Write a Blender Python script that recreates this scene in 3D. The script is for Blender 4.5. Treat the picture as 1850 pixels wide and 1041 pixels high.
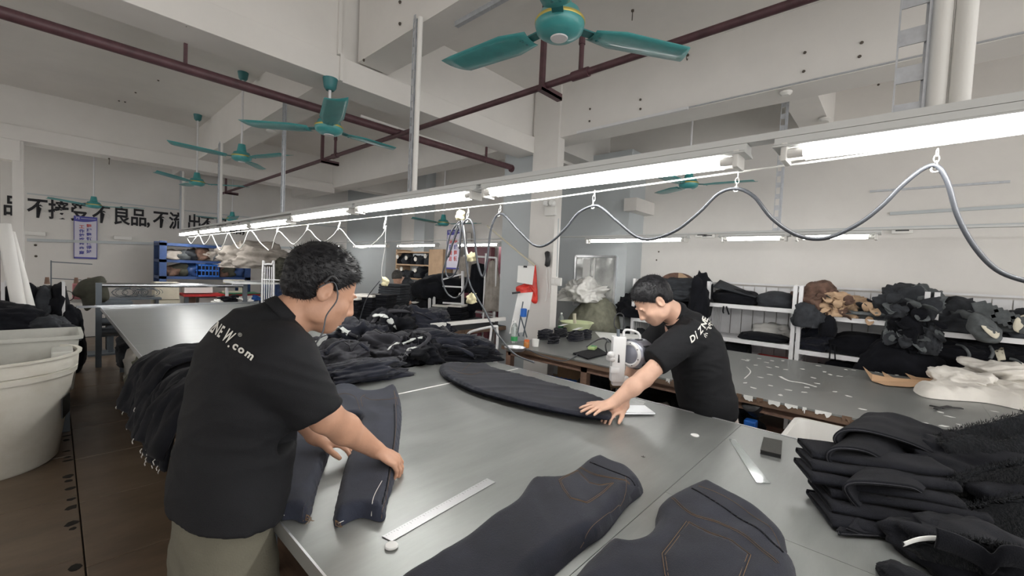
import bpy, bmesh, math, random
import numpy as np
from mathutils import Vector, Matrix, noise
from mathutils.geometry import delaunay_2d_cdt
from mathutils.bvhtree import BVHTree
random.seed(7)
SC = bpy.context.scene
COL = SC.collection
for o in list(bpy.data.objects): bpy.data.objects.remove(o)

# ---------------------------------------------------------------- camera
FP = 759.6; HC = 1.58
_yaw, _pit, _rol = math.radians(42.44), math.radians(-2.364), math.radians(2.593)
_f = Vector((math.cos(_pit)*math.cos(_yaw), math.cos(_pit)*math.sin(_yaw), math.sin(_pit)))
_r = Vector((math.sin(_yaw), -math.cos(_yaw), 0)); _u = _r.cross(_f)
_r, _u = _r*math.cos(_rol)+_u*math.sin(_rol), _u*math.cos(_rol)-_r*math.sin(_rol)
CAM = Vector((0, 0, HC))
cd = bpy.data.cameras.new('camera'); cam = bpy.data.objects.new('camera', cd); COL.objects.link(cam)
cd.sensor_width = 36; cd.lens = FP/1850*36; cd.clip_start = 0.02; cd.clip_end = 200
M = Matrix((( _r.x, _u.x, -_f.x, CAM.x), (_r.y, _u.y, -_f.y, CAM.y), (_r.z, _u.z, -_f.z, CAM.z), (0, 0, 0, 1)))
cam.matrix_world = M
SC.camera = cam

# ---------------------------------------------------------------- world, exposure
W = bpy.data.worlds.new('world'); SC.world = W; W.use_nodes = True
bg = W.node_tree.nodes['Background']; bg.inputs[0].default_value = (1.0, 0.985, 0.965, 1); bg.inputs[1].default_value = 1.0
SC.view_settings.view_transform = 'Standard'; SC.view_settings.look = 'None'
SC.view_settings.gamma = 1; SC.view_settings.use_curve_mapping = False
SC.view_settings.exposure = 1.28
TUBE_STRENGTH = 15.0

# ---------------------------------------------------------------- helpers: points
def ray(x, y): return _f + _r*((x-925)/FP) - _u*((y-520.5)/FP)
def at(x, y, ax, v):
    d = ray(x, y); i = 'xyz'.index(ax); return CAM + d*((v-CAM[i])/d[i])
def P(x, y, d): return CAM + ray(x, y)*d
def tab(x, y, z=0.85): return at(x, y, 'z', z)

# ---------------------------------------------------------------- materials
MATS = {}
def mat(name, col, rough=0.6, metal=0.0, var=0.0, vs=8.0, bump=0.0, bs=60.0, spec=0.5, col2=None, emit=None, es=0, alpha=None, trans=0, stretch=None, coat=0, sheen=0):
    m = bpy.data.materials.new(name); m.use_nodes = True; nt = m.node_tree; b = nt.nodes['Principled BSDF']
    b.inputs['Base Color'].default_value = (*col, 1); b.inputs['Roughness'].default_value = rough; b.inputs['Metallic'].default_value = metal
    b.inputs['Specular IOR Level'].default_value = spec
    if coat: b.inputs['Coat Weight'].default_value = coat
    if sheen: b.inputs['Sheen Weight'].default_value = sheen; b.inputs['Sheen Roughness'].default_value = .5
    if trans: b.inputs['Transmission Weight'].default_value = trans
    if alpha is not None: b.inputs['Alpha'].default_value = alpha
    if emit: b.inputs['Emission Color'].default_value = (*emit, 1); b.inputs['Emission Strength'].default_value = es
    tc = nt.nodes.new('ShaderNodeTexCoord'); src = tc.outputs['Object']
    if stretch:
        mp = nt.nodes.new('ShaderNodeMapping'); mp.inputs['Scale'].default_value = stretch; nt.links.new(src, mp.inputs[0]); src = mp.outputs[0]
    if var or col2:
        n = nt.nodes.new('ShaderNodeTexNoise'); n.inputs['Scale'].default_value = vs; n.inputs['Detail'].default_value = 6; n.inputs['Roughness'].default_value = .65
        nt.links.new(src, n.inputs['Vector'])
        r = nt.nodes.new('ShaderNodeValToRGB'); c2 = col2 or tuple(min(1, c*(1+var)) for c in col); c1 = col if col2 else tuple(c*(1-var) for c in col)
        r.color_ramp.elements[0].position = .35; r.color_ramp.elements[1].position = .68
        r.color_ramp.elements[0].color = (*c1, 1); r.color_ramp.elements[1].color = (*c2, 1)
        nt.links.new(n.outputs['Fac'], r.inputs[0]); nt.links.new(r.outputs[0], b.inputs['Base Color'])
    if bump:
        n2 = nt.nodes.new('ShaderNodeTexNoise'); n2.inputs['Scale'].default_value = bs; n2.inputs['Detail'].default_value = 4
        nt.links.new(src, n2.inputs['Vector'])
        bp = nt.nodes.new('ShaderNodeBump'); bp.inputs['Strength'].default_value = bump; bp.inputs['Distance'].default_value = .01
        nt.links.new(n2.outputs['Fac'], bp.inputs['Height']); nt.links.new(bp.outputs[0], b.inputs['Normal'])
    MATS[name] = m; return m
def G(name): return MATS[name]
mat('paint', (.74, .72, .69), .8, var=.04, vs=1.3, bump=.12, bs=9)
mat('paint_wall', (.72, .70, .67), .75, var=.05, vs=1.1, bump=.1, bs=7)
mat('paint_cool', (.50, .535, .55), .6, var=.04, vs=1)
mat('white_metal', (.72, .72, .73), .4, var=.04)
mat('galv', (.52, .54, .57), .4, metal=.5, var=.1, vs=30)
mat('plastic_white', (.74, .73, .70), .4)
mat('lamp_housing', (.62, .63, .62), .45)
mat('teal', (.055, .30, .30), .35, var=.12, vs=6, coat=.3)
mat('teal_dark', (.03, .17, .18), .4)
mat('gold', (.55, .45, .12), .35, metal=.5)
mat('pipe_red', (.085, .038, .045), .5, var=.25, vs=12)
mat('steel_edge', (.42, .38, .32), .5, metal=.3, var=.2, vs=20)
mat('wood_edge', (.16, .10, .065), .7, var=.4, vs=15, stretch=(1, .1, 1))
mat('leg_brown', (.20, .12, .085), .7, var=.3, vs=10)
mat('grey_steel', (.12, .14, .16), .5, metal=.3)
mat('chrome', (.62, .64, .68), .18, metal=1)
mat('ruler_steel', (.42, .42, .43), .38, metal=.6)
mat('alu', (.75, .76, .78), .3, metal=.9, bump=.05, bs=200)
mat('black_cable', (.06, .065, .075), .35)
mat('white_wire', (.75, .75, .72), .5)
mat('denim', (.012, .0135, .022), .92, var=.28, vs=7, bump=.25, bs=420, spec=.25, sheen=.12)
mat('denim_black', (.0075, .008, .011), .95, var=.35, vs=6, bump=.3, bs=300, spec=.15, sheen=.04)
mat('denim_blue', (.026, .030, .046), .92, var=.2, vs=7, bump=.25, bs=420, spec=.25, sheen=.1)
mat('denim_grey', (.035, .035, .042), .92, var=.3, vs=9, bump=.3, bs=350, spec=.2, sheen=.1)
mat('shirt_black', (.0085, .009, .011), .8, var=.1, vs=5, bump=.25, bs=500, spec=.3)
mat('thread', (.16, .095, .045), .7)
mat('thread_white', (.6, .58, .55), .8)
mat('lining', (.55, .57, .55), .8, var=.1)
mat('rib', (.011, .012, .014), .95, var=.4, vs=30, bump=.5, bs=120, spec=.12, sheen=.06)
mat('trouser', (.125, .118, .088), .85, var=.12, vs=4, bump=.2, bs=200)
mat('skin', (.50, .275, .18), .5, var=.08, vs=12, bump=.05, bs=150)
mat('skin2', (.60, .37, .27), .5, var=.07, vs=12, bump=.05, bs=150)
mat('hair', (.008, .008, .010), .5, var=.3, vs=60, spec=.4)
mat('print_white', (.72, .71, .66), .6)
mat('ink', (.02, .02, .024), .8)
mat('floor_tile', (.175, .125, .085), .32, var=.22, vs=1.7, stretch=(1, 2.5, 1), bump=.06, bs=5)
mat('grout', (.035, .028, .022), .9)
mat('grime', (.018, .015, .012), .9, var=.5)
mat('tub', (.50, .50, .46), .5, var=.1, vs=3)
mat('blue_frame', (.02, .055, .17), .5, var=.2)
mat('blue_plastic', (.02, .13, .5), .4)
mat('red_plastic', (.45, .02, .02), .5, var=.2)
mat('red_film', (.75, .05, .035), .4, var=.25, vs=6)
mat('maroon', (.10, .018, .03), .5)
mat('brown_cloth', (.13, .075, .055), .9, var=.5, vs=9)
mat('tan', (.48, .33, .21), .8, var=.1)
mat('paper_tan', (.58, .37, .22), .7)
mat('grey_cloth', (.10, .11, .115), .9, var=.4, vs=7)
mat('dark_grey_cloth', (.026, .029, .035), .9, var=.4, vs=9)
mat('beige_cloth', (.30, .27, .24), .9, var=.25, vs=7)
mat('cream', (.60, .56, .45), .6, var=.08)
mat('paper', (.78, .78, .76), .8)
mat('tissue', (.72, .69, .64), .7, var=.05)
mat('olive', (.045, .045, .032), .9, var=.25)
mat('sack_green', (.20, .20, .15), .9, var=.2, vs=12)
mat('camo', (.13, .12, .07), .9, col2=(.22, .20, .13), vs=14)
mat('bottle', (.75, .82, .80), .15, trans=.75, spec=.5)
mat('green_label', (.05, .35, .12), .5)
mat('bowl', (.62, .68, .42), .45)
mat('orange', (.8, .18, .04), .5)
mat('film', (.55, .56, .55), .22, var=.15, vs=8, bump=.6, bs=8, metal=.4)
mat('glass', (.7, .75, .8), .06, trans=.9)
mat('poster_white', (.62, .60, .70), .5)
mat('poster_blue', (.06, .06, .32), .5)
mat('poster_red', (.5, .08, .08), .5)
mat('acrylic', (.75, .8, .8), .08, trans=.85)
mat('slate', (.02, .02, .022), .35)
mat('tube', (1, 1, 1), .4, emit=(1.0, .985, .96), es=TUBE_STRENGTH)
mat('mach_silver', (.30, .31, .36), .38, metal=.7)
mat('mach_white', (.62, .62, .62), .4)
mat('mach_black', (.02, .02, .022), .5)
mat('green_mat', (.05, .2, .1), .6)
mat('pink', (.5, .2, .22), .7)
mat('cardboard', (.33, .22, .13), .85, var=.1)
mat('spot', (.10, .085, .07), .9)
mat('putty', (.72, .66, .42), .8, var=.1)

def table_mat():
    m = bpy.data.materials.new('steel_top'); m.use_nodes = True; nt = m.node_tree; b = nt.nodes['Principled BSDF']
    tc = nt.nodes.new('ShaderNodeTexCoord'); mp = nt.nodes.new('ShaderNodeMapping'); mp.inputs['Scale'].default_value = (.6, 3, 1)
    nt.links.new(tc.outputs['Object'], mp.inputs[0])
    n = nt.nodes.new('ShaderNodeTexNoise'); n.inputs['Scale'].default_value = 3.0; n.inputs['Detail'].default_value = 8; n.inputs['Roughness'].default_value = .7
    nt.links.new(mp.outputs[0], n.inputs['Vector'])
    r = nt.nodes.new('ShaderNodeValToRGB'); r.color_ramp.elements[0].position = .3; r.color_ramp.elements[1].position = .75
    r.color_ramp.elements[0].color = (.215, .225, .218, 1); r.color_ramp.elements[1].color = (.295, .305, .295, 1)
    nt.links.new(n.outputs['Fac'], r.inputs[0]); nt.links.new(r.outputs[0], b.inputs['Base Color'])
    r2 = nt.nodes.new('ShaderNodeMapRange'); r2.inputs[3].default_value = .25; r2.inputs[4].default_value = .46
    nt.links.new(n.outputs['Fac'], r2.inputs[0]); nt.links.new(r2.outputs[0], b.inputs['Roughness'])
    b.inputs['Metallic'].default_value = .42
    n3 = nt.nodes.new('ShaderNodeTexNoise'); n3.inputs['Scale'].default_value = 2.2; nt.links.new(tc.outputs['Object'], n3.inputs['Vector'])
    bp = nt.nodes.new('ShaderNodeBump'); bp.inputs['Strength'].default_value = .25; bp.inputs['Distance'].default_value = .02
    nt.links.new(n3.outputs['Fac'], bp.inputs['Height']); nt.links.new(bp.outputs[0], b.inputs['Normal'])
    MATS['steel_top'] = m
table_mat()

# ---------------------------------------------------------------- helpers: mesh
def bm_(): return bmesh.new()
def box(bm, c, s, rot=None, bev=0):
    r = bmesh.ops.create_cube(bm, size=1); vs = r['verts']
    for v in vs: v.co = Vector((v.co.x*s[0], v.co.y*s[1], v.co.z*s[2]))
    if bev:
        es = list({e for v in vs for e in v.link_edges})
        rr = bmesh.ops.bevel(bm, geom=es, offset=bev, segments=2, affect='EDGES', profile=.6); vs = list({v for f in rr['faces'] for v in f.verts} | {v for v in vs if v.is_valid})
    if rot is not None:
        for v in vs: v.co = rot @ v.co
    for v in vs: v.co += Vector(c)
    return vs
def bb(bm, x0, x1, y0, y1, z0, z1, bev=0): return box(bm, ((x0+x1)/2, (y0+y1)/2, (z0+z1)/2), (abs(x1-x0), abs(y1-y0), abs(z1-z0)), bev=bev)
def frame_of(d):
    d = d.normalized(); a = Vector((0, 0, 1)) if abs(d.z) < .9 else Vector((1, 0, 0))
    u = d.cross(a).normalized(); return u, d.cross(u)
def tube(bm, pts, r, seg=10, caps=True, closed=False):
    pts = [Vector(p) for p in pts]; n = len(pts); rings = []
    u = None
    for i, p in enumerate(pts):
        if closed: d = pts[(i+1) % n]-pts[i-1]
        else: d = pts[min(i+1, n-1)]-pts[max(i-1, 0)]
        if d.length < 1e-9: d = Vector((0, 0, 1))
        d.normalize()
        if u is None: u, v = frame_of(d)
        else:
            u = (u-d*u.dot(d)).normalized() if (u-d*u.dot(d)).length > 1e-6 else frame_of(d)[0]
            v = d.cross(u)
        rr = r[i] if isinstance(r, (list, tuple)) else r
        rings.append([bm.verts.new(p+(u*math.cos(2*math.pi*k/seg)+v*math.sin(2*math.pi*k/seg))*rr) for k in range(seg)])
    for i in range(n if closed else n-1):
        a, b = rings[i], rings[(i+1) % n]
        for k in range(seg): bm.faces.new((a[k], a[(k+1) % seg], b[(k+1) % seg], b[k]))
    if caps and not closed:
        bm.faces.new(rings[0][::-1]); bm.faces.new(rings[-1])
def cyl(bm, a, b, r0, r1=None, seg=16): tube(bm, [a, b], [r0, r0 if r1 is None else r1], seg)
def bar(bm, a, b, w, h):
    a = Vector(a); b = Vector(b); d = (b-a); L = d.length; d.normalize()
    u, v = frame_of(d); R = Matrix((u, v, d)).transposed()
    box(bm, (a+b)/2, (w, h, L), R)
def lathe(bm, prof, c=(0, 0, 0), seg=32, ax=None):
    c = Vector(c); R = Matrix.Identity(3)
    if ax is not None:
        d = Vector(ax).normalized(); u, v = frame_of(d); R = Matrix((u, v, d)).transposed()
    rings = []
    for r, z in prof:
        rings.append([bm.verts.new(c+R@Vector((r*math.cos(2*math.pi*k/seg), r*math.sin(2*math.pi*k/seg), z))) for k in range(seg)] if r > 1e-5 else [bm.verts.new(c+R@Vector((0, 0, z)))])
    for a, b in zip(rings, rings[1:]):
        for k in range(seg):
            k2 = (k+1) % seg
            if len(a) == 1 and len(b) == 1: continue
            if len(a) == 1: bm.faces.new((a[0], b[k2], b[k]))
            elif len(b) == 1: bm.faces.new((a[k], a[k2], b[0]))
            else: bm.faces.new((a[k], a[k2], b[k2], b[k]))
def prism(bm, pts, off):
    a = [bm.verts.new(Vector(p)) for p in pts]; b = [bm.verts.new(Vector(p)+Vector(off)) for p in pts]
    bm.faces.new(a[::-1]); bm.faces.new(b); n = len(a)
    for i in range(n): bm.faces.new((a[i], a[(i+1) % n], b[(i+1) % n], b[i]))
def gridmesh(bm, rows, closed=False):
    R = [[bm.verts.new(p) for p in row] for row in rows]
    for a, b in zip(R, R[1:]):
        n = len(a)
        for k in range(n if closed else n-1): bm.faces.new((a[k], a[(k+1) % n], b[(k+1) % n], b[k]))
    return R
def smooth_pts(pts, n=6, closed=False):
    pts = [Vector(p) for p in pts]; out = []; N = len(pts)
    for i in range(N if closed else N-1):
        if closed: p0, p1, p2, p3 = pts[i-1], pts[i], pts[(i+1) % N], pts[(i+2) % N]
        else: p0, p1, p2, p3 = pts[max(i-1, 0)], pts[i], pts[i+1], pts[min(i+2, N-1)]
        for k in range(n):
            t = k/n; out.append(.5*((2*p1)+(p2-p0)*t+(2*p0-5*p1+4*p2-p3)*t*t+(3*p1-p0-3*p2+p3)*t**3))
    if not closed: out.append(pts[-1])
    return out
def tag(o, label=None, cat=None, group=None, kind=None):
    if label: o['label'] = label
    if cat: o['category'] = cat
    if group: o['group'] = group
    if kind: o['kind'] = kind
    return o
def thing(name, label, cat, loc=(0, 0, 0), rz=0, group=None):
    o = bpy.data.objects.new(name, None); COL.objects.link(o); o.location = loc; o.rotation_euler = (0, 0, rz); o.empty_display_size = .05
    return tag(o, label, cat, group)
def obj(name, bm, m, parent=None, label=None, cat=None, group=None, kind=None, smooth=False, world=True, solid=0):
    """link a bmesh as one mesh object; world=True: vertices given in world space"""
    if isinstance(bm, bmesh.types.BMesh):
        bmesh.ops.recalc_face_normals(bm, faces=bm.faces)
        me = bpy.data.meshes.new(name); bm.to_mesh(me); bm.free()
    else: me = bm
    o = bpy.data.objects.new(name, me); COL.objects.link(o)
    me.materials.append(G(m) if isinstance(m, str) else m)
    if parent is not None:
        o.parent = parent
        if world:
            off = Vector((0, 0, 0)); q = parent
            while q: off += q.location; q = q.parent
            me.transform(Matrix.Translation(-off))
    elif world and not kind:
        # put the origin at the base of the thing
        xs = np.empty(len(me.vertices)*3); me.vertices.foreach_get('co', xs); xs = xs.reshape(-1, 3)
        mn = xs.min(0); mx = xs.max(0); c = Vector(((mn[0]+mx[0])/2, (mn[1]+mx[1])/2, mn[2]))
        me.transform(Matrix.Translation(-c)); o.location = c
    if smooth:
        me.polygons.foreach_set('use_smooth', [True]*len(me.polygons))
    if smooth == 'auto':
        try: me.set_sharp_from_angle(angle=math.radians(40))
        except Exception: pass
    if solid:
        md = o.modifiers.new('solid', 'SOLIDIFY'); md.thickness = solid; md.offset = 0
    return tag(o, label, cat, group, kind)
def dup(root, loc, rz=None, label=None, group=None):
    r = root.copy(); COL.objects.link(r); r.location = loc
    if rz is not None: r.rotation_euler = (0, 0, rz)
    if label: r['label'] = label
    if group: r['group'] = group
    for ch in list(root.children):
        c = ch.copy(); COL.objects.link(c); c.parent = r
        for g in ch.children:
            d = g.copy(); COL.objects.link(d); d.parent = c
    return r
def struct(name, bm, m, parent=None, **k): return obj(name, bm, m, parent, kind='structure' if parent is None else None, world=True, **k)
ORD = ['first', 'second', 'third', 'fourth', 'fifth', 'sixth', 'seventh', 'eighth', 'ninth', 'tenth', 'eleventh', 'twelfth', 'thirteenth', 'fourteenth', 'fifteenth', 'sixteenth']

# text as mesh (flat glyphs), local x right, y up
def text_mesh(s, size=1.0, bold=0.0, ext=0.0, shear=0.0, align='LEFT', space=1.0):
    cu = bpy.data.curves.new('txt', 'FONT'); cu.body = s; cu.size = size; cu.offset = bold; cu.extrude = ext; cu.shear = shear; cu.align_x = align; cu.space_character = space; cu.resolution_u = 3
    o = bpy.data.objects.new('txt', cu); COL.objects.link(o)
    bpy.context.view_layer.update()
    me = bpy.data.meshes.new_from_object(o.evaluated_get(bpy.context.evaluated_depsgraph_get()))
    bpy.data.objects.remove(o); return me

# cloth lying on something: an outline in plan, puffed to a rolled edge and wrinkled
def cloth(name, pts, T, R, m, parent=None, label=None, cat=None, group=None, zb=.852, amp=.008, sc=9.0, ang=0.0, asp=3.0, res=.012, seed=0, zf=None, rough=0, closed_n=5, ridge=True):
    P2 = smooth_pts([Vector((p[0], p[1], 0)) for p in pts], closed_n, True) if closed_n > 1 else [Vector((p[0], p[1], 0)) for p in pts]
    B = []
    for i, p in enumerate(P2):
        q = P2[(i+1) % len(P2)]; n = max(1, int((q-p).length/res))
        for k in range(n): B.append((p+(q-p)*(k/n)).to_2d())
    if rough:
        B = [b+Vector((noise.noise(Vector((b.x*60, b.y*60, seed))), noise.noise(Vector((b.x*60, b.y*60, seed+9)))))*rough for b in B]
    A = np.array([[b.x, b.y] for b in B]); mn = A.min(0); mx = A.max(0)
    nx = int((mx[0]-mn[0])/res)+2; ny = int((mx[1]-mn[1])/res)+2
    gx, gy = np.meshgrid(np.arange(nx)*res+mn[0], np.arange(ny)*res+mn[1]); gx = gx+(np.arange(ny)[:, None] % 2)*res*.5
    Q = np.stack([gx.ravel(), gy.ravel()], 1)
    def dist(Q):
        d = np.full(len(Q), 1e9); A2 = np.roll(A, -1, 0)
        for a, b in zip(A, A2):
            ab = b-a; L = (ab@ab)+1e-12; t = np.clip(((Q-a)@ab)/L, 0, 1); e = Q-(a+t[:, None]*ab); d = np.minimum(d, (e*e).sum(1))
        return np.sqrt(d)
    def inside(Q):
        c = np.zeros(len(Q), bool); A2 = np.roll(A, -1, 0)
        for a, b in zip(A, A2):
            cond = ((a[1] > Q[:, 1]) != (b[1] > Q[:, 1]))
            with np.errstate(divide='ignore', invalid='ignore'):
                xx = (b[0]-a[0])*(Q[:, 1]-a[1])/(b[1]-a[1]+1e-15)+a[0]
            c ^= cond & (Q[:, 0] < xx)
        return c
    ins = inside(Q); Q = Q[ins]; D = dist(Q); Q = Q[D > res*.45]
    allp = [Vector(b) for b in B]+[Vector(q) for q in Q]
    n = len(B)
    res_ = delaunay_2d_cdt(allp, [(i, (i+1) % n) for i in range(n)], [], 1, 1e-6)
    vs, fs = res_[0], res_[2]
    V = np.array([[v.x, v.y] for v in vs]); D = dist(V)
    ca, sa = math.cos(ang), math.sin(ang); bm = bm_(); bv = []
    for (x, y), d in zip(V, D):
        t = min(d/R, 1); h = T*math.sqrt(max(0, 1-(1-t)**2))
        u = (x*ca+y*sa)/asp; v = -x*sa+y*ca
        n1 = noise.noise(Vector((u*sc, v*sc, seed*3.7))); n2 = noise.noise(Vector((u*sc*2.3+5, v*sc*2.3, seed*1.3)))
        w = (1-abs(n1)*2.2 if ridge else n1)+.45*n2
        h += amp*w*min(d/(R*.8), 1)
        z = (zf(x, y) if zf else zb)+max(h, 0)
        bv.append(bm.verts.new((x, y, z)))
    for f in fs:
        try: bm.faces.new([bv[i] for i in f])
        except Exception: pass
    # underside skirt
    o = obj(name, bm, m, parent, label, cat, group, smooth=True)
    md = None
    return o
def bvh_of(o):
    me = o.data; off = Vector((0, 0, 0)); q = o
    while q: off += q.location; q = q.parent
    bm = bmesh.new(); bm.from_mesh(me); bm.transform(Matrix.Translation(off)); t = BVHTree.FromBMesh(bm); bm.free(); return t
def conform(t, pts, lift=.001, step=.008, zd=None):
    out = []
    pts = [Vector((p[0], p[1], 0)) for p in pts]
    for a, b in zip(pts, pts[1:]):
        n = max(1, int((b-a).length/step))
        for k in range(n+1):
            p = a+(b-a)*(k/n); h = t.ray_cast(Vector((p.x, p.y, 3)), Vector((0, 0, -1)))
            if h[0] is not None: out.append(h[0]+Vector((0, 0, lift)))
    return out
def stitch(o, lines, m='thread', r=.0009, name='stitching', parent=None, off=0.0035):
    t = bvh_of(o); bm = bm_()
    for L in lines:
        for s in ((-1, 1) if off else (0,)):
            q = []
            for i, p in enumerate(L):
                p = Vector((p[0], p[1], 0)); a = Vector((*L[max(i-1, 0)][:2], 0)); b = Vector((*L[min(i+1, len(L)-1)][:2], 0)); d = (b-a).normalized(); q.append(p+Vector((-d.y, d.x, 0))*off*s)
            c = conform(t, q)
            if len(c) > 1: tube(bm, c, r, 4)
    return obj(name, bm, m, parent or o)

# a crumpled heap of fabric: displaced ball, flattened underneath
def crumple_mesh(c, s, rz=0, seed=0, amp=.22, sc=2.2, flat=.55, sub=4, pinch=0):
    bm = bm_(); bmesh.ops.create_icosphere(bm, subdivisions=sub, radius=1)
    R = Matrix.Rotation(rz, 3, 'Z')
    for v in bm.verts:
        p = v.co.copy(); q = p*sc+Vector((seed*7.1, seed*3.3, seed))
        n1 = 1-2*abs(noise.noise(Vector((q.x*.6, q.y*1.6, q.z*1.2)))); n2 = 1-2*abs(noise.noise(q*2.3)); n3 = noise.noise(q*.7)
        k = 1+amp*(n1*.6+n2*.35-.3)+amp*1.2*n3
        p = Vector((math.copysign(abs(p.x)**.8, p.x), math.copysign(abs(p.y)**.8, p.y), p.z))*k
        if p.z < -flat: p.z = -flat
        p = Vector((p.x*s[0], p.y*s[1], (p.z+flat)/(1+flat)*s[2]))
        v.co = R@p+Vector(c)
    return bm
def crumple(name, c, s, m, label=None, cat=None, group=None, parent=None, **k):
    return obj(name, crumple_mesh(c, s, **k), m, parent, label, cat, group, smooth=True)

# drape: rows of points -> thin solid sheet
def sheet(name, rows, m, th=.004, **k):
    bm = bm_(); gridmesh(bm, rows); return obj(name, bm, m, solid=th, smooth=True, **k)
# ================================================================ SETTING
ZC = 3.72
bm = bm_(); bb(bm, -6, 6.3, -5, 11.3, -.12, -.012); struct('floor', bm, 'grout')
FL = bpy.data.objects['floor']
# floor tiles beside the cutting table, one piece each
XJ = [-1.29, -.59, .11, .81]; k = 0; tmesh = None
for i in range(3):
    y = 1.3+(.12 if i == 1 else 0)
    while y < 10.9:
        if k == 0:
            bm = bm_(); box(bm, (0, 0, -.004), (.694, .794, .012), bev=.003)
            t0 = obj('tile', bm, 'floor_tile', FL, world=False); t0.location = (XJ[i]+.35, y+.4, 0)
        else:
            t = t0.copy(); COL.objects.link(t); t.location = (XJ[i]+.35, y+.4, random.uniform(-.0006, .0006)); t.rotation_euler = (0, 0, math.pi*(k % 2))
        k += 1; y += .8
bm = bm_(); bb(bm, .815, 6.3, -5, 11.3, -.012, .002); bb(bm, -6, -1.295, -5, 11.3, -.012, .002); bb(bm, -1.295, .815, -5, 1.29, -.012, .002)
struct('floor_surround', bm, 'floor_tile')
# torn black tape on the joint
for i in range(46):
    y = 2.3+i*.105+random.uniform(-.02, .02)
    if random.random() < .22: continue
    bm = bm_(); n = 9; w = random.uniform(.02, .034); h = random.uniform(.016, .04)
    prism(bm, [(.075+w*math.cos(a)*random.uniform(.6, 1.1), y+h*math.sin(a)*random.uniform(.6, 1.1), .0025) for a in [2*math.pi*q/n for q in range(n)]], (0, 0, .001))
    o = obj('tape_remnant', bm, 'grime', FL)
bm = bm_(); bb(bm, -6, 6.3, -5, 11.3, ZC, ZC+.15); struct('ceiling', bm, 'paint')
bm = bm_(); bb(bm, 5.75, 6.0, -5, 11.3, 0, ZC); struct('wall_right', bm, 'paint_wall')
bm = bm_(); bb(bm, -6, 6.0, 11, 11.25, 0, ZC); struct('wall_back', bm, 'paint_wall')
bm = bm_(); bb(bm, -6.2, -6, -5, 11.3, 0, .9); bb(bm, -6.2, -6, -5, 11.3, 2.7, ZC)  # unseen wall added to darken the left; openings let world light in
for y_ in (-5, -1.2, 2.6, 6.4, 10.2): bb(bm, -6.2, -6, y_, y_+1.0, .9, 2.7)
struct('wall_left_unseen', bm, 'paint_wall')
# transverse beams with a proud lower band
def tbeam(nm, y0, y1, zb):
    bm = bm_(); bb(bm, -6, 5.75, y0+.05, y1, zb+.19, ZC); bb(bm, -6, 3.96, y0, y1, zb, zb+.19, bev=.004); struct(nm, bm, 'paint')
tbeam('trim_1', 3.31, 3.62, 3.0)
tbeam('trim_2', 8.75, 9.1, 3.02)
# the long beam over the aisle, and the deep one over the column
bm = bm_(); bb(bm, 1.66, 1.93, -5, 3.31, 3.2, ZC); bb(bm, 1.64, 1.95, 3.62, 8.75, 3.2, ZC); bb(bm, 1.64, 1.95, 9.1, 11, 3.2, ZC); struct('trim_3', bm, 'paint')
bm = bm_(); bb(bm, 3.93, 4.25, -5, 11, 3.13, ZC); struct('trim_4', bm, 'paint')
bm = bm_(); bb(bm, 4.25, 5.75, .62, .88, 3.25, ZC); bb(bm, 4.25, 5.75, 3.62, 3.9, 3.15, ZC); struct('trim_5', bm, 'paint')
bm = bm_(); bb(bm, 3.9, 4.02, 2.95, 3.32, 0, ZC); struct('trim_6', bm, 'paint_wall')       # column
bm = bm_(); bb(bm, 4.02, 4.09, 3.32, 3.9, 0, 3.13); struct('trim_7', bm, 'paint_cool')      # cladding beside the column
bm = bm_(); bb(bm, 5.3, 5.75, 2.75, 3.95, 0, 3.3); struct('trim_8', bm, 'paint_cool')  # pier with the window sheet
bm = bm_(); bb(bm, 5.2, 5.75, 2.6, 2.78, 2.45, 2.62); struct('trim_9', bm, 'paint_wall')
bm = bm_(); bb(bm, 5.35, 5.75, 9.0, 11, 0, ZC); bb(bm, 5.5, 5.75, 7.7, 8.1, 0, ZC); struct('trim_10', bm, 'paint_cool')
bm = bm_(); bb(bm, -.37, -.27, 8.8, 9.08, 0, 3.1); struct('trim_11', bm, 'paint_wall')
bm = bm_(); bb(bm, -.75, -.3, 8.78, 9.0, 2.75, 3.02); struct('trim_12', bm, 'paint')
# daylight window with frame at the far left, behind the post
bm = bm_(); bb(bm, -1.9, -.9, 10.96, 10.995, .9, 2.0); w = struct('window_1', bm, mat('daylight', (.9, .9, .8), .5, emit=(1, .98, .88), es=1.6))
bm = bm_()
for x in (-1.92, -1.4, -.88): bb(bm, x-.03, x+.03, 10.93, 10.97, .88, 2.02)
for z in (.88, 2.02): bb(bm, -1.95, -.85, 10.93, 10.97, z-.03, z+.03)
obj('window_frame', bm, 'alu', w)
# window in the pier, covered by a plastic film
bm = bm_(); rows = []
for i in range(22):
    row = []
    for j in range(26):
        y = 2.92+.62*i/21; z = 1.13+.69*j/25
        row.append((5.285+.018*noise.noise(Vector((y*7, z*5, 2)))-.006, y, z))
    rows.append(row)
gridmesh(bm, rows); w2 = obj('window_2', bm, 'film', smooth=True, kind='structure')
bm = bm_()
for z in (1.11, 1.84): bb(bm, 5.27, 5.30, 2.9, 3.56, z-.015, z+.015)
for y in (2.9, 3.56): bb(bm, 5.27, 5.30, y-.015, y+.015, 1.11, 1.84)
obj('window_frame', bm, 'alu', w2)
bm = bm_(); bb(bm, 5.262, 5.27, 3.22, 3.245, 1.5, 1.82); bb(bm, 5.262, 5.27, 3.3, 3.42, 1.52, 1.80); obj('light_patch', bm, 'paper', w2)

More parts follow.
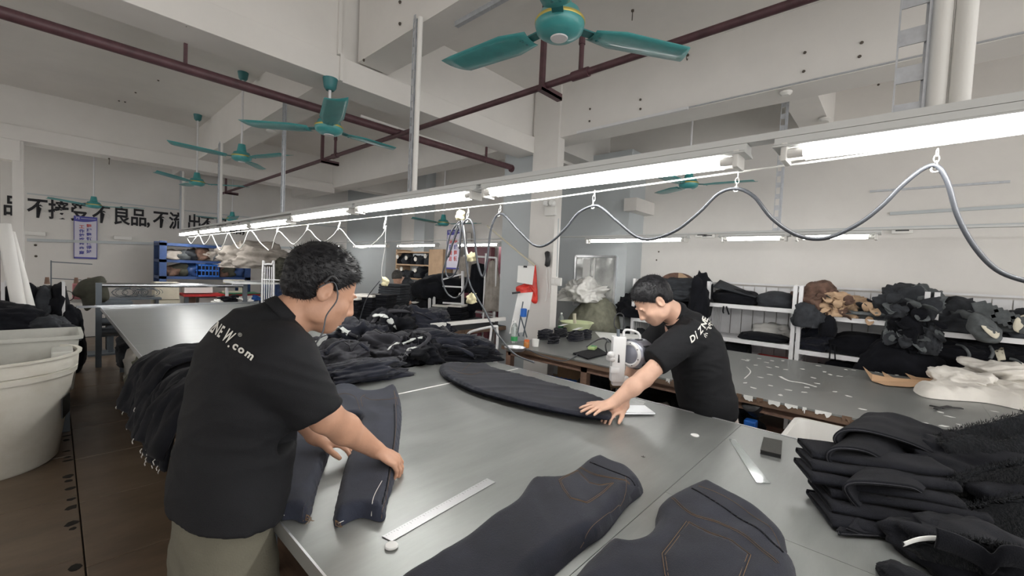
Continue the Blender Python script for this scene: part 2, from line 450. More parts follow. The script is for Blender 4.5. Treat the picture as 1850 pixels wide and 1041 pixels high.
# wall and ceiling conduits
def conduit(name, pts, w, m, label, cat='conduit', **k):
    bm = bm_()
    for a, b in zip(pts, pts[1:]): bar(bm, a, b, w, w)
    return obj(name, bm, m, label=label, cat=cat, **k)
conduit('cable_conduit', [(5.74, 3.75, 2.17), (5.74, -.9, 2.19)], .022, 'paint_cool', 'thin white cable conduit running along the right wall above the shelves')
conduit('cable_conduit', [(5.74, .27, 2.57), (5.74, -.68, 2.57)], .02, 'galv', 'short grey bar fixed high on the right wall near the right edge')
conduit('cable_conduit', [(5.74, .1, 2.33), (5.74, -.8, 2.35)], .03, 'paint_cool', 'short white trunking on the right wall under the high grey bar')
conduit('cable_conduit', [(3.9, 2.7, 3.13), (3.9, 1.5, 3.13)], .025, 'white_metal', 'white conduit under the right ceiling beam beside the column')
conduit('cable_conduit', [(3.92, 1.5, 3.14), (3.92, -1.5, 3.14)], .01, 'galv', 'thin grey cable along the lower edge of the right ceiling beam')
conduit('cable_conduit', [(1.8, 2.25, 3.185), (1.8, .2, 3.185)], .03, 'galv', 'grey conduit under the long beam beside the nearest fan')
conduit('cable_conduit', [(1.52, 3.345, 3.72), (1.52, 3.345, 3.2), (1.52, 3.3, 3.2), (1.52, 3.3, 3.0)], .025, 'paint', 'painted vertical conduit down the face of the cross beam')
conduit('cable_conduit', [(4.1, 10.965, 1.90), (-.3, 10.965, 1.73)], .05, 'paint_cool', 'grey cable trunking across the back wall behind the poster')
conduit('cable_conduit', [(-.3, 10.99, 2.52), (5.3, 10.99, 2.52)], .02, 'paint_cool', 'thin pipe line along the back wall above the painted slogan')
conduit('cable_conduit', [(2.0, 3.9, 3.0), (3.9, 3.9, 2.98)], .02, 'paint', 'thin white conduit beyond the cross beam near the pipe end')
# spots, hooks and bolts in the paint
for (x, y, nm) in ((333, 20, 0), (336, 32, 0)): pass
def wall_hook(c, d, s=.05, label='rusty iron hook'):
    bm = bm_(); c = Vector(c); cyl(bm, c, c+Vector((0, 0, .0))+Vector(d)*.012, .012, .012, 8)
    tube(bm, smooth_pts([c+Vector(d)*.01, c+Vector(d)*.03+Vector((0, 0, -.01)), c+Vector(d)*.03+Vector((0, 0, -s)), c+Vector(d)*.012+Vector((0, 0, -s*1.2)), c+Vector(d)*.005+Vector((0, 0, -s*.8))], 4), .004, 6)
    return obj('iron_hook', bm, 'spot', label=label, cat='hook')
wall_hook(at(1143, 18, 'z', 3.70), (0, 0, -1), .05, 'rusty hook in the ceiling just right of the nearest fan')
wall_hook(at(1243, 100, 'x', 3.92), (-1, 0, 0), .04, 'rusty hook on the right beam beyond the near fan blade tip')
wall_hook(at(336, 24, 'y', 3.36), (0, -1, 0), .07, 'dark rusty bracket on the cross beam at the top left')
wall_hook(at(197, 287, 'y', 8.74), (0, -1, 0), .07, 'small rusty hook on the far cross beam')
for i, (x, y, a, v) in enumerate(((480, 53, 'y', 3.36), (540, 83, 'y', 3.36), (723, 4, 'x', 1.655), (723, 43, 'x', 1.655), (658, 109, 'x', 1.655), (1557, 77, 'x', 3.925), (1553, 102, 'x', 3.925), (1454, 95, 'x', 3.925), (1452, 129, 'x', 3.925), (1066, 197, 'x', 3.925), (1065, 219, 'x', 3.925), (1157, 180, 'x', 3.925), (1157, 197, 'x', 3.925), (1737, 49, 'x', 3.925), (1736, 59, 'x', 3.925), (286, 145, 'z', 3.715), (245, 167, 'z', 3.715), (215, 182, 'z', 3.715), (226, 184, 'z', 3.715), (1630, 100, 'x', 5.745), (1587, 153, 'x', 5.745), (1190, 455, 'x', 5.745), (1186, 470, 'x', 5.745), (64, 443, 'y', 10.99), (65, 463, 'y', 10.99), (190, 508, 'y', 10.99))):
    c = at(x, y, a, v); bm = bm_(); d = {'x': (-1, 0, 0), 'y': (0, -1, 0), 'z': (0, 0, -1)}[a]
    cyl(bm, c, c+Vector(d)*.01, .012 if v < 6 else .02, .008, 7); obj('bolt_stub', bm, 'spot', bpy.data.objects['trim_4' if v == 3.925 else 'ceiling' if a == 'z' else 'trim_1' if v == 3.36 else 'trim_3' if v == 1.655 else 'wall_right' if a == 'x' else 'wall_back'])

# round detector discs under the ceiling
for (c, r, lab) in ((at(1420, 166, 'z', 3.12), .045, 'small white smoke detector under the right ceiling beam'), (at(1490, 214, 'z', 3.24), .05, 'round white ceiling fitting beyond the right beam'), (at(490, 236, 'z', 3.2), .06, 'round white fitting under the long beam beyond the cross beam')):
    bm = bm_(); lathe(bm, [(0, -.03), (r*.6, -.03), (r, -.012), (r, 0), (0, 0)], c, 20); obj('smoke_detector', bm, 'plastic_white', label=lab, cat='detector', smooth='auto')

# slogan painted on the back wall, glyph by glyph
def wall_text(s, place, size, m, parent, name='character', bold=.03, ext=.003):
    for ch, (pos, R) in zip(s, place):
        me = text_mesh(ch, size, bold, ext); me.transform(R); me.transform(Matrix.Translation(pos)); obj(name, me, m, parent)
WB = bpy.data.objects['wall_back']
Rxz = Matrix.Rotation(math.pi/2, 4, 'X')
slog = [('品', 4), (',', 35), ('不', 48), ('接', 87), ('受', 127), ('不', 166), ('良', 203), ('品', 235), (',', 265), ('不', 276), ('流', 305), ('出', 338), ('不', 362), ('良', 388), ('品', 414), (',', 438)]
for ch, px in slog:
    a = at(px, 390, 'y', 10.985); s = .36
    me = text_mesh(ch, s, .008, .004); me.transform(Matrix.Diagonal((.70, 1, 1, 1))); me.transform(Rxz); me.transform(Matrix.Translation((a.x, 10.99, 2.155))); obj('slogan_character', me, 'ink', WB)
# poster on the back wall
def poster(org, w, h, R, label, cols, head=True):
    """org: lower left corner; R maps local x right / y up / z out"""
    def T(me): me.transform(R); me.transform(Matrix.Translation(org)); return me
    def pl(x0, x1, y0, y1, z0, z1):
        bm = bm_(); bb(bm, x0, x1, y0, y1, z0, z1); bmesh.ops.recalc_face_normals(bm, faces=bm.faces); me = bpy.data.meshes.new('p'); bm.to_mesh(me); bm.free(); return T(me)
    t = thing('wall_poster', label, 'poster', org)
    obj('sheet', pl(0, w, 0, h, 0, .006), 'poster_white', t)
    bm = bm_(); pts = [(0, h, .007), (0, h*.88, .007)]+[(w*q/10, h*(.88-.03*math.sin(math.pi*q/10)+.04*q/10), .007) for q in range(1, 10)]+[(w, h*.92, .007), (w, h, .007)]
    prism(bm, pts, (0, 0, .002)); bmesh.ops.recalc_face_normals(bm, faces=bm.faces); me = bpy.data.meshes.new('p'); bm.to_mesh(me); bm.free(); obj('header', T(me), 'poster_blue', t)
    for i, (x0, x1, y0, y1) in enumerate(((0, w*.03, 0, h), (w*.97, w, 0, h), (0, w, 0, h*.04))): obj('border', pl(x0, x1, y0, y1, .006, .008), 'poster_blue', t)
    me = text_mesh('7S', h*.075, .001, .001); me.transform(Matrix.Translation((w*.07, h*.925, .0105))); obj('lettering', T(me), 'poster_white', t)
    obj('lettering', pl(w*.3, w*.93, h*.945, h*.955, .009, .0105), 'poster_white', t)
    for (s, x, y, sz, mm) in cols:
        for i, ch in enumerate(s):
            me = text_mesh(ch, sz*h, sz*h*.03, .001); me.transform(Matrix.Translation((x*w, (y-i*sz*1.13)*h, .008))); obj('character', T(me), (mm if i else 'poster_red') if mm != 'mix' else ('poster_red' if i % 3 != 1 else 'poster_blue'), t)
    return t
a = at(133, 467, 'y', 10.97); b = at(173, 396, 'y', 10.97)
poster(Vector((a.x, 10.96, a.z)), b.x-a.x+.02, b.z-a.z+.03, Rxz, 'tall white and blue poster hanging on the back wall below the slogan', [('整理整顿做得好', .53, .75, .09, 'poster_blue'), ('工作效率步步高', .22, .72, .09, 'poster_blue')])
a = at(806, 486, 'x', 5.4); b = at(848, 414, 'x', 5.4)
Rl = Matrix(((0, 0, -1, 0), (-1, 0, 0, 0), (0, 1, 0, 0), (0, 0, 0, 1)))
poster(Vector((5.4, a.y, a.z)), .42, b.z-a.z, Rl, 'narrow blue headed poster hanging behind the looped cables', [('整理整顿', .55, .66, .13, 'mix'), ('清扫清洁', .18, .66, .13, 'mix')])

# ================================================================ PIPES
t = thing('sprinkler_pipe', 'thick dark red pipe crossing the room under the cross beam', 'pipe', (1.7, 3.5, 2.85))
bm = bm_(); cyl(bm, (-3, 3.62, 2.82), (3.86, 3.62, 2.86), .034, .034, 18); obj('pipe_run', bm, 'pipe_red', t, smooth='auto')
J = at(740, 243, 'z', 2.84)
for q0, q1 in ((2.24, 2.37), (3.84, 3.86)):
    bm = bm_(); cyl(bm, (q0, 3.62, 2.845), (q1, 3.62, 2.845), .043, .043, 18); obj('coupling', bm, 'pipe_red', t, smooth='auto')
for q0 in (3.4, .6):
    bm = bm_(); bar(bm, (q0, 3.61, 2.82), (q0, 3.61, 3.0), .02, .02); obj('pipe_hanger', bm, 'pipe_red', t)
XP = 2.2
t = thing('sprinkler_pipe', 'thinner dark red pipe running the length of the room above the lamps', 'pipe', (XP, 2, 2.81))
bm = bm_(); cyl(bm, (XP, -1.5, 2.81), (XP, 9.9, 2.81), .021, .021, 12); obj('pipe_run', bm, 'pipe_red', t, smooth='auto')
for y in (1.8, 5.15, 9.3):
    bm = bm_(); bar(bm, (XP-.03, y, 2.77), (XP-.03, y, ZC), .03, .03); obj('hanger_rod', bm, 'pipe_red', t)
    bm = bm_(); bb(bm, XP-.05, XP+.17, y-.02, y+.02, 2.765, 2.785); bb(bm, XP-.05, XP+.17, y-.02, y-.014, 2.765, 2.81); obj('angle_bracket', bm, 'pipe_red', t)
for y in (1.52, 4.87):
    bm = bm_(); cyl(bm, (XP, y, 2.81), (XP, y, 3.02), .015, .015, 10); cyl(bm, (XP, y, 2.99), (XP, y, 3.04), .021, .018, 8); cyl(bm, (XP, y-.06, 2.81), (XP, y+.06, 2.81), .029, .029, 12); obj('riser', bm, 'pipe_red', t, smooth='auto')
    bm = bm_(); cyl(bm, (XP, y, 3.04), (XP, y, 3.08), .008, .014, 8); obj('sprinkler_head', bm, 'galv', t)
bm = bm_(); bar(bm, (XP, 9.88, 2.5), (XP, 9.88, 2.83), .03, .03); obj('pipe_end', bm, 'pipe_red', t)

# ================================================================ LAMPS
def perforated(bm, x, y, z0, z1, w=.04, d=(0, 1, 0)):
    """slotted angle post: two flanges built from rails and rungs"""
    d = Vector(d); n = int((z1-z0)/.1)
    for s in (0, 1):
        c0 = Vector((x, y, z0))+d*(s*w); bar(bm, c0, c0+Vector((0, 0, z1-z0)), .004, w*.36)
    for i in range(n+1):
        z = z0+(z1-z0)*i/max(n, 1); c0 = Vector((x, y, z)); bar(bm, c0, c0+d*w, .004, .045)
    c0 = Vector((x+.012, y-.005, z0)); bar(bm, c0, c0+Vector((0, 0, z1-z0)), .025, .004)
def post(label, x, y, z0, z1, conduits=1, w=.04, big=False):
    t = thing('lamp_post', label, 'post', (x, y, z0))
    bm = bm_(); perforated(bm, x, y, z0, z1, w); obj('slotted_angle', bm, 'galv', t)
    for i in range(conduits):
        bm = bm_(); cyl(bm, (x+.018, y-.025-.045*i, z0), (x+.018, y-.025-.045*i, z1), .017 if not big else .022, seg=12); obj('conduit', bm, 'plastic_white', t, smooth='auto')
post('white conduit post dropping to the lamp row left of the nearest fan', 1.6, 2.42, 2.07, 3.2, 1, .022)
post('slotted steel post between the second fan and the third', 1.6, 4.72, 2.07, 3.2, 0)
post('slotted steel post crossing the fourth fan', 1.6, 7.2, 2.07, 3.2, 1, .05)
post('thick double conduit post above the nearest lamp at the top right', 1.6, -.02, 2.07, 3.2, 2, .06, True)
post('white post at the far end of the lamp row', 1.6, 9.83, 2.07, 3.2, 2, .08)
post('slotted steel post holding the right hand lamp row', 4.5, .84, 2.06, 3.72, 0)
def fixture(i, y0, y1, x, zt, label, group, big=True):
    t = thing('tube_lamp', label, 'lamp', (x, (y0+y1)/2, zt), 0, group)
    z = zt; bm = bm_()
    # folded channel: flat back plus sloping wings
    sec = [(-.055, .022), (-.03, .032), (-.03, .052), (.03, .052), (.03, .032), (.055, .022), (.055, .018), (-.055, .018)]
    prism(bm, [(x+a, y0, z+b) for a, b in sec], (0, y1-y0, 0)); obj('housing', bm, 'lamp_housing', t)
    for s in (-1, 1):
        yy = y0+.03 if s < 0 else y1-.03
        bm = bm_(); box(bm, (x, yy, z+.004), (.085, .018, .058), bev=.004); obj('end_plate', bm, 'plastic_white', t)
    for dx in ((-.026, .026) if big else (0,)):
        bm = bm_(); cyl(bm, (x+dx, y0+.08, z), (x+dx, y1-.08, z), .0135, seg=12); o = obj('fluorescent_tube', bm, 'tube', t, smooth='auto')
        for a, b in ((y0+.035, y0+.08), (y1-.08, y1-.035)):
            bm = bm_(); cyl(bm, (x+dx, a, z), (x+dx, b, z), .0155, seg=12); obj('tube_cap', bm, 'plastic_white', t, smooth='auto')
LY = [(-4.9, -3.63), (-3.6, -2.33), (-2.3, -1.03), (-.97, .32), (.40, 1.70), (1.74, 3.12), (3.16, 4.4), (4.44, 5.66), (5.7, 6.92), (6.96, 8.2), (8.24, 9.8)]
for i, (a, b) in enumerate(LY):
    i -= 2  # first two lamps are unseen, added past the row to brighten the room
    if i < 0: fixture(i, a, b, 1.6, 1.99, 'added unseen tube lamp beyond the right edge of the view, %s from the edge' % ORD[-i], 'twin tube lamps of the front row'); continue
    lab = 'twin tube lamp just outside the right edge of the view' if i == 0 else 'nearest twin tube lamp at the right edge' if i == 1 else '%s twin tube lamp from the right in the front lamp row' % ORD[i-1]
    fixture(i, a, b, 1.6, 1.99 if i < 5 else 1.965, lab, 'twin tube lamps of the front row')
bm = bm_(); sec = [(-.028, 2.044), (.028, 2.044), (.028, 2.066), (-.028, 2.066)]
prism(bm, [(1.6+a, -5, b) for a, b in sec], (0, 14.85, 0)); obj('lamp_rail', bm, 'lamp_housing', label='long white channel carrying the front row of lamps', cat='rail')
LY2 = [(-2.7, -1.4), (.12, .72), (.74, 1.34), (1.64, 2.9), (4.38, 5.35), (5.9, 7.15), (7.5, 8.9), (9.5, 10.8)]
for i, (a, b) in enumerate(LY2):
    if i == 0: continue
    fixture(i, a, b, 4.5, 1.985 if i < 4 else 1.955, ['', 'thin tube lamp at the right end of the back lamp row', 'thin tube lamp second from the right in the back row', 'thin tube lamp over the pier and window', 'thin tube lamp behind the looped cables', 'thin tube lamp left of the looped cables', 'thin tube lamp above the standing fabric stacks', 'bright tube lamp in the back row beside the head'][i], 'tube lamps of the back row', big=False)
bm = bm_(); bb(bm, 4.475, 4.525, -2, 11, 2.04, 2.055); obj('lamp_rail', bm, 'lamp_housing', label='thin white channel carrying the back row of lamps', cat='rail')
# long steel wire with hooks carrying the swagged cable
XW = 1.7
def wp(x, y, dx=0): return at(x, y, 'x', XW+dx)
bm = bm_(); tube(bm, [(XW, -1.6, 2.03), (XW, .62, 1.975), (XW, 1.38, 1.953), (XW, 3.79, 1.945), (XW, 9.8, 1.93)], .0035, 6); obj('steel_wire', bm, 'white_wire', label='taut white wire strung under the front lamp row', cat='wire')
def chain_hook(x, ytop, ybot, label):
    a = wp(x, ytop); b = wp(x-4, ybot); t = thing('cable_hook', label, 'hook', b)
    L = (a-b).length; bm = bm_(); k = 3
    for i in range(k):
        c = b+(a-b)*((i+.5)/k); h = L/k*.62
        R = Matrix.Rotation(math.radians(90*(i % 2)+20), 3, 'Z')
        tube(bm, [c+R@Vector((.006*math.sin(q), 0, h*math.cos(q))) for q in [2*math.pi*j/12 for j in range(12)]], .0016, 5, closed=True)
    obj('link', bm, 'white_wire', t, smooth=True)
    bm = bm_(); tube(bm, [b+Vector((0, .009*math.cos(q), .009*math.sin(q)-.004)) for q in [2*math.pi*j/12 for j in range(12)]], .0025, 6, closed=True); obj('ring', bm, 'white_wire', t, smooth=True)
for (x, a, b, l) in ((1694, 270, 303, 'white chain hook on the wire nearest the right edge'), (1334, 313, 340, 'white chain hook on the wire below the lamp gap'), (1075, 345, 372, 'white chain hook on the wire in front of the pier'), (905, 372, 387, 'brass coloured hook on the wire right of the cable bundle'), (847, 378, 398, 'brass coloured hook beside the cable bundle'), (698, 392, 410, 'white ring hook at the left of the cable bundle'), (615, 400, 413, 'white hook over the bent man\'s head'), (558, 406, 415, 'white hook left of the bent man\'s head top'), (504, 410, 418, 'white hook on the far part of the wire')):
    chain_hook(x, a, b, l)
def cable(pxs, r, m, label, dx=0, name='power_cable', n=5, zs=None):
    p = smooth_pts([wp(x, y, dx) for x, y in pxs], n); bm = bm_(); tube(bm, p, r, 8); return obj(name, bm, m, label=label, cat='cable', smooth=True)
cable([(1905, 515), (1850, 507), (1800, 487), (1760, 445), (1730, 390), (1712, 330), (1693, 301), (1668, 305), (1630, 335), (1590, 375), (1545, 408), (1490, 431), (1440, 425), (1395, 395), (1362, 355), (1331, 341), (1298, 350), (1262, 385), (1215, 420), (1160, 432), (1115, 400), (1090, 378), (1073, 372), (1045, 385), (1020, 415), (990, 441), (965, 443), (935, 415), (905, 386), (888, 410), (880, 470), (872, 500), (862, 470), (855, 410), (846, 396), (835, 410), (830, 450)], .0065, 'black_cable', 'grey black cable hanging in waves from the wire hooks')
cable([(833, 398), (815, 420), (806, 460), (806, 495), (815, 501), (826, 485), (832, 440), (829, 405), (820, 430), (810, 465), (818, 440), (832, 402)], .005, 'black_cable', 'dark cable coiled in tall loops on the wire', .02)
cable([(836, 396), (842, 440), (845, 480), (842, 515), (825, 538), (808, 530), (799, 505), (803, 480), (812, 455)], .005, 'black_cable', 'dark cable loop hanging lowest from the bundle', .035)
cable([(834, 398), (838, 430), (842, 470), (848, 510), (860, 535), (875, 560), (890, 590), (905, 612), (930, 640), (965, 655)], .005, 'black_cable', 'dark cable dropping from the bundle towards the second table', -.02)
bm = bm_(); tube(bm, smooth_pts([wp(834, 392), wp(838, 420), wp(840, 445), wp(848, 470)], 5), .007, 8); obj('thick_flex', bm, 'plastic_white', label='thick white flex hanging inside the cable bundle', cat='cable', smooth=True)
cable([(698, 408), (690, 425), (668, 445), (648, 448), (633, 435), (614, 413), (602, 425), (585, 437), (572, 430), (557, 415), (545, 428), (530, 441), (517, 430), (504, 418), (497, 428), (491, 450)], .0035, 'white_wire', 'pale cable hanging in waves above the bent man', .0)
cable([(485, 452), (470, 438), (452, 416), (440, 440), (431, 449), (422, 436), (413, 421), (405, 440), (398, 452), (390, 440), (382, 424), (376, 434), (368, 441), (360, 425), (352, 432), (345, 440), (338, 430)], .006, 'white_wire', 'pale cable hanging in waves at the far end of the wire', 0)
cable([(697, 412), (695, 450), (690, 480), (689, 500)], .0015, 'white_wire', 'thin string holding the putty coloured plug', 0)
cable([(686, 508), (665, 535), (655, 560), (648, 590), (650, 620), (655, 640), (645, 655), (600, 660)], .0035, 'black_cable', 'thin dark cord from the putty coloured plug to the jeans heap', 0)
def putty(x, y, s, label):
    c = wp(x, y); bm = crumple_mesh((c.x, c.y, c.z-s), (s*.75, s*.8, s*2), seed=x, amp=.5, sc=2.6, flat=1, sub=3); t = obj('taped_plug', bm, 'putty', label=label, cat='plug', smooth=True)
putty(832, 390, .028, 'cream taped knot at the top of the cable bundle'); putty(696, 510, .03, 'cream taped plug hanging above the fabric stack'); putty(852, 465, .026, 'cream taped plug halfway down the cable bundle'); putty(852, 540, .03, 'cream taped plug low under the cable bundle')

# ================================================================ FANS
def fan(x, y, z, a0, label, ztop=ZC, dark=False):
    t = thing('ceiling_fan', label, 'fan', (x, y, z), 0, 'green ceiling fans')
    bm = bm_(); lathe(bm, [(0, -.052), (.03, -.05), (.07, -.043), (.096, -.025), (.103, 0), (.101, .02), (.09, .03), (.08, .055), (.05, .065), (.04, .12), (.035, .15), (0, .15)], (x, y, z), 40); obj('motor', bm, 'teal', t, smooth='auto')
    bm = bm_(); lathe(bm, [(.1035, .004), (.1048, .008), (.1048, .014), (.1025, .018)], (x, y, z), 40); obj('trim_band', bm, 'gold', t, smooth=True)
    bm = bm_(); lathe(bm, [(0, -.055), (.034, -.054), (.037, -.05)], (x, y, z), 24); obj('centre_badge', bm, 'white_metal', t)
    bm = bm_(); cyl(bm, (x, y, z+.14), (x, y, ztop-.05), .011, .011, 10); obj('down_rod', bm, 'white_metal', t, smooth='auto')
    bm = bm_(); lathe(bm, [(0, -.09), (.03, -.09), (.045, -.07), (.055, 0), (0, 0)], (x, y, ztop), 20); obj('canopy', bm, 'teal_dark', t, smooth='auto')
    for k in range(3):
        a = a0+k*2*math.pi/3; R = Matrix.Rotation(a, 3, 'Z'); rows = []
        for i in range(13):
            u = i/12; rr = .15+.50*u; w = .05+.035*min(1, u*4)-.012*u if i < 12 else .068
            row = []
            for j in range(7):
                v = (j/6-.5)*2; zz = -.004+.006*v-.010*(1-v*v)+.022*u
                xx = rr+(.03*(v) if i == 12 else 0)
                row.append(Vector((x, y, z))+R@Vector((xx, v*w, zz)))
            rows.append(row)
        bm = bm_(); gridmesh(bm, rows); o = obj('blade', bm, 'teal', t, smooth=True, solid=.003)
        bm = bm_(); bar(bm, Vector((x, y, z))+R@Vector((.09, 0, 0)), Vector((x, y, z))+R@Vector((.2, 0, -.008)), .045, .006)
        for s in (-.015, .015): c = Vector((x, y, z-.01))+R@Vector((.185, s, 0)); cyl(bm, c-Vector((0, 0, .006)), c+Vector((0, 0, .008)), .006, seg=8)
        obj('blade_bracket', bm, 'teal_dark', t)
fan(1.43, 1.105, 2.61, math.radians(92), 'nearest green ceiling fan above the lamps', 3.72)
fan(1.45, 3.33, 2.62, math.radians(10), 'second nearest green fan with one blade tilted up towards the beam', 3.0)
fan(1.48, 5.70, 2.75, math.radians(56), 'third green fan hanging left of the slotted post')
fan(1.48, 7.95, 2.70, math.radians(94), 'fourth green fan partly behind the lamp post')
fan(.47, 10.2, 2.37, math.radians(94), 'small far green fan in front of the painted slogan')
fan(2.5, 10.2, 2.38, math.radians(20), 'small far green fan at the right end of the slogan')
fan(4.75, 1.77, 2.62, math.radians(50), 'distant green fan seen under the long lamp on the right')
fan(4.6, 5.9, 2.35, math.radians(60), 'farthest green fan above the standing fabric stacks')
# ================================================================ PEOPLE (smooth-union distance fields, meshed as one surface)
class Field:
    def __init__(s): s.p = []
    def add(s, fn, lo, hi, k=.02, op='u'): s.p.append((fn, np.array(lo, float), np.array(hi, float), k, op))
    def cone(s, a, b, ra, rb, k=.02, op='u'):
        a = np.array(a, float); b = np.array(b, float); ab = b-a; L = ab@ab
        def fn(p):
            t = np.clip(((p-a)@ab)/L, 0, 1); return np.linalg.norm(p-a-t[..., None]*ab, axis=-1)-(ra+(rb-ra)*t)
        r = max(ra, rb); s.add(fn, np.minimum(a, b)-r, np.maximum(a, b)+r, k, op)
    def chain(s, pts, rs, k=.02):
        for i in range(len(pts)-1): s.cone(pts[i], pts[i+1], rs[i], rs[i+1], k)
    def ell(s, c, r, R=None, k=.02, op='u'):
        c = np.array(c, float); r = np.array(r, float); R = np.eye(3) if R is None else np.array(R)  # columns: local axes
        def fn(p):
            q = (p-c)@R; k0 = np.linalg.norm(q/r, axis=-1); k1 = np.linalg.norm(q/(r*r), axis=-1); return k0*(k0-1)/np.maximum(k1, 1e-9)
        m = r.max(); s.add(fn, c-m, c+m, k, op)
    def esec(s, a, b, lat, ts, rl, rv, k=.02, p_=2.3, op='u', cut=True):
        a = np.array(a, float); b = np.array(b, float); d = b-a; L = np.linalg.norm(d); d = d/L
        lat = np.array(lat, float); lat = lat-d*(lat@d); lat /= np.linalg.norm(lat); v = np.cross(d, lat)
        def fn(p):
            q = p-a; h = q@d; t = np.clip(h/L, 0, 1); x = np.interp(t, ts, rl); y = np.interp(t, ts, rv)
            g = (np.abs(q@lat/x)**p_+np.abs(q@v/y)**p_)**(1/p_); dd = (g-1)*np.minimum(x, y)*.9
            return np.maximum(dd, np.maximum(-h, h-L)) if cut else dd
        m = max(max(rl), max(rv)); s.add(fn, np.minimum(a, b)-m, np.maximum(a, b)+m, k, op)
    def plane_cut(s, c, n, lo, hi):
        c = np.array(c, float); n = np.array(n, float); n /= np.linalg.norm(n)
        s.add(lambda p: (p-c)@n, lo, hi, 0, 'i')
    def mesh(s, h, name, lo=None, hi=None, post=None):
        us = [q for q in s.p if q[4] == 'u']
        LO = np.min([q[1] for q in us], 0)-3*h if lo is None else np.array(lo, float)
        HI = np.max([q[2] for q in us], 0)+3*h if hi is None else np.array(hi, float)
        n = np.ceil((HI-LO)/h).astype(int)+1; D = np.full(n, .1, np.float32)
        ax = [LO[i]+np.arange(n[i])*h for i in range(3)]
        for fn, l, hgh, k, op in s.p:
            m = k*1.2+3*h; i0 = np.maximum(np.floor((l-m-LO)/h).astype(int), 0); i1 = np.minimum(np.ceil((hgh+m-LO)/h).astype(int)+1, n)
            if (i1 <= i0).any(): continue
            sl = tuple(slice(a, b) for a, b in zip(i0, i1)); gx, gy, gz = np.meshgrid(*[ax[i][sl[i]] for i in range(3)], indexing='ij')
            v = fn(np.stack([gx, gy, gz], -1)).astype(np.float32); cur = D[sl]
            if op == 'u':
                if k > 0:
                    hh = np.clip(.5+.5*(cur-v)/k, 0, 1); D[sl] = cur*(1-hh)+v*hh-k*hh*(1-hh)
                else: D[sl] = np.minimum(cur, v)
            elif op == 's':
                if k > 0:
                    hh = np.clip(.5-.5*(cur+v)/k, 0, 1); D[sl] = cur*(1-hh)-v*hh+k*hh*(1-hh)
                else: D[sl] = np.maximum(cur, -v)
            else: D[sl] = np.maximum(cur, v)
        return surf_nets(D, LO, h, name)
def surf_nets(D, LO, h, name):
    S = D < 0; n = D.shape
    c = np.zeros(tuple(i-1 for i in n), np.int8)
    for dx in (0, 1):
        for dy in (0, 1):
            for dz in (0, 1): c += S[dx:n[0]-1+dx, dy:n[1]-1+dy, dz:n[2]-1+dz]
    act = np.argwhere((c > 0) & (c < 8)); idx = np.full(c.shape, -1, np.int32); idx[tuple(act.T)] = np.arange(len(act))
    acc = np.zeros((len(act), 3)); cnt = np.zeros(len(act))
    cor = [(a, b, d) for a in (0, 1) for b in (0, 1) for d in (0, 1)]
    for a in cor:
        for axx in range(3):
            if a[axx]: continue
            b = list(a); b[axx] = 1
            va = D[tuple((act+a).T)]; vb = D[tuple((act+b).T)]; m = (va < 0) != (vb < 0)
            t = va[m]/(va[m]-vb[m]); pt = np.tile(np.array(a, float), (m.sum(), 1)); pt[:, axx] += t; acc[m] += pt; cnt[m] += 1
    V = LO+(act+acc/cnt[:, None])*h; F = []
    for axx in range(3):
        s0 = [slice(None)]*3; s1 = [slice(None)]*3; s0[axx] = slice(0, -1); s1[axx] = slice(1, None)
        A = S[tuple(s0)]; B = S[tuple(s1)]; e = np.argwhere(A != B); u, v = (axx+1) % 3, (axx+2) % 3
        ok = (e[:, u] > 0) & (e[:, v] > 0) & (e[:, u] < n[u]-1) & (e[:, v] < n[v]-1); e = e[ok]
        q = []
        for du, dv in ((-1, -1), (0, -1), (0, 0), (-1, 0)):
            w = e.copy(); w[:, u] += du; w[:, v] += dv; q.append(idx[tuple(w.T)])
        q = np.stack(q, 1); fl = A[tuple(e.T)] == 0; q[fl] = q[fl][:, ::-1]; F.append(q)
    F = np.concatenate(F); F = F[(F >= 0).all(1)]
    me = bpy.data.meshes.new(name); me.vertices.add(len(V)); me.vertices.foreach_set('co', V.astype(np.float32).ravel())
    me.loops.add(len(F)*4); me.loops.foreach_set('vertex_index', F.astype(np.int32).ravel()); me.polygons.add(len(F)); me.polygons.foreach_set('loop_start', np.arange(len(F), dtype=np.int32)*4)
    me.update(calc_edges=True); me.validate()
    return me
def relax(me, it=2, disp=None):
    """Laplacian smoothing, then an optional displacement along the normal (folds of cloth)"""
    n = len(me.vertices); V = np.empty(n*3, np.float32); me.vertices.foreach_get('co', V); V = V.reshape(-1, 3).astype(float)
    E = np.empty(len(me.edges)*2, np.int32); me.edges.foreach_get('vertices', E); E = E.reshape(-1, 2); deg = np.bincount(E.ravel(), minlength=n).astype(float); deg[deg == 0] = 1
    for _ in range(it):
        A = np.zeros_like(V)
        for k in range(3): A[:, k] = np.bincount(E[:, 0], V[E[:, 1], k], n)+np.bincount(E[:, 1], V[E[:, 0], k], n)
        V = V*.45+.55*A/deg[:, None]
    me.vertices.foreach_set('co', V.astype(np.float32).ravel()); me.update()
    if disp:
        N = np.empty(n*3, np.float32); me.vertices.foreach_get('normal', N); N = N.reshape(-1, 3)
        d = np.array([disp(p) for p in V]); V = V+N*d[:, None]; me.vertices.foreach_set('co', V.astype(np.float32).ravel()); me.update()
    return me
def basis(fwd, up):
    f = Vector(fwd).normalized(); u = Vector(up); u = (u-f*u.dot(f)).normalized(); l = u.cross(f); return Matrix((f, l, u)).transposed()   # x fwd, y left, z up
def V3(M, c, p): return np.array(Vector(c)+M@Vector(p))
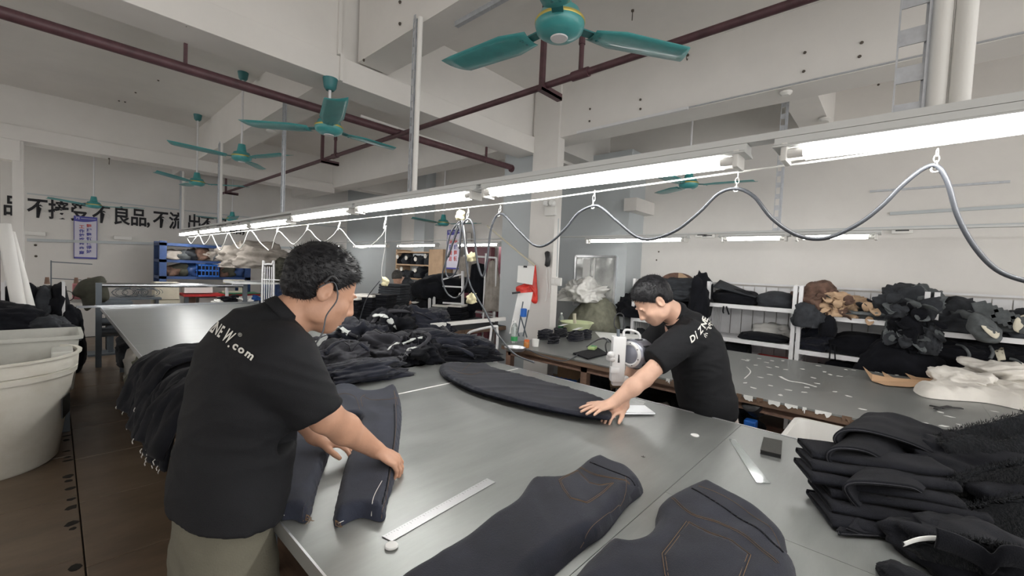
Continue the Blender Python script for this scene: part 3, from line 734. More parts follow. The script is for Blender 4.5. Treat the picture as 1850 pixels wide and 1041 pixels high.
def head_prims(F, c, M, s=1.0, k=.012):
    R = np.array(M); g = lambda p: V3(M, c, Vector(p)*s)
    E = lambda p, r, k=.012, op='u': F.ell(g(p), np.array(r)*s, R, k*s, op)
    E((-.012, 0, .035), (.098, .076, .088)); E((.03, 0, -.02), (.062, .062, .085), .02); E((.035, 0, -.062), (.05, .052, .05), .03); E((.058, 0, -.095), (.026, .026, .02), .02)
    for sd in (1, -1):
        E((.060, sd*.036, -.028), (.022, .022, .02), .02); E((.005, sd*.055, -.062), (.035, .014, .03), .02)
        E((.0835, sd*.031, .004), (.017, .017, .012), .008, 's'); E((.0755, sd*.031, .003), (.013, .0145, .0125), .003)
        E((.088, sd*.030, .0185), (.008, .02, .005), .008)
        E((-.008, sd*.078, -.004), (.021, .008, .032), .006); E((-.004, sd*.084, -.001), (.012, .006, .02), .004, 's'); E((.004, sd*.079, -.014), (.006, .006, .009), .004)
        E((.098, sd*.010, -.037), (.009, .008, .007), .006)
    F.cone(g((.09, 0, .008)), g((.108, 0, -.032)), .008*s, .0105*s, .012*s)
    E((.0885, 0, -.063), (.011, .023, .0055), .005); E((.0865, 0, -.073), (.0115, .019, .0065), .005); E((.10, 0, -.068), (.012, .026, .0022), .003, 's')
    E((.078, 0, -.045), (.016, .024, .012), .015)
def hair_mesh(c, M, s, name, h=.005, seed=0, strands=2600, L=.02, up=0):
    F = Field(); R = np.array(M); g = lambda p: V3(M, c, Vector(p)*s)
    F.ell(g((-.016, 0, .046)), np.array((.108, .088, .094))*s, R, .01); F.ell(g((-.05, 0, -.005)), np.array((.062, .066, .06))*s, R, .02)
    for sd in (1, -1): F.ell(g((.022, sd*.068, .012)), np.array((.014, .012, .03))*s, R, .01)
    c_ = np.array(c); lo = c_-.2; hi = c_+.2
    a = g((.062, 0, .055)); n = np.array(M@Vector((.72, 0, -.69))); F.plane_cut(a, n, lo, hi)
    for sd in (1, -1): F.ell(g((-.008, sd*.085, -.012)), np.array((.026, .03, .042))*s, R, .01, 's')
    me = F.mesh(h, name)
    me = relax(me, 1, lambda p: .0035*noise.noise(Vector(p)*70)+.0025*noise.noise(Vector(p)*25+Vector((seed, 0, 0))))
    bm = bmesh.new(); bm.from_mesh(me); bm.faces.ensure_lookup_table(); rnd = random.Random(seed); fs = list(bm.faces); C = Vector(g((-.01, 0, .02))); new = []
    fdir = M@Vector((.8, 0, .1))
    for i in range(strands):
        f = rnd.choice(fs); p = f.calc_center_median(); nn = f.normal; 
        if nn.dot((p-C)) < 0: continue
        d = (nn*.5+fdir*.45+Vector((rnd.uniform(-.3, .3), rnd.uniform(-.3, .3), rnd.uniform(-.2, .2)-.25))).normalized()*L*rnd.uniform(.5, 1.1); w = nn.cross(d).normalized()*.0011
        new.append((p-w-nn*.002, p+w-nn*.002, p+d))
    for a_, b_, c2 in new: bm.faces.new([bm.verts.new(a_), bm.verts.new(b_), bm.verts.new(c2)])
    bm.to_mesh(me); bm.free(); return me
def hand_prims(F, wrist, fwd, up, side=1, s=1.0, curl=(.25, .3, .3), spread=.12, thumb=(.55, .75, -.25), fcurl=None):
    """x to the fingertips, z out of the back of the hand, side: +1 thumb on +y"""
    M = basis(fwd, up); g = lambda p: V3(M, wrist, Vector(p)*s); R = np.array(M)
    F.ell(g((.045, 0, 0)), np.array((.05, .038, .015))*s, R, .012); F.ell(g((.07, 0, .001)), np.array((.028, .04, .013))*s, R, .01)
    F.ell(g((.03, side*.022, -.008)), np.array((.032, .018, .014))*s, R, .012); F.cone(g((-.02, 0, 0)), g((.02, 0, 0)), .024*s, .022*s, .015)
    ys = (.031, .0105, -.0105, -.031); Ls = (.068, .076, .071, .055)
    for i, (y, L) in enumerate(zip(ys, Ls)):
        y *= side; p = Vector((.088-abs(i-1.3)*.004, y, .002)); a = 0; hd = spread*(1.5-i)/1.5*side; pts = [p-Vector((.03, -.0*y, 0)), p]; rs = [.0095*s, .0095*s]
        cs = fcurl[i] if fcurl else curl
        for j, (f, cc) in enumerate(zip((.44, .3, .26), cs)):
            a += cc; p = p+Vector((math.cos(a)*math.cos(hd), math.sin(hd), -math.sin(a)))*(L*f); pts.append(p.copy()); rs.append((.0088-.0008*j)*s*(.9 if i == 3 else 1))
        q = [g(t) for t in pts]
        for j in range(len(q)-1): F.cone(q[j], q[j+1], rs[j], rs[j+1], .003)
    t = Vector(thumb); t.y *= side; t.normalize(); p0 = Vector((.018, side*.022, -.006)); p1 = p0+t*.042; t2 = (t+Vector((.45, 0, -.05))).normalized(); p2 = p1+t2*.032; p3 = p2+t2*.022
    q = [g(x) for x in (p0, p1, p2, p3)]; F.cone(q[0], q[1], .015*s, .0115*s, .008); F.cone(q[1], q[2], .0115*s, .0105*s, .004); F.cone(q[2], q[3], .0105*s, .0085*s, .004)
def fold_disp(centers, amp=.004, seed=0, base=.0025):
    def f(p):
        v = Vector(p); d = base*noise.noise(Vector((v.x*9, v.y*9, v.z*4+seed)))
        for c, ax, fr, rad, a in centers:
            r = (v-Vector(c)).length
            if r < rad: d += a*(1-r/rad)*(1-2*abs(noise.noise(Vector((v.dot(Vector(ax))*fr, seed, r*6)))))
        n = noise.noise(Vector((v.x*6+3, v.y*6, v.z*14+seed))); d += amp*.6*(1-abs(n)*3) if abs(n) < .33 else 0
        return d
    return f
def px_decal(target, glyphs, m, name, parent, lift=.0025):
    """print lettering: glyph outlines are projected onto the cloth from where they are read and lie on it"""
    t = bvh_of(target)
    for (me, org, ex, ey) in glyphs:
        bm = bmesh.new(); bm.from_mesh(me); bmesh.ops.triangulate(bm, faces=bm.faces)
        for _ in range(2):
            es = [e for e in bm.edges if (((e.verts[0].co-e.verts[1].co).x*Vector(ex)).length+((e.verts[0].co-e.verts[1].co).y*Vector(ey)).length) > 6]
            if es: bmesh.ops.subdivide_edges(bm, edges=es, cuts=1); bmesh.ops.triangulate(bm, faces=bm.faces)
        bad = []
        for v in bm.verts:
            q = Vector(org)+Vector(ex)*v.co.x+Vector(ey)*v.co.y; d = ray(q.x, q.y).normalized(); h = t.ray_cast(CAM, d)
            if h[0] is None: bad.append(v)
            else: v.co = h[0]+h[1]*lift
        if bad: bmesh.ops.delete(bm, geom=bad, context='VERTS')
        if len(bm.faces): obj(name, bm, m, parent)
        else: bm.free()
np_ = lambda v: np.array(v)

# ---- person bending over the near table (black polo with white lettering)
man = thing('person', 'person in black polo and khaki trousers bending over the near table', 'person', (.30, 1.42, 0))
hips = P(405, 958, 1.2); che = P(463, 640, 1.24); hc = P(581, 524, 1.3)
lat = Vector((-.12, 1, 0)).normalized()
shR = che+Vector((.01, -.165, .035)); shL = che+Vector((.035, .175, .035)); nk = P(524, 566, 1.255)
elR = P(588, 752, 1.22); wrR = at(678, 812, 'z', .945); tgR = at(726, 842, 'z', .885)
elL = Vector((.56, 1.63, 1.08)); wrL = at(575, 792, 'z', .935)
HM = basis((.90, -.16, -.40), (.35, -.05, .9))
B = Field()
B.esec(hips, che+Vector((0, 0, .03)), lat, [0, .5, 1], [.165, .15, .165], [.105, .105, .105], .05, cut=False) if False else None
B.cone(hips, che, .10, .10, .05); B.cone(shR, shL, .055, .055, .06); B.cone(che+Vector((.0, 0, .0)), nk+Vector((0, 0, -.02)), .09, .058, .05)
B.cone(nk, V3(HM, hc, (-.02, 0, -.05)), .058, .055, .03)
head_prims(B, hc, HM, 1.03)
B.chain([np_(shR), np_(elR)], [.055, .045], .03); B.cone(elR, elR+(wrR-elR)*.35, .045, .045, .02); B.cone(elR+(wrR-elR)*.35, wrR, .045, .028, .02)
hand_prims(B, wrR, (tgR-wrR)+Vector((0, 0, .005)), Vector((.25, -.35, .9)), -1 if False else 1, .98, curl=(.55, .6, .4), spread=.08, thumb=(.75, .45, -.55))
B.cone(shL, elL, .055, .043, .03); B.cone(elL, wrL, .043, .028, .02)
hand_prims(B, wrL, Vector((.8, -.55, -.32)), Vector((.2, .1, .95)), -1, .98, curl=(.3, .35, .3), thumb=(.75, .5, -.3))
bodym = relax(B.mesh(.0042, 'body'), 2)
body = obj('body', bodym, 'skin', man, smooth=True)
obj('hair', hair_mesh(hc, HM, 1.035, 'hair', .005, 3, 5200, .017), 'hair', man)
# cord over the ear
e0 = Vector(V3(HM, hc, (.0, -.088, .03))); bm = bm_(); tube(bm, smooth_pts([Vector(V3(HM, hc, (-.03, -.086, .0))), e0, Vector(V3(HM, hc, (.03, -.088, -.01))), P(590, 570, 1.2), P(583, 600, 1.19), P(566, 628, 1.18)], 5), .0022, 6); obj('ear_cord', bm, 'black_cable', man, smooth=True)
bm = bm_(); cc = Vector(V3(HM, hc, (-.012, -.09, .038))); tube(bm, smooth_pts([cc+Vector((-.02, 0, -.015)), cc+Vector((0, -.004, .006)), cc+Vector((.022, 0, -.012))], 4), .005, 8); obj('ear_hook', bm, 'mach_black', man, smooth=True)
S = Field()
a = hips+Vector((0, 0, .068)); b = che+Vector((.012, 0, .115))
S.esec(a, b, lat, [0, .12, .35, .62, .78, .9, 1], [.198, .188, .172, .192, .20, .16, .07], [.125, .132, .130, .132, .125, .10, .06], .03)
S.cone(shR+Vector((0, .03, -.01)), shR+Vector((.0, .0, -.03)), .075, .08, .05); S.cone(shL+Vector((0, -.03, -.01)), shL+Vector((0, 0, -.03)), .075, .08, .05)
S.cone(che+Vector((.02, 0, .05)), nk, .10, .062, .05)
sR = P(574, 742, 1.165); S.cone(shR+Vector((0, .01, -.02)), sR, .082, .062, .04); sL = shL+(elL-shL)*.36; S.cone(shL, sL, .08, .066, .04)
dR = (sR-shR).normalized(); S.plane_cut(sR+dR*.012, dR, sR-Vector((.065, .1, .1)), sR+Vector((.12, .1, .12)))
dL = (sL-shL).normalized(); S.plane_cut(sL+dL*.01, dL, sL-Vector((.1, .1, .1)), sL+Vector((.1, .1, .1)))
nd = (hc-nk).normalized(); S.plane_cut(nk+nd*-.004, nd, nk-Vector((.09, .09, .09)), nk+Vector((.12, .12, .14)))
sm = relax(S.mesh(.006, 'shirt'), 4, fold_disp([(shR+Vector((.03, .02, -.12)), (.5, .2, 1), 26, .24, .009), (hips+Vector((0, 0, .12)), (.8, .6, .1), 14, .3, .008), (sR, (.3, .1, 1), 30, .15, .005), (shL+Vector((.02, 0, -.1)), (0, .4, 1), 22, .2, .006), (che+Vector((-.06, -.05, -.15)), (.3, .6, .8), 12, .28, .007)], .005, 1))
shirt = obj('polo_shirt', sm, 'shirt_black', man, smooth=True)
# collar
bm = bm_(); rows = []
for i in range(4):
    rows.append([nk+nd*(-.028+.011*i)+(Matrix.Rotation(q, 3, nd)@(frame_of(nd)[0]))*(.072-.003*i) for q in [2*math.pi*j/36 for j in range(37)]])
gridmesh(bm, rows); obj('collar', bm, 'shirt_black', shirt, smooth=True, solid=.004)
T = Field()
pel = hips+Vector((0, 0, -.03)); T.esec(pel+Vector((0, 0, -.13)), pel+Vector((0, 0, .13)), lat, [0, 1], [.175, .16], [.112, .105], .04)
for sd, fx in ((-1, .0), (1, -.02)):
    h0 = pel+Vector((0, sd*.085, -.06)); kn = Vector((pel.x+.03+fx, pel.y+sd*.11, .47)); an = Vector((pel.x-.02+fx, pel.y+sd*.13, .08)); T.chain([np_(h0), np_(kn), np_(an)], [.095, .072, .062], .05)
tm = relax(T.mesh(.009, 'trousers'), 3, fold_disp([(pel+Vector((0, 0, -.35)), (.2, .2, 1), 18, .4, .008)], .004, 5)); obj('trousers', tm, 'trouser', man, smooth=True)
for sd, fx in ((-1, .0), (1, -.02)):
    bm = crumple_mesh((pel.x+.03+fx, pel.y+sd*.13, .003), (.135, .05, .10), seed=sd, amp=.03, flat=.5, sub=3); obj('shoe', bm, 'mach_black', man, smooth=True)
# lettering on the back of the shirt
def gl(s, size, bold=0, shear=0): return text_mesh(s, size, bold, 0, shear)
G1 = []
for ch, x, y, w, ang, hh in (('Z', 383, 598, 9, 38, 24), ('N', 385, 602, 12, 40, 25), ('E', 394, 609, 11, 42, 25), ('W', 400, 615, 17, 40, 24)):
    pass
# word one runs down and to the right; glyph height leans up and to the right
for ch, (x, y), (ex, ey), (ux, uy) in (('Z', (380, 598), (6, 4.5), (9.5, -15)), ('N', (384, 600), (8, 5.5), (9, -15)), ('E', (393, 607), (7, 5), (9, -15)), ('W', (401, 613), (8.5, 6.5), (12, -15))):
    me = gl(ch, 1, .025); G1.append((me, (x, y, 0), (ex*1.35, ey*1.35, 0), (ux*1.75, uy*1.75, 0)))
for ch, (x, y), a_, s_ in (('.', (412, 626), 33, 20), ('c', (420, 628), 36, 21), ('o', (430, 634), 36, 21), ('m', (442.5, 642), 36, 21)):
    a2 = math.radians(a_); me = gl(ch, 1, .035); G1.append((me, (x, y, 0), (s_*math.cos(a2), s_*math.sin(a2), 0), (s_*math.sin(a2)*.95, -s_*math.cos(a2)*.95, 0)))
G1.append((gl('®', 1, 0), (430, 607, 0), (9, 5, 0), (4, -8, 0)))
px_decal(shirt, G1, 'print_white', 'lettering', shirt)

# ---- person leaning on the far side
man2 = thing('person', 'person in a black t-shirt leaning both hands on folded trousers', 'person', (2.56, .80, 0))
hp = P(1283, 738, 2.40); ch = P(1252, 612, 2.36); hc2 = P(1180, 545, 2.28); nk2 = P(1216, 566, 2.34)
fac = Vector((-.70, .62, 0)).normalized(); l2 = Vector((-fac.y, fac.x, 0))
sl = P(1243, 606, 2.22); sr = ch-l2*.155+Vector((-.05, .05, .055))
el = P(1163, 684, 2.13); wl = P(1106, 729, 2.10); er = sr+Vector((-.16, .12, -.22)); wr = P(1124, 735, 2.15)
H2 = basis(Vector((-.60, .55, -.72)), Vector((-.35, .35, .85)))
B = Field(); B.cone(hp, ch, .115, .12, .05); B.cone(sl, sr, .052, .052, .05); B.cone(ch, nk2, .09, .058, .05); B.cone(nk2, V3(H2, hc2, (-.025, 0, -.045)), .060, .060, .03)
head_prims(B, hc2, H2, 1.0)
B.cone(sl, el, .052, .043, .03); B.cone(el, el+(wl-el)*.35, .043, .043, .02); B.cone(el+(wl-el)*.35, wl, .043, .027, .02)
hand_prims(B, wl, Vector((-.86, .40, -.14)), Vector((-.05, -.05, 1)), -1, 1.05, curl=(.08, .1, .08), spread=.30, thumb=(.45, .85, -.15))
B.cone(sr, er, .05, .042, .03); B.cone(er, wr, .042, .027, .02)
hand_prims(B, wr, Vector((-.85, .22, -.2)), Vector((0, 0, 1)), 1, .98, curl=(.3, .35, .2), spread=.08, thumb=(.75, .5, -.25))
obj('body', relax(B.mesh(.005, 'body'), 2), 'skin2', man2, smooth=True)
obj('hair', hair_mesh(hc2, H2, 1.01, 'hair', .006, 11, 3200, .016), 'hair', man2)
S = Field(); a = hp+Vector((0, 0, -.04)); b = ch+Vector((-.03, .03, .115))
S.esec(a, b, l2, [0, .15, .4, .65, .8, .92, 1], [.165, .18, .176, .19, .18, .14, .07], [.125, .142, .134, .14, .135, .10, .06], .03)
S.cone(sl+l2*-.03, sl, .07, .078, .05); S.cone(sr+l2*.03, sr, .07, .078, .05); S.cone(ch+Vector((-.02, .02, .05)), nk2, .10, .066, .05)
s2 = P(1184, 652, 2.16); S.cone(sl, s2, .082, .072, .04); d2 = (s2-sl).normalized(); S.plane_cut(s2+d2*.012, d2, s2-Vector((.12, .12, .1)), s2+Vector((.1, .1, .1)))
s3 = sr+(er-sr)*.7; S.cone(sr, s3, .078, .068, .04)
nd = (hc2-nk2).normalized(); S.plane_cut(nk2+nd*.008, nd, nk2-Vector((.1, .1, .09)), nk2+Vector((.13, .13, .14)))
sm = relax(S.mesh(.007, 'shirt'), 4, fold_disp([(sl+Vector((0, 0, -.12)), (.4, .3, 1), 26, .26, .008), (hp+Vector((0, 0, .12)), (.4, .6, .6), 18, .25, .006), (s2, (.3, .1, 1), 26, .14, .004)], .005, 8))
sh2 = obj('t_shirt', sm, 'shirt_black', man2, smooth=True)
bm = bm_(); rows = []
for i in range(3): rows.append([nk2+nd*(-.022+.02*i)+(Matrix.Rotation(q, 3, nd)@(frame_of(nd)[0]))*(.075-.003*i) for q in [2*math.pi*j/36 for j in range(37)]])
gridmesh(bm, rows); obj('collar', bm, 'shirt_black', sh2, smooth=True, solid=.004)
T = Field(); pel = hp+Vector((0.02, 0, -.03)); T.esec(pel+Vector((0, 0, -.13)), pel+Vector((0, 0, .06)), l2, [0, 1], [.165, .15], [.115, .11], .04)
for sd in (-1, 1):
    h0 = pel+l2*(sd*.08)+Vector((0, 0, -.06)); T.chain([np_(h0), np_(Vector((h0.x+.02, h0.y, .46))), np_(Vector((h0.x+.06, h0.y-.03, .08)))], [.09, .07, .058], .05)
obj('trousers', relax(T.mesh(.01, 'trousers'), 3), mat('trouser_light', (.42, .38, .36), .85), man2, smooth=True)
for sd in (-1, 1):
    q = pel+l2*(sd*.08); bm = crumple_mesh((q.x+.02, q.y-.01, .003), (.13, .05, .09), rz=2.4, seed=sd, amp=.03, flat=.5, sub=3); obj('shoe', bm, 'mach_black', man2, smooth=True)
G2 = []
def run(chars, p0, p1, size, up, bold, sx=1.0):
    n = len(chars)
    for i, c_ in enumerate(chars):
        t = i/(n-1) if n > 1 else 0; x = p0[0]+(p1[0]-p0[0])*t; y = p0[1]+(p1[1]-p0[1])*t; d = Vector((p1[0]-p0[0], p1[1]-p0[1], 0)).normalized()
        G2.append((gl(c_, 1, bold), (x, y, 0), d*size*sx, Vector(up)*size))
for c_, (x, y), (dx, dy), (ux, uy) in (('D', (1248, 620), (12.4, -8.4), (-4.3, -15.7)), ('i', (1258.5, 612.5), (9, -9), (-6, -20)), ('Z', (1265, 605), (7.5, -10.5), (-7, -14)), ('N', (1273, 595), (5, -14), (-11, -10)), ('E', (1277, 583.5), (3, -13), (-13.5, -8)), ('W', (1279, 574), (1, -11), (-12, -6))):
    G2.append((gl(c_, 1, .03), (x, y, 0), (dx, dy, 0), (ux, uy, 0)))
for c_, (x, y) in (('小', (1275, 611)), ('飞', (1281, 600.5)), ('牛', (1284, 592)), ('制', (1287, 583.5)), ('衣', (1289, 575))):
    G2.append((gl(c_, 1, .03), (x, y, 0), (4, -8, 0), (-7.5, -4.5, 0)))
px_decal(sh2, G2, 'print_white', 'lettering', sh2)

# ---- person far behind, bent over a stack
m3 = P(722, 505, 6.6); man3 = thing('person', 'far worker in dark clothes bending behind the tall dark fabric stack', 'person', (m3.x, m3.y, 0))
H3 = basis((-.45, -.5, -.7), (-.4, -.3, .8)); c3 = P(718, 503, 6.6); n3 = P(734, 511, 6.66); t3 = P(748, 535, 6.75)
B = Field(); head_prims(B, c3, H3, .95); B.cone(V3(H3, c3, (-.02, 0, -.04)), n3, .055, .06, .03); B.cone(n3, t3, .08, .13, .05); B.cone(n3+Vector((0, -.12, -.04)), P(742, 548, 6.5), .05, .04, .03); B.cone(P(742, 548, 6.5), P(728, 556, 6.35), .035, .028, .02)
hand_prims(B, P(728, 556, 6.35), (-.8, -.3, -.3), (0, 0, 1), 1, .95)
B.cone(n3+Vector((.15, .12, -.05)), n3+Vector((.1, .1, -.35)), .05, .04, .03); B.cone(t3, Vector((t3.x, t3.y, .9)), .13, .12, .05)
for sd in (-.08, .08): B.cone((t3.x+sd, t3.y, .9), (t3.x+sd, t3.y, .06), .08, .05, .04)
obj('body', relax(B.mesh(.009, 'body'), 1), 'skin2', man3, smooth=True)
obj('hair', hair_mesh(c3, H3, .93, 'hair', .01, 5, 500, .01), mat('hair_grey', (.06, .055, .05), .7, var=.4, vs=40), man3)
S = Field(); S.cone(n3, t3, .095, .15, .05); S.cone(t3, Vector((t3.x, t3.y, .85)), .16, .15, .05); S.cone(n3+Vector((0, -.12, -.04)), P(744, 545, 6.52), .068, .052, .03); S.cone(n3+Vector((.15, .12, -.05)), n3+Vector((.1, .1, -.3)), .06, .05, .03)
obj('shirt', relax(S.mesh(.012, 'shirt'), 2, fold_disp([(t3, (0, 0, 1), 20, .3, .01)], .004, 3)), 'dark_grey_cloth', man3, smooth=True)
# ================================================================ TABLES
def leg(bm, x, y, h, w=.05): bb(bm, x-w/2, x+w/2, y-w/2, y+w/2, 0, h)
t = thing('cutting_table', 'long grey steel topped cutting table in front, nearest the camera', 'table', (1.4, 3.1, 0))
for i, (x0, x1, y0, y1) in enumerate(((.43, 1.41, -1.8, .539), (1.41, 2.36, -1.8, .539), (.43, 2.36, .541, 1.0), (.43, 2.36, 1.0, 2.05), (.43, 2.36, 2.052, 4.5), (.43, 2.36, 4.502, 7.76))):
    if i == 2: y1 = 2.05
    if i == 3: continue
    bm = bm_(); bb(bm, x0+.0008, x1-.0008, y0, y1, .842, .85); obj('steel_sheet', bm, 'steel_top', t)
bm = bm_(); bb(bm, .435, 2.355, -1.79, 7.75, .812, .841); obj('wooden_board', bm, 'wood_edge', t)
bm = bm_(); bb(bm, .424, .4295, -1.8, 7.76, .81, .853); obj('edge_trim', bm, 'alu', t)
bm = bm_(); bb(bm, 2.3605, 2.366, -1.8, 7.76, .81, .853); obj('edge_trim', bm, 'alu', t)
for y in (-1.6, .1, 1.9, 3.7, 5.6, 7.5):
    for x in (.62, 2.2):
        bm = bm_(); leg(bm, x, y, .811); obj('leg', bm, 'grey_steel', t)
bm = bm_(); bb(bm, .6, 2.2, -1.6, 7.5, .22, .25); obj('under_shelf', bm, 'wood_edge', t)
bm = bm_(); bb(bm, .6, .65, -1.6, 7.5, .77, .81); bb(bm, 2.17, 2.22, -1.6, 7.5, .77, .81); obj('apron', bm, 'leg_brown', t)
# pale sealing tape on a sheet joint and scuffs
a = tab(728, 706); b = tab(818, 689)
bm = bm_(); bb(bm, .8, 2.35, 2.044, 2.058, .8502, .851); obj('joint_tape', bm, 'paper', t)

t2 = thing('cutting_table', 'second cutting table with a chipped brown edge behind the leaning person', 'table', (3.9, .6, 0))
y = 2.86
for (y0, y1) in ((-1.9, -.45), (-.449, 1.25), (1.251, 2.86)):
    bm = bm_(); bb(bm, 3.0, 4.78, y0, y1, .838, .85); obj('steel_sheet', bm, 'steel_top', t2)
bm = bm_(); bb(bm, 3.005, 4.77, -1.9, 2.855, .80, .8375); obj('wooden_board', bm, 'wood_edge', t2)
# flaking white sheet along the front edge
random.seed(3); yy = -1.6
while yy < 2.8:
    L = random.uniform(.02, .09); 
    if random.random() < .9 and yy < 1.3:
        bm = bm_(); n = 7; prism(bm, [(2.999, yy+L*q/n, .846-random.uniform(.004, .032)) for q in range(n+1)]+[(2.999, yy+L, .852), (2.999, yy, .852)], (-.004, 0, 0)); obj('torn_edge_flake', bm, 'paper' if random.random() < .75 else 'wood_edge', t2)
    yy += L+random.uniform(.01, .05)
for x, y in ((3.08, 2.8), (3.08, 1.92), (3.08, 1.0), (3.08, 0), (4.7, 2.8), (4.7, 1.0), (4.7, -1)):
    bm = bm_(); leg(bm, x, y, .80, .06); obj('leg', bm, 'leg_brown', t2)
bm = bm_(); bb(bm, 3.05, 3.1, -1.8, 2.8, .745, .80); obj('apron', bm, 'leg_brown', t2)
bm = bm_(); bb(bm, 3.1, 4.7, -1.8, 2.8, .16, .19); obj('under_shelf', bm, 'wood_edge', t2)

t3 = thing('side_table', 'dark wooden side table holding folded dark stacks beyond the jeans heap', 'table', (3.6, 4.6, 0))
bm = bm_(); bb(bm, 2.62, 4.35, 3.75, 5.35, .80, .85, bev=.004); obj('tabletop', bm, 'wood_edge', t3)
bm = bm_(); bb(bm, 2.63, 4.34, 3.76, 5.34, .8505, .853); obj('tabletop_cover', bm, 'dark_grey_cloth', t3)
for x, y in ((2.75, 3.85), (4.2, 3.85), (2.75, 5.2), (4.2, 5.2), (3.45, 3.85)):
    bm = bm_(); leg(bm, x, y, .80, .05); obj('leg', bm, 'leg_brown', t3)

# bar and roller stand at the far end
bm = bm_(); bar(bm, (.20, 7.66, .868), (2.3, 7.78, .868), .03, .03); obj('steel_bar', bm, 'chrome', label='bright square steel bar lying across the far end of the front table', cat='bar')
t = thing('roller_stand', 'grey steel stand with a bright roller beyond the far end of the front table', 'stand', (1.3, 8.0, 0))
for x in (.42, 2.16):
    bm = bm_(); bb(bm, x-.03, x+.03, 7.97, 8.03, 0, 1.16); obj('upright', bm, 'grey_steel', t)
bm = bm_(); cyl(bm, (.45, 8.0, 1.13), (2.13, 8.0, 1.13), .032, seg=16); obj('top_roller', bm, 'chrome', t, smooth='auto')
for z, yy in ((.78, 8.05), (.62, 8.02), (.48, 8.08)):
    bm = bm_(); cyl(bm, (.45, yy, z), (2.13, yy, z), .055, seg=16); obj('lower_roller', bm, 'grey_steel', t, smooth='auto')
bm = bm_(); bb(bm, .45, 2.13, 8.1, 8.2, .4, .43); obj('cross_rail', bm, 'grey_steel', t)

# ================================================================ JEANS ON THE NEAR TABLE
def pl(pxs, z=.87): return [tuple(tab(x, y, z)[:2]) for x, y in pxs]
# nearest pair
oJ = pl([(1263, 874), (1279, 876), (1339, 906), (1385, 934), (1422, 973), (1418, 1000), (1440, 1022), (1436, 1075), (1380, 1120), (1250, 1200), (1100, 1250), (960, 1150), (1040, 1035), (1077, 998), (1100, 980), (1130, 982), (1162, 970), (1183, 945), (1188, 915), (1217, 893)], .88)
j = cloth('jeans', oJ, .052, .045, 'denim', label='nearest dark jeans with orange stitched back pocket, cut off by the bottom edge', cat='jeans', group='finished dark jeans laid on the near table', amp=.010, sc=6, ang=2.6, res=.0085, seed=4)
pB = pl([(1243, 938), (1284, 957), (1320, 972), (1354, 998), (1338, 1041), (1300, 1075), (1240, 1075), (1205, 1030), (1199, 996)], .915)
yk = pl([(1215, 897), (1250, 925), (1300, 938), (1350, 968), (1405, 1016)], .915); wb = pl([(1250, 881), (1302, 910), (1362, 948), (1415, 995)], .915); wb2 = pl([(1262, 877), (1310, 896), (1370, 934), (1419, 978)], .915)
stitch(j, [[Vector((*p, 0)) for p in pB]+[Vector((*pB[0], 0))], smooth_pts([(*p, 0) for p in yk], 5)], r=.0008)
stitch(j, [smooth_pts([(*p, 0) for p in wb2], 5)], 'thread', .0007, off=0)
def raised(o, outline, h, m, name, res=.008):
    t_ = bvh_of(o)
    def zf(x, y):
        q = t_.ray_cast(Vector((x, y, 3)), Vector((0, 0, -1))); return q[0].z if q[0] is not None else .86
    return cloth(name, outline, h, .004, m, o, zf=zf, amp=0, res=res, closed_n=1)
raised(j, pB, .0025, 'denim', 'back_pocket')
t_ = bvh_of(j); bm = bm_(); tube(bm, conform(t_, smooth_pts([(*p, 0) for p in wb], 6), .0005), .0028, 6); obj('waistband_seam', bm, 'denim_black', j, smooth=True)
# second pair
oA = pl([(1085, 825), (1110, 836), (1137, 845), (1159, 868), (1150, 882), (1120, 915), (1085, 955), (1050, 974), (1010, 1005), (960, 1045), (900, 1110), (700, 1110), (715, 1045), (780, 1005), (845, 963), (882, 935), (930, 904), (958, 866), (975, 866), (1008, 862), (1040, 845), (1062, 829)], .885)
oA2 = pl([(1100, 850), (1162, 880), (1130, 915), (1095, 960), (1060, 985), (1020, 1018), (975, 1060), (930, 1110), (780, 1110), (900, 990), (1000, 900)], .86)
jb = cloth('jeans', oA, .042, .035, 'denim', label='dark jeans lying face down right of the steel ruler, waistband pointing right', cat='jeans', group='finished dark jeans laid on the near table', amp=.009, sc=7, ang=.9, res=.0085, seed=9, zb=.858)
cloth('under_leg', oA2, .03, .02, 'denim', jb, amp=.003, sc=8, ang=.9, res=.012, seed=19)
pA = pl([(1043, 843), (1065, 866), (1085, 873), (1107, 874), (1085, 890), (1060, 906), (1031, 901), (1018, 884), (1011, 869)], .905)
stitch(jb, [[Vector((*p, 0)) for p in pA]+[Vector((*pA[0], 0))], smooth_pts([(*p, 0) for p in pl([(1048, 838), (1075, 853), (1105, 864), (1138, 872)], .905)], 5)], r=.0007, off=.003)
stitch(jb, [smooth_pts([(*p, 0) for p in pl([(1130, 862), (1128, 890), (1080, 935), (1045, 965)], .905)], 5)], 'thread', .0006, off=0)
raised(jb, pA, .002, 'denim', 'back_pocket')
t_ = bvh_of(jb); bm = bm_(); tube(bm, conform(t_, smooth_pts([(*p, 0) for p in pl([(1066, 832), (1103, 850), (1148, 868)], .905)], 6), .0005), .0024, 6); obj('waistband_seam', bm, 'denim_black', jb, smooth=True)

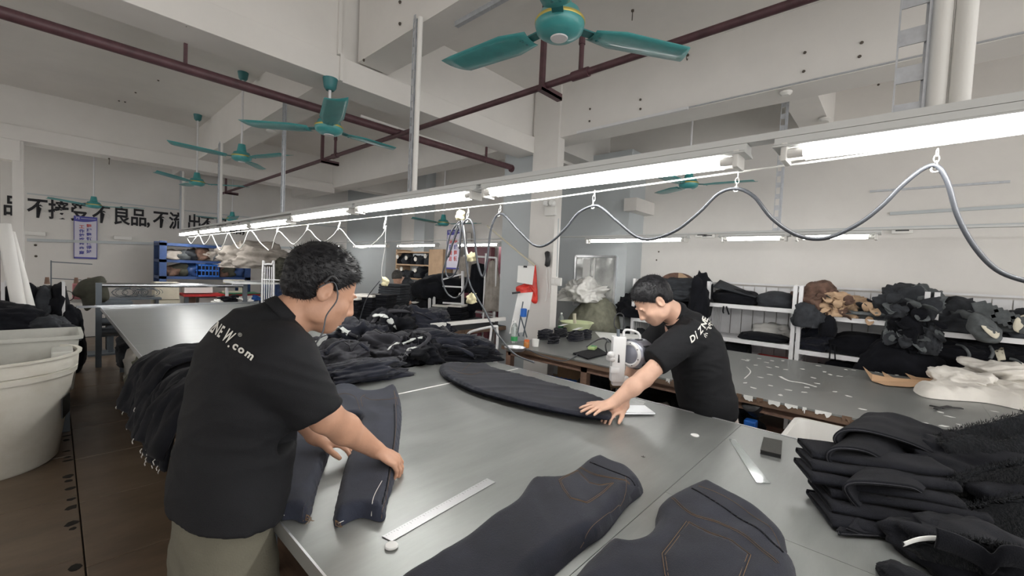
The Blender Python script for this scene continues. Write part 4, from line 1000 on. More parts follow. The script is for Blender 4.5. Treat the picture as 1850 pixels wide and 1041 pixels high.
# trousers under the bending person's hands: seat beyond, two cut legs towards us
seat = pl([(600, 702), (640, 698), (660, 708), (690, 706), (712, 698), (722, 715), (726, 745), (722, 790), (715, 850), (700, 900), (692, 931), (650, 925), (604, 940), (612, 880), (625, 830), (640, 790), (650, 760), (632, 752), (610, 762), (600, 800), (575, 870), (557, 930), (530, 928), (504, 925), (506, 890), (520, 840), (530, 760), (545, 735)], .87)
j3 = cloth('jeans', seat, .038, .025, 'denim_blue', label='unhemmed dark jeans with ragged leg ends under the bending person\'s hands', cat='jeans', amp=.006, sc=9, ang=1.0, res=.011, seed=2, rough=.002)
stitch(j3, [smooth_pts([(*p, 0) for p in pl([(712, 705), (716, 760), (705, 850), (690, 915)], .895)], 5)], 'thread', .0007, off=0)
stitch(j3, [smooth_pts([(*p, 0) for p in pl([(590, 815), (572, 870), (545, 925)], .895)], 5)], 'denim_grey', .0012, off=.004)
stitch(j3, [smooth_pts([(*p, 0) for p in pl([(690, 868), (676, 895), (670, 920)], .895)], 5), smooth_pts([(*p, 0) for p in pl([(606, 936), (650, 922), (690, 930)], .88)], 5), smooth_pts([(*p, 0) for p in pl([(506, 918), (530, 928), (552, 932)], .88)], 5)], 'thread_white', .0013, off=0, name='frayed_edge')
stitch(j3, [smooth_pts([(*p, 0) for p in pl(q_, .895)], 4) for q_ in ([(602, 714), (625, 712), (642, 718), (650, 740)], [(655, 712), (672, 722), (700, 722), (720, 718)], [(712, 706), (718, 730)], [(655, 735), (652, 718), (660, 710)])], 'thread', .0008, off=0)
t_ = bvh_of(j3); bm = bm_(); tube(bm, conform(t_, smooth_pts([(*p, 0) for p in pl([(712, 730), (713, 780), (703, 850), (690, 905)], .895)], 6), .0005), .0022, 6); obj('side_seam', bm, 'denim_black', j3, smooth=True)
bm = bm_()
for (x, y) in ((549, 925), (554, 930), (606, 940)):
    a = tab(x, y, .87)
    for i in range(4): tube(bm, [a, a+Vector((random.uniform(-.01, .01), -.012, -.008)), a+Vector((random.uniform(-.015, .015), -.024, -.012))], .0008, 4)
obj('loose_threads', bm, 'thread', j3)

# long folded pile of trousers under the leaning person's hands
base = [(796, 657), (818, 653), (850, 655), (878, 655), (886, 661), (930, 672), (1000, 690), (1060, 708), (1094, 721), (1106, 735), (1101, 751), (1085, 750), (1030, 742), (960, 728), (900, 713), (850, 698), (812, 680), (798, 669)]
for i in range(4):
    oo = pl([(x+(i % 2)*3-1, y+(3-i)*2.0) for x, y in base], .862+.014*i)
    o = cloth('folded_trousers', oo, .012, .006, 'denim', label=['lowest pair of the long folded trousers under the leaning person\'s hands', 'second pair up in the long folded trousers pile', 'third pair up in the long folded trousers pile', 'top pair of the long folded trousers pile beside the cutting machine'][i], cat='trousers', group='folded trousers pressed by the leaning person', amp=.005, sc=8, ang=2.4, res=.014, seed=30+i, zb=.852+.0115*i, closed_n=2)
stitch(o, [smooth_pts([(*p, 0) for p in pl([(812, 662), (830, 672), (855, 674), (872, 668)], .91)], 5), smooth_pts([(*p, 0) for p in pl([(835, 668), (850, 655)], .91)], 3)], 'thread', .001, off=0)
bm = crumple_mesh((*tab(1103, 750, .852)[:2], .852), (.05, .02, .012), rz=.6, seed=5, amp=.5, sub=3); obj('plastic_scrap', bm, 'paper', label='small crinkled clear plastic scrap at the end of the folded trousers', cat='scrap', smooth=True)

# dark jeans draped over the left edge behind the bending person
random.seed(12)
for i in range(9):
    random.seed(12+i); yc = 3.72-.165*i; w = .17+.02*(i % 3); hang = .17+.03*(i % 4)+.006*i; top = .868+.024*(i % 5)+.012*min(i, 5); x1 = .95-.02*i; rows = []
    prof = [(x1, .862), (x1-.02, top), (.8, top+.018), (.62, top+.022), (.50, top+.012), (.43, top-.01), (.385-.01*(i % 3), top-.06), (.36-.02*(i % 3), top-.06-hang*.5), (.345-.03*(i % 3), top-.06-hang)]
    for a_ in smooth_pts([Vector((p[0], 0, p[1])) for p in prof], 5):
        row = []
        for k in range(19):
            v = (k/18-.5)*2; ed = 1-abs(v)**4; n = noise.noise(Vector((a_.x*3, v*2.6+i*5, a_.z*2))); n2 = 1-2.4*abs(noise.noise(Vector((a_.x*5+v*1.5, v*3.2+i*3, a_.z*6))))
            off = (n*.024+n2*.022)*ed; d = Vector((-1, 0, .25)).normalized() if a_.z < top-.02 else Vector((-.1, 0, 1))
            row.append(Vector((a_.x, yc+v*w*(1+.12*n)+.10*(.95-a_.x)*((i % 3)-1)*.5, a_.z))+d*(off-.028*(1-ed)))
        rows.append(row)
    bm = bm_(); gridmesh(bm, rows)
    o = obj('jeans', bm, 'denim_black', label='%s dark trouser leg from the back in the pile hanging over the table edge' % ORD[i], cat='jeans', group='dark jeans hanging over the left table edge', smooth=True, solid=.012)
    random.seed(i); bm = bm_()
    for q in rows[-1][1:-1:2]:
        if random.random() < .6: tube(bm, [q+Vector((-.006, 0, .004)), q+Vector((-.012, random.uniform(-.01, .01), -.006)), q+Vector((-.010, random.uniform(-.012, .012), -.016))], .0022, 4)
    fz = obj('frayed_hem', bm, 'thread_white', o); fz['kind'] = 'stuff'
    bm = bm_(); tube(bm, [r[9+(i % 3)]+Vector((0, 0, .007)) for r in rows[3:-6:2]], .0016, 5); obj('side_seam', bm, 'denim_grey', o)
bm = bm_()
for k in range(5):
    a = P(320+k*4, 662-(k % 2)*6, 2.2); 
q0 = Vector((.60, 2.95, .995)); tube(bm, smooth_pts([q0, q0+Vector((.02, -.03, .01)), q0+Vector((.05, -.04, 0)), q0+Vector((.06, -.08, .004))], 4), .002, 5); obj('thread_end', bm, 'thread', label='small loop of orange thread on the hanging dark jeans', cat='thread')

# heap of half made jeans in the middle of the table
heap = [  # px x, px y (foot), width m, depth m, height m, rz, material, label
 (600, 668, .25, .18, .15, .3, 'denim_grey', 'grey crumpled jeans with visible seams at the left of the heap'),
 (640, 690, .30, .17, .09, .1, 'denim', 'flat dark jeans lying lowest at the front left of the heap'),
 (655, 640, .26, .22, .23, .8, 'denim', 'dark crumpled jeans in the left middle of the heap'),
 (700, 655, .24, .20, .17, 2.1, 'denim_grey', 'dark jeans with rolled waist at the front of the heap'),
 (705, 628, .32, .24, .29, .4, 'denim_black', 'dark jeans at the back of the heap under the white pocket lining'),
 (760, 622, .30, .22, .27, 2.5, 'denim', 'smooth topped dark jeans highest at the back of the heap'),
 (745, 655, .25, .19, .18, 1.2, 'denim_black', 'dark jeans with inside out pockets at the front right of the heap'),
 (800, 648, .34, .18, .16, 2.35, 'denim', 'dark jeans leg sloping down at the right of the heap'),
 (835, 655, .24, .12, .09, 2.35, 'denim_black', 'flat dark jeans leg end at the far right of the heap')]
HEAP = []
for i, (x, y, sx, sy, sz, rz, m, lab) in enumerate(heap):
    p = tab(x, y-8); o = crumple('jeans', (p.x, p.y, .852), (sx, sy, sz), m, label=lab, cat='jeans', group='half made jeans heaped in the middle of the table', rz=rz, seed=i+2, amp=.42, sc=2.6, flat=.35, sub=5); HEAP.append(bvh_of(o))
    t_ = bvh_of(o); c, s = math.cos(rz), math.sin(rz)
    for k in range(4):
        L = []
        for q in range(9):
            u = (q/8-.5)*1.5; v = (-.5+.33*k)+.12*math.sin(q*.8+k+i); L.append((p.x+c*u*sx-s*v*sy, p.y+s*u*sx+c*v*sy))
        cf = conform(t_, L, .0015, .015)
        if len(cf) > 3:
            bm = bm_(); tube(bm, cf, .0022, 5); obj('seam', bm, 'denim_grey' if m != 'denim_grey' else 'denim_black', o, smooth=True)
# waistband loops and white linings lying on the heap
def heap_hit(x, y, dflt):
    best = None; d = ray(x, y).normalized()
    for t_ in HEAP:
        h = t_.ray_cast(CAM, d)
        if h[0] is not None and (best is None or h[3] < best[3]): best = h
    return (best[0], best[1]) if best else (P(x, y, dflt), -_f)
def band(px, w, m, label, d, cat='waistband', name='waistband', th=.004, hit=False):
    pts = smooth_pts([Vector((x, y, 0)) for x, y in px], 6); rows = []; dd = sum(d)/len(d)
    if hit:
        q = [heap_hit(p.x, p.y, dd) for p in pts]; c = [a+n*.008 for a, n in q]
        for _ in range(3): c = [c[0]]+[(c[i-1]+c[i]*2+c[i+1])/4 for i in range(1, len(c)-1)]+[c[-1]]
        for i, p in enumerate(c):
            t = (c[min(i+1, len(c)-1)]-c[max(i-1, 0)]).normalized(); n = (q[i][1]*.5-_f*.3+Vector((0, 0, .5))).normalized(); s_ = t.cross(n).normalized()*w/2; rows.append([p-s_, p+n*.003, p+s_])
    else:
        pp = smooth_pts([P(x, y, dd_) for (x, y), dd_ in zip(px, d)], 6); rows = [[p+Vector((0, 0, w/2)), p+Vector((.004, -.003, 0)), p-Vector((0, 0, w/2))] for p in pp]
    return sheet(name, rows, m, th, label=label, cat=cat)
D = lambda n, a, b: [a+(b-a)*i/(n-1) for i in range(n)]
band([(672, 585), (690, 566), (725, 562), (765, 570), (800, 590), (812, 606)], .034, 'denim_grey', 'dark waistband curving over the top of the jeans heap', D(6, 2.75, 2.75), hit=True)
band([(702, 640), (712, 622), (735, 606), (760, 600), (776, 608), (768, 622), (742, 634), (720, 648)], .034, 'denim_grey', 'grey waistband loop at the front right of the heap', D(8, 2.5, 2.5), hit=True)
band([(585, 640), (605, 622), (630, 616), (655, 625), (672, 640)], .030, 'denim', 'dark waistband at the left front of the jeans heap', D(5, 2.5, 2.5), hit=True)
band([(560, 615), (590, 606), (620, 600), (645, 608)], .026, 'denim_grey', 'grey waistband at the back left of the jeans heap', D(4, 2.5, 2.5), hit=True)
band([(800, 625), (830, 630), (860, 645)], .03, 'denim', 'dark hem at the right end of the jeans heap', D(3, 2.5, 2.5), hit=True)
for k, (px, w, lab) in enumerate((([(676, 570), (690, 570), (703, 578), (714, 592)], .055, 'white pocket lining showing on top of the jeans heap'),
                      ([(604, 596), (618, 596), (630, 603)], .06, 'white pocket lining bunched at the left of the jeans heap'),
                      ([(728, 622), (745, 614), (764, 611)], .022, 'white pocket lining inside the waistband loop'),
                      ([(733, 642), (742, 632), (758, 628)], .045, 'white pocket bag hanging out at the front right of the heap'),
                      ([(700, 634), (712, 624), (722, 620)], .020, 'small white lining piece in the middle of the jeans heap'))):
    pts = smooth_pts([Vector((x, y, 0)) for x, y in px], 5); q = [heap_hit(p.x, p.y, 2.5) for p in pts]; rows = []
    c = [a for a, n in q]
    for _ in range(2): c = [c[0]]+[(c[i-1]+c[i]*2+c[i+1])/4 for i in range(1, len(c)-1)]+[c[-1]]
    for i, p in enumerate(c):
        t = (c[min(i+1, len(c)-1)]-c[max(i-1, 0)]).normalized(); n = (q[i][1]*.4-_f*.4+Vector((0, 0, .6))).normalized(); s_ = t.cross(n).normalized()*w/2*(.75+.25*math.sin(i*1.3+k)); rows.append([p+s_*v+n*(.012+.007*noise.noise(Vector((i*.6, v*2.5, k)))-.008*v*v) for v in (-1, -.6, -.2, .2, .6, 1)])
    sheet('pocket_lining', rows, 'lining', .004, label=lab, cat='lining')

# ================================================================ BLACK RIBBED GARMENTS ON THE RIGHT
def folded(name, prof, q0, q1, m, label, th=.012, rib=0.0, nseg=40, wob=.012, seed=0, cat='garment', group='black unfinished garments stacked at the right', droop=0, taper=.0):
    """prof: closed-ish profile (a across, z up) swept from q0 to q1"""
    q0 = Vector(q0); q1 = Vector(q1); d = (q1-q0); side = Vector((d.y, -d.x, 0)).normalized(); rows = []
    pr = smooth_pts([Vector((a, z, 0)) for a, z in prof], 6)
    for i in range(nseg+1):
        t = i/nseg; row = []
        for k, p in enumerate(pr):
            n = noise.noise(Vector((t*3, p.x*6, seed+p.y*7))); s = 1-taper*t
            w = wob*n*(.3+t)
            r_ = rib*(1 if i % 2 else -1)
            row.append(q0+d*t+side*(p.x*s)+Vector((0, 0, max(p.y*s+w-droop*t*t, .004)))+Vector((0, 0, r_))+side*r_*.3)
        rows.append(row)
    bm = bm_(); gridmesh(bm, rows); return obj(name, bm, m, label=label, cat=cat, group=group, smooth=True, solid=th)
E1 = lambda x, y: tab(x, y)
# lower folded bundle whose ends show as loops at the left (x = towards -y/right)
st = [((1500, 868), .012), ((1490, 905), .0), ((1530, 905), 0)]
a0 = tab(1500, 900); 
R0 = Vector((.62, -.78, 0)).normalized()   # runs to the right and slightly nearer
for i in range(6):
    z0 = .856+.024*i; w = .10-.006*i; b0 = tab(1478+12*(i % 3), 925, .85)+Vector((.03*i, .02*i, 0)); b0.z = z0
    folded('folded_garment', [(-w, .018), (-w*1.05, .006), (-w*.8, .0), (0, .001), (w*.8, 0), (w*1.05, .008), (w*.8, .019), (0, .02), (-w*.8, .019)], b0, b0+Vector((.17, -.36, 0)), 'denim_black', '%s layer from the bottom of the folded black bundle at the right' % ORD[i], th=.006, wob=.01, seed=i, nseg=24, group='layers of the folded black bundle')
# big open loops of thick black fabric above it
def loop(px, d0, run, m, label, th=.012, rib=0, drop=0, seed=0, n=34, group='black unfinished garments stacked at the right', wob=.010, clos=False):
    """px: outline of the visible fold seen end-on; swept away along run"""
    pts = smooth_pts([P(x, y, d0) for x, y in px], 6, clos); run = Vector(run); rows = []
    if clos: pts.append(pts[0])
    for i in range(n+1):
        t = i/n; row = []
        for p in pts:
            q = p+run*t; q.z += -drop*t*t+wob*t*noise.noise(Vector((p.x*12+seed, p.y*12, t*4))); r_ = rib*(1 if i % 2 else -1); q += Vector((0, 0, r_)); q.z = max(q.z, .862)
            row.append(q)
        rows.append(row)
    bm = bm_(); gridmesh(bm, rows); o = obj('black_garment', bm, m, label=label, cat='garment', group=group, smooth=True, solid=th)
    bm = bm_(); tube(bm, [q-run.normalized()*.002 for q in rows[0]], .0016, 5); obj('edge_piping', bm, 'denim_grey', o, smooth=True); return o
RUN = Vector((.34, -.06, 0))
loop([(1690, 822), (1640, 800), (1570, 780), (1525, 778), (1508, 792), (1520, 808), (1560, 812), (1610, 820), (1650, 838), (1680, 842)], 1.52, RUN, 'denim_black', 'black garment folded in a wide loop at the top of the right heap', seed=1)
loop([(1660, 862), (1620, 848), (1570, 818), (1520, 810), (1496, 818), (1500, 838), (1535, 850), (1590, 845), (1630, 850), (1650, 868), (1625, 878), (1570, 872), (1520, 862)], 1.44, RUN*.9, 'denim_black', 'black garment folded in a double loop in the middle of the right heap', seed=2)
loop([(1665, 890), (1640, 880), (1560, 872), (1528, 878), (1535, 900), (1570, 935), (1620, 960), (1690, 985), (1720, 975), (1650, 930), (1600, 905), (1640, 915), (1700, 940)], 1.30, RUN*.85, 'denim_black', 'large black garment with an open waist loop at the front of the right heap', seed=3, th=.014)
loop([(1515, 960), (1520, 985), (1580, 1005), (1660, 1025), (1700, 1030), (1700, 1000), (1600, 980), (1530, 955)], 1.22, RUN*.7, 'denim_black', 'black garment folded flat at the foot of the right heap', seed=4)
def rib_slab(pxs, d, run, n, label, thick=.06, seed=0, amp=.006, m='rib'):
    n = int(n*.8); amp = .008
    """a thick ribbed collar or cuff piece: ridged band with a fuzzy rim"""
    top = smooth_pts([P(x, y, dd) for (x, y), dd in zip(pxs, d)], n); run = Vector(run); rows = []
    for i, p in enumerate(top):
        row = []; rdg = amp*(1 if i % 2 else -1)
        for k in range(15):
            v = k/14; nz = .006*noise.noise(Vector((i*.2, v*5, seed)))
            q = p+run*v; q.z += -.02*math.sin(math.pi*v)*0+nz; q += (Vector((0, 0, .5))-_f)*rdg+Vector((0, 0, .03*math.sin(math.pi*v)))
            row.append(q)
        rows.append(row)
    bm = bm_(); gridmesh(bm, rows); o = obj('ribbed_piece', bm, m, label=label, cat='fabric', group='black ribbed knit pieces at the right', smooth=True, solid=.018)
    random.seed(seed); bm = bm_()
    for i, row in enumerate(rows):
        for rr in (row[0], row[0]+run*.04, row[-1]):
            for _ in range(5):
                a = rr+Vector((random.uniform(-.008, .008), random.uniform(-.008, .008), .008)); b = a+Vector((random.uniform(-.006, .006), random.uniform(-.006, .006), random.uniform(.004, .013)))
                w = Vector((.0012, -.0012, 0)); bm.faces.new([bm.verts.new(a-w), bm.verts.new(a+w), bm.verts.new(b)])
    fz = obj('fuzz', bm, 'rib', o); fz['kind'] = 'stuff'; return o
rib_slab([(1690, 792), (1740, 775), (1790, 765), (1850, 748), (1930, 735)], D(5, 1.62, 1.5), (-.03, -.02, -.13), 16, 'black ribbed knit strip on top of the right heap against the second table', .05, 1)
rib_slab([(1700, 800), (1750, 790), (1800, 800), (1850, 790), (1930, 790)], D(5, 1.52, 1.42), (-.05, -.05, -.12), 14, 'black fluffy knit piece in the upper middle of the right heap', .06, 2)
rib_slab([(1668, 890), (1720, 868), (1790, 845), (1850, 835), (1950, 815)], D(5, 1.36, 1.26), (.06, -.05, -.16), 20, 'long black ribbed knit cuff slanting across the right heap', .05, 3, .005)
rib_slab([(1690, 930), (1760, 915), (1830, 900), (1950, 890)], D(4, 1.30, 1.18), (.05, -.08, -.13), 20, 'black ribbed knit cuff under the slanting one', .05, 4)
rib_slab([(1635, 985), (1680, 975), (1730, 975), (1790, 985), (1850, 1000), (1950, 1020)], D(6, 1.10, .95), (.02, -.08, -.10), 14, 'black fluffy knit collar at the bottom right corner', .045, 5, .004)
band([(1632, 984), (1655, 976), (1675, 973), (1692, 973)], .012, 'paper', 'white interlining strip sticking out of the bottom right knit collar', D(4, 1.06, 1.05), 'strip', 'interlining_strip', .002)
band([(1690, 972), (1730, 985), (1770, 1005), (1790, 1020), (1810, 1005), (1850, 1010), (1900, 1040)], .05, 'denim_black', 'black satin band winding over the knit collar in the corner', D(7, 1.03, .95), 'band', 'fabric_band', .006)
crumple('black_garment', (*tab(1800, 900)[:2], .852), (.28, .30, .17), 'denim_black', label='shapeless black garment underneath the right heap', cat='garment', rz=.8, seed=41, amp=.3, sub=5, flat=.5)
crumple('black_garment', (*tab(1790, 1035)[:2], .852), (.16, .16, .09), 'denim_black', label='black garment lying under the bottom right knit collar', cat='garment', rz=.8, seed=42, amp=.3, sub=4, flat=.5)
crumple('black_garment', (*tab(1640, 1060)[:2], .852), (.06, .05, .035), 'denim_black', label='small dark grey cuff at the bottom edge left of the knit collar', cat='garment', rz=.8, seed=43, amp=.2, sub=4, flat=.5)

# ================================================================ SMALL THINGS ON THE NEAR TABLE
def flat(name, px, th, m, label, cat, z=.851, **k):
    bm = bm_(); prism(bm, [tab(x, y, z) for x, y in px], (0, 0, th)); return obj(name, bm, m, label=label, cat=cat, **k)
rl = flat('steel_ruler', [(690, 970), (880, 865), (895, 872), (708, 979)], .0015, 'ruler_steel', 'wide steel ruler lying left of the jeans', 'ruler')
bm = bm_()
for i in range(40):
    a = tab(690+190*i/40+2, 970-105*i/40, .8526); b = a+(tab(708, 979, .8526)-tab(690, 970, .8526))*(.25 if i % 5 == 0 else .12); bar(bm, a, b, .0006, .0004)
obj('graduation', bm, 'spot', rl, kind='stuff')
c = tab(706, 987); 
def chalk(px, py, s, rz, label):
    c = tab(px, py, .8515); pts = [(0, -1), (.55, -.75), (.85, -.2), (.75, .35), (.45, .62), (0, .75), (-.45, .62), (-.75, .35), (-.85, -.2), (-.55, -.75)]; R = Matrix.Rotation(rz, 3, 'Z')
    bm = bm_(); sp = smooth_pts([R@Vector((a*s, b*s, 0)) for a, b in pts], 3, True); n = len(sp); t0 = [bm.verts.new(c+p*.92) for p in sp]; t1 = [bm.verts.new(c+p+Vector((0, 0, .003))) for p in sp]; t2_ = [bm.verts.new(c+p*.9+Vector((0, 0, .006))) for p in sp]
    bm.faces.new(t0); bm.faces.new(t2_)
    for A_, B_ in ((t0, t1), (t1, t2_)):
        for i in range(n): bm.faces.new((A_[i], A_[(i+1) % n], B_[(i+1) % n], B_[i]))
    return obj('tailor_chalk', bm, 'paper', label=label, cat='chalk', smooth='auto')
chalk(706, 988, .020, .6, 'white tailor chalk at the near end of the steel ruler'); chalk(1255, 788, .022, 1.4, 'white tailor chalk lying alone below the leaning person')
bm = bm_(); a = tab(1395, 812, .851); R = Matrix.Rotation(-.66, 3, 'Z'); c4 = [tab(1379, 796, .851), tab(1413, 803, .851), tab(1411, 829, .851), tab(1373, 820, .851)]
t = thing('notebook', 'small thick black notebook lying on the near table right of the leaning person', 'notebook', sum(c4, Vector())/4)
cc = sum(c4, Vector())/4
bm = bm_(); prism(bm, [cc+(p-cc)*.97 for p in c4], (0, 0, .014)); obj('pages', bm, 'slate', t)
bm = bm_(); prism(bm, [p+Vector((0, 0, .0142)) for p in c4], (0, 0, .003)); obj('cover', bm, mat('leather', (.035, .035, .03), .45, bump=.4, bs=300), t)
bm = bm_(); prism(bm, c4, (0, 0, .002)); obj('back_cover', bm, 'slate', t)
flat('acrylic_template', [(1317, 794), (1328, 794), (1392, 874), (1367, 873)], .002, 'acrylic', 'clear acrylic template wedge left of the black notebook', 'template')
bm = bm_(); c = tab(1162, 826, .853)
for i in range(4): a_ = i*math.pi/2+.4; bar(bm, c, c+Vector((math.cos(a_)*.008, math.sin(a_)*.008, .002)), .003, .001)
obj('fabric_burr', bm, 'slate', label='tiny dark cross shaped scrap above the nearest jeans', cat='scrap')
flat('paper_slip', [(1130, 712), (1166, 728), (1150, 745), (1118, 748), (1110, 735)], .001, 'film', 'grey plastic sheet under the leaning person\'s hand', 'sheet')

# ---- straight knife cutting machine
mb = tab(1138, 742); mb.z = .852
mb = Vector((2.12, 1.02, .852)); t = thing('cutting_machine', 'silver and white fabric cutting machine standing before the leaning person', 'machine', mb)
sc_ = lambda x, y, d=0: P(x, y, (mb-CAM).dot(_f)+d)
bm = bm_(); box(bm, mb+Vector((-.01, -.01, .008)), (.2, .13, .012), Matrix.Rotation(-.7, 3, 'Z'), bev=.005); obj('base_plate', bm, 'alu', t)
K = Matrix((_r.xyz.normalized(), Vector((_f.x, _f.y, 0)).normalized(), Vector((0, 0, 1)))).transposed()
bm = bm_(); box(bm, sc_(1118, 720)+Vector((0, 0, 0)), (.035, .03, .10), K, bev=.004); obj('knife_standard', bm, 'mach_black', t)
bm = bm_(); box(bm, sc_(1112, 694), (.022, .02, .012), K); obj('lamp_window', bm, 'paper', t)
bm = bm_(); box(bm, sc_(1116, 648, -.01), (.075, .06, .25), K, bev=.016); obj('gear_case', bm, 'mach_white', t, smooth='auto')
a = sc_(1122, 632, -.035); b = sc_(1148, 628, .05)
ax = (sc_(1162, 628, .06)-sc_(1130, 632, -.04)).normalized(); c0 = sc_(1140, 640, -.02)
bm = bm_(); lathe(bm, [(0, -.012), (.05, -.012), (.066, -.004), (.078, .01), (.08, .03), (.08, .095), (.072, .115), (.05, .13), (0, .133)], c0, 40, ax); obj('motor_housing', bm, 'mach_silver', t, smooth='auto')
bm = bm_(); lathe(bm, [(.050, -.015), (.058, -.018), (.070, -.010), (.062, -.004)], c0, 36, ax); obj('front_ring', bm, 'mach_white', t, smooth='auto')
u, v = frame_of(ax)
for k in range(9):
    a_ = 2*math.pi*k/9; q = c0+ax*.02+(u*math.cos(a_)+v*math.sin(a_))*.0805; bm = bm_(); bar(bm, q, q+ax*.045, .02, .003); obj('vent_slot', bm, 'mach_black', t)
for k in range(7):
    a_ = 2*math.pi*k/7+.3; q = c0-ax*.016+(u*math.cos(a_)+v*math.sin(a_))*.06; bm = bm_(); cyl(bm, q, q-ax*.004, .003, seg=8); obj('screw', bm, 'mach_black', t)
bm = bm_(); tube(bm, smooth_pts([sc_(1128, 612), sc_(1127, 600), sc_(1133, 596), sc_(1150, 600), sc_(1156, 608), sc_(1155, 618)], 5), .007, 10); obj('carry_handle', bm, 'mach_white', t, smooth=True)
bm = bm_(); cyl(bm, sc_(1117, 658, -.03), sc_(1117, 595, -.03), .0085, seg=12); obj('rack_rod', bm, 'grey_steel', t, smooth='auto')
bm = bm_(); cyl(bm, sc_(1117, 655, -.03), sc_(1117, 618, -.03), .0115, seg=12); obj('rod_sleeve', bm, 'mach_black', t, smooth='auto')
bm = bm_(); box(bm, sc_(1110, 668, -.03), (.05, .035, .035), K, bev=.01); obj('handle_bracket', bm, 'mach_white', t, smooth='auto')
bm = bm_(); tube(bm, [sc_(1108, 650, -.03), sc_(1101, 645, -.05)], [.014, .022], 14); lathe(bm, [(0, -.02), (.016, -.014), (.022, 0), (.016, .014), (0, .02)], sc_(1104, 641, -.05), 18); obj('guide_knob', bm, 'mach_white', t, smooth=True)
bm = bm_(); box(bm, sc_(1120, 688), (.09, .045, .05), K, bev=.01); obj('lower_case', bm, 'mach_white', t, smooth='auto')
bm = bm_(); tube(bm, smooth_pts([sc_(1116, 596, -.03), sc_(1110, 588, -.02), sc_(1111, 573, -.01), sc_(1118, 566), sc_(1126, 570), sc_(1127, 585), sc_(1126, 600)], 5), .003, 8); obj('cable_loop', bm, 'mach_black', t, smooth=True)
bm = bm_(); tube(bm, smooth_pts([sc_(1098, 615), sc_(1094, 625), sc_(1098, 640), sc_(1108, 636), sc_(1104, 618), sc_(1096, 612)], 5), .004, 8); obj('plug_cable', bm, 'mach_black', t, smooth=True)
bm = bm_(); tube(bm, smooth_pts([sc_(1100, 618), sc_(1085, 612), tab(1062, 625, .87), tab(1045, 640, .858), tab(1020, 652, .858), tab(985, 645, .858), tab(955, 632, .858)], 7), .005, 8); obj('power_cable', bm, 'black_cable', label='black cable lying on the second table behind the cutting machine', cat='cable', smooth=True)
# ================================================================ ON THE SECOND TABLE
Z2 = .8515
def T2(x, y, z=Z2): return tab(x, y, z)
# paper scraps, one object each
random.seed(21); scr = [(1155+560, 0)]
pts = [(1352, 650), (1372, 648), (1395, 652), (1343, 650), (1385, 655), (1414, 652), (1450, 667), (1478, 661), (1490, 672), (1500, 677), (1517, 680), (1528, 668), (1542, 669), (1470, 683), (1476, 693), (1453, 709), (1458, 700), (1508, 708), (1533, 716), (1365, 660), (1389, 664), (1346, 692), (1361, 701), (1392, 697), (1425, 705), (1410, 714), (1699, 745), (1715, 753), (1670, 765), (1705, 770), (1735, 768), (1798, 744), (1350, 652), (1404, 663), (1420, 668), (1600, 676), (1585, 673), (1620, 678), (1390, 677), (1374, 682), (1560, 740)]
for i, (x, y) in enumerate(pts):
    c = T2(x, y); n = random.choice((4, 4, 5, 6)); a0 = random.uniform(0, 6); bm = bm_(); R = Matrix.Rotation(random.uniform(0, 3), 3, 'Z')
    prism(bm, [c+R@Vector((.028*math.cos(a0+2*math.pi*k/n)*random.uniform(.6, 1), .016*math.sin(a0+2*math.pi*k/n)*random.uniform(.6, 1.1), 0)) for k in range(n)], (0, 0, .0012))
    obj('paper_scrap', bm, 'paper', label='tiny white paper scrap scattered on the second cutting table', cat='scrap', group='paper scraps on the second table')
def strip(pxs, w, m, label, name='paper_strip', cat='paper', z=Z2):
    p = smooth_pts([tab(x, y, z) for x, y in pxs], 6); rows = []
    for i, q in enumerate(p):
        d = (p[min(i+1, len(p)-1)]-p[max(i-1, 0)]).normalized(); s = Vector((-d.y, d.x, 0))*w/2; rows.append([q-s, q, q+s])
    return sheet(name, rows, m, .0012, label=label, cat=cat)
strip([(1409, 680), (1425, 688), (1450, 692), (1474, 699)], .022, 'paper', 'long white paper strip on the second table')
strip([(1349, 663), (1356, 672), (1345, 684)], .008, 'paper', 'white smear of paper at the joint of the second table')
bm = bm_(); c = T2(1708, 739)
for a_, b_ in (((1680, 735), (1706, 741)), ((1706, 738), (1738, 741)), ((1690, 741), (1715, 737))): bar(bm, T2(*a_)+Vector((0, 0, .008)), T2(*b_)+Vector((0, 0, .01)), .022, .006)
obj('thread_snips', bm, 'mach_black', label='small black snips lying on the second table near the ribbed pieces', cat='scissors')
# big tan paper pattern with three notches, curled up at the rim
pat = [(1558, 672), (1572, 684), (1592, 685), (1596, 688), (1594, 675), (1625, 684), (1648, 688), (1638, 676), (1660, 680), (1700, 685), (1700, 697), (1640, 700), (1600, 698), (1575, 690)]
for px, lab in (([(1558, 672), (1575, 684), (1597, 686), (1593, 673), (1618, 684), (1648, 687), (1635, 674), (1655, 681), (1690, 685), (1735, 681), (1720, 692), (1680, 698), (1640, 699), (1600, 696), (1575, 688)], 'tan card pattern piece with pointed notches on the second table'),):
    bm = bm_(); n = len(px); P_ = [T2(x, y+2)+Vector((0, 0, .004+.05*max(0, 1-abs(k-0)/4) if k < 5 else .006)) for k, (x, y) in enumerate(px)]
    prism(bm, P_, (0, 0, .0025)); obj('card_pattern', bm, 'paper_tan', label=lab, cat='pattern')
def sheetheap(name, px, m, label, h, seed, cat, sc=5, res=.016, zb=.853, amp=None): return cloth(name, [tuple(tab(x, y, zb)[:2]) for x, y in px], h, h*1.3, m, label=label, cat=cat, amp=amp or h*.55, sc=sc, ang=.6, asp=1.6, res=res, seed=seed, zb=zb)
sheetheap('tissue_paper', [(1650, 703), (1680, 695), (1740, 690), (1780, 700), (1850, 700), (1960, 720), (1960, 760), (1850, 742), (1780, 728), (1700, 722), (1665, 716)], 'tissue', 'crumpled beige tissue paper in front on the second table', .05, 3, 'paper', 8, amp=.035)
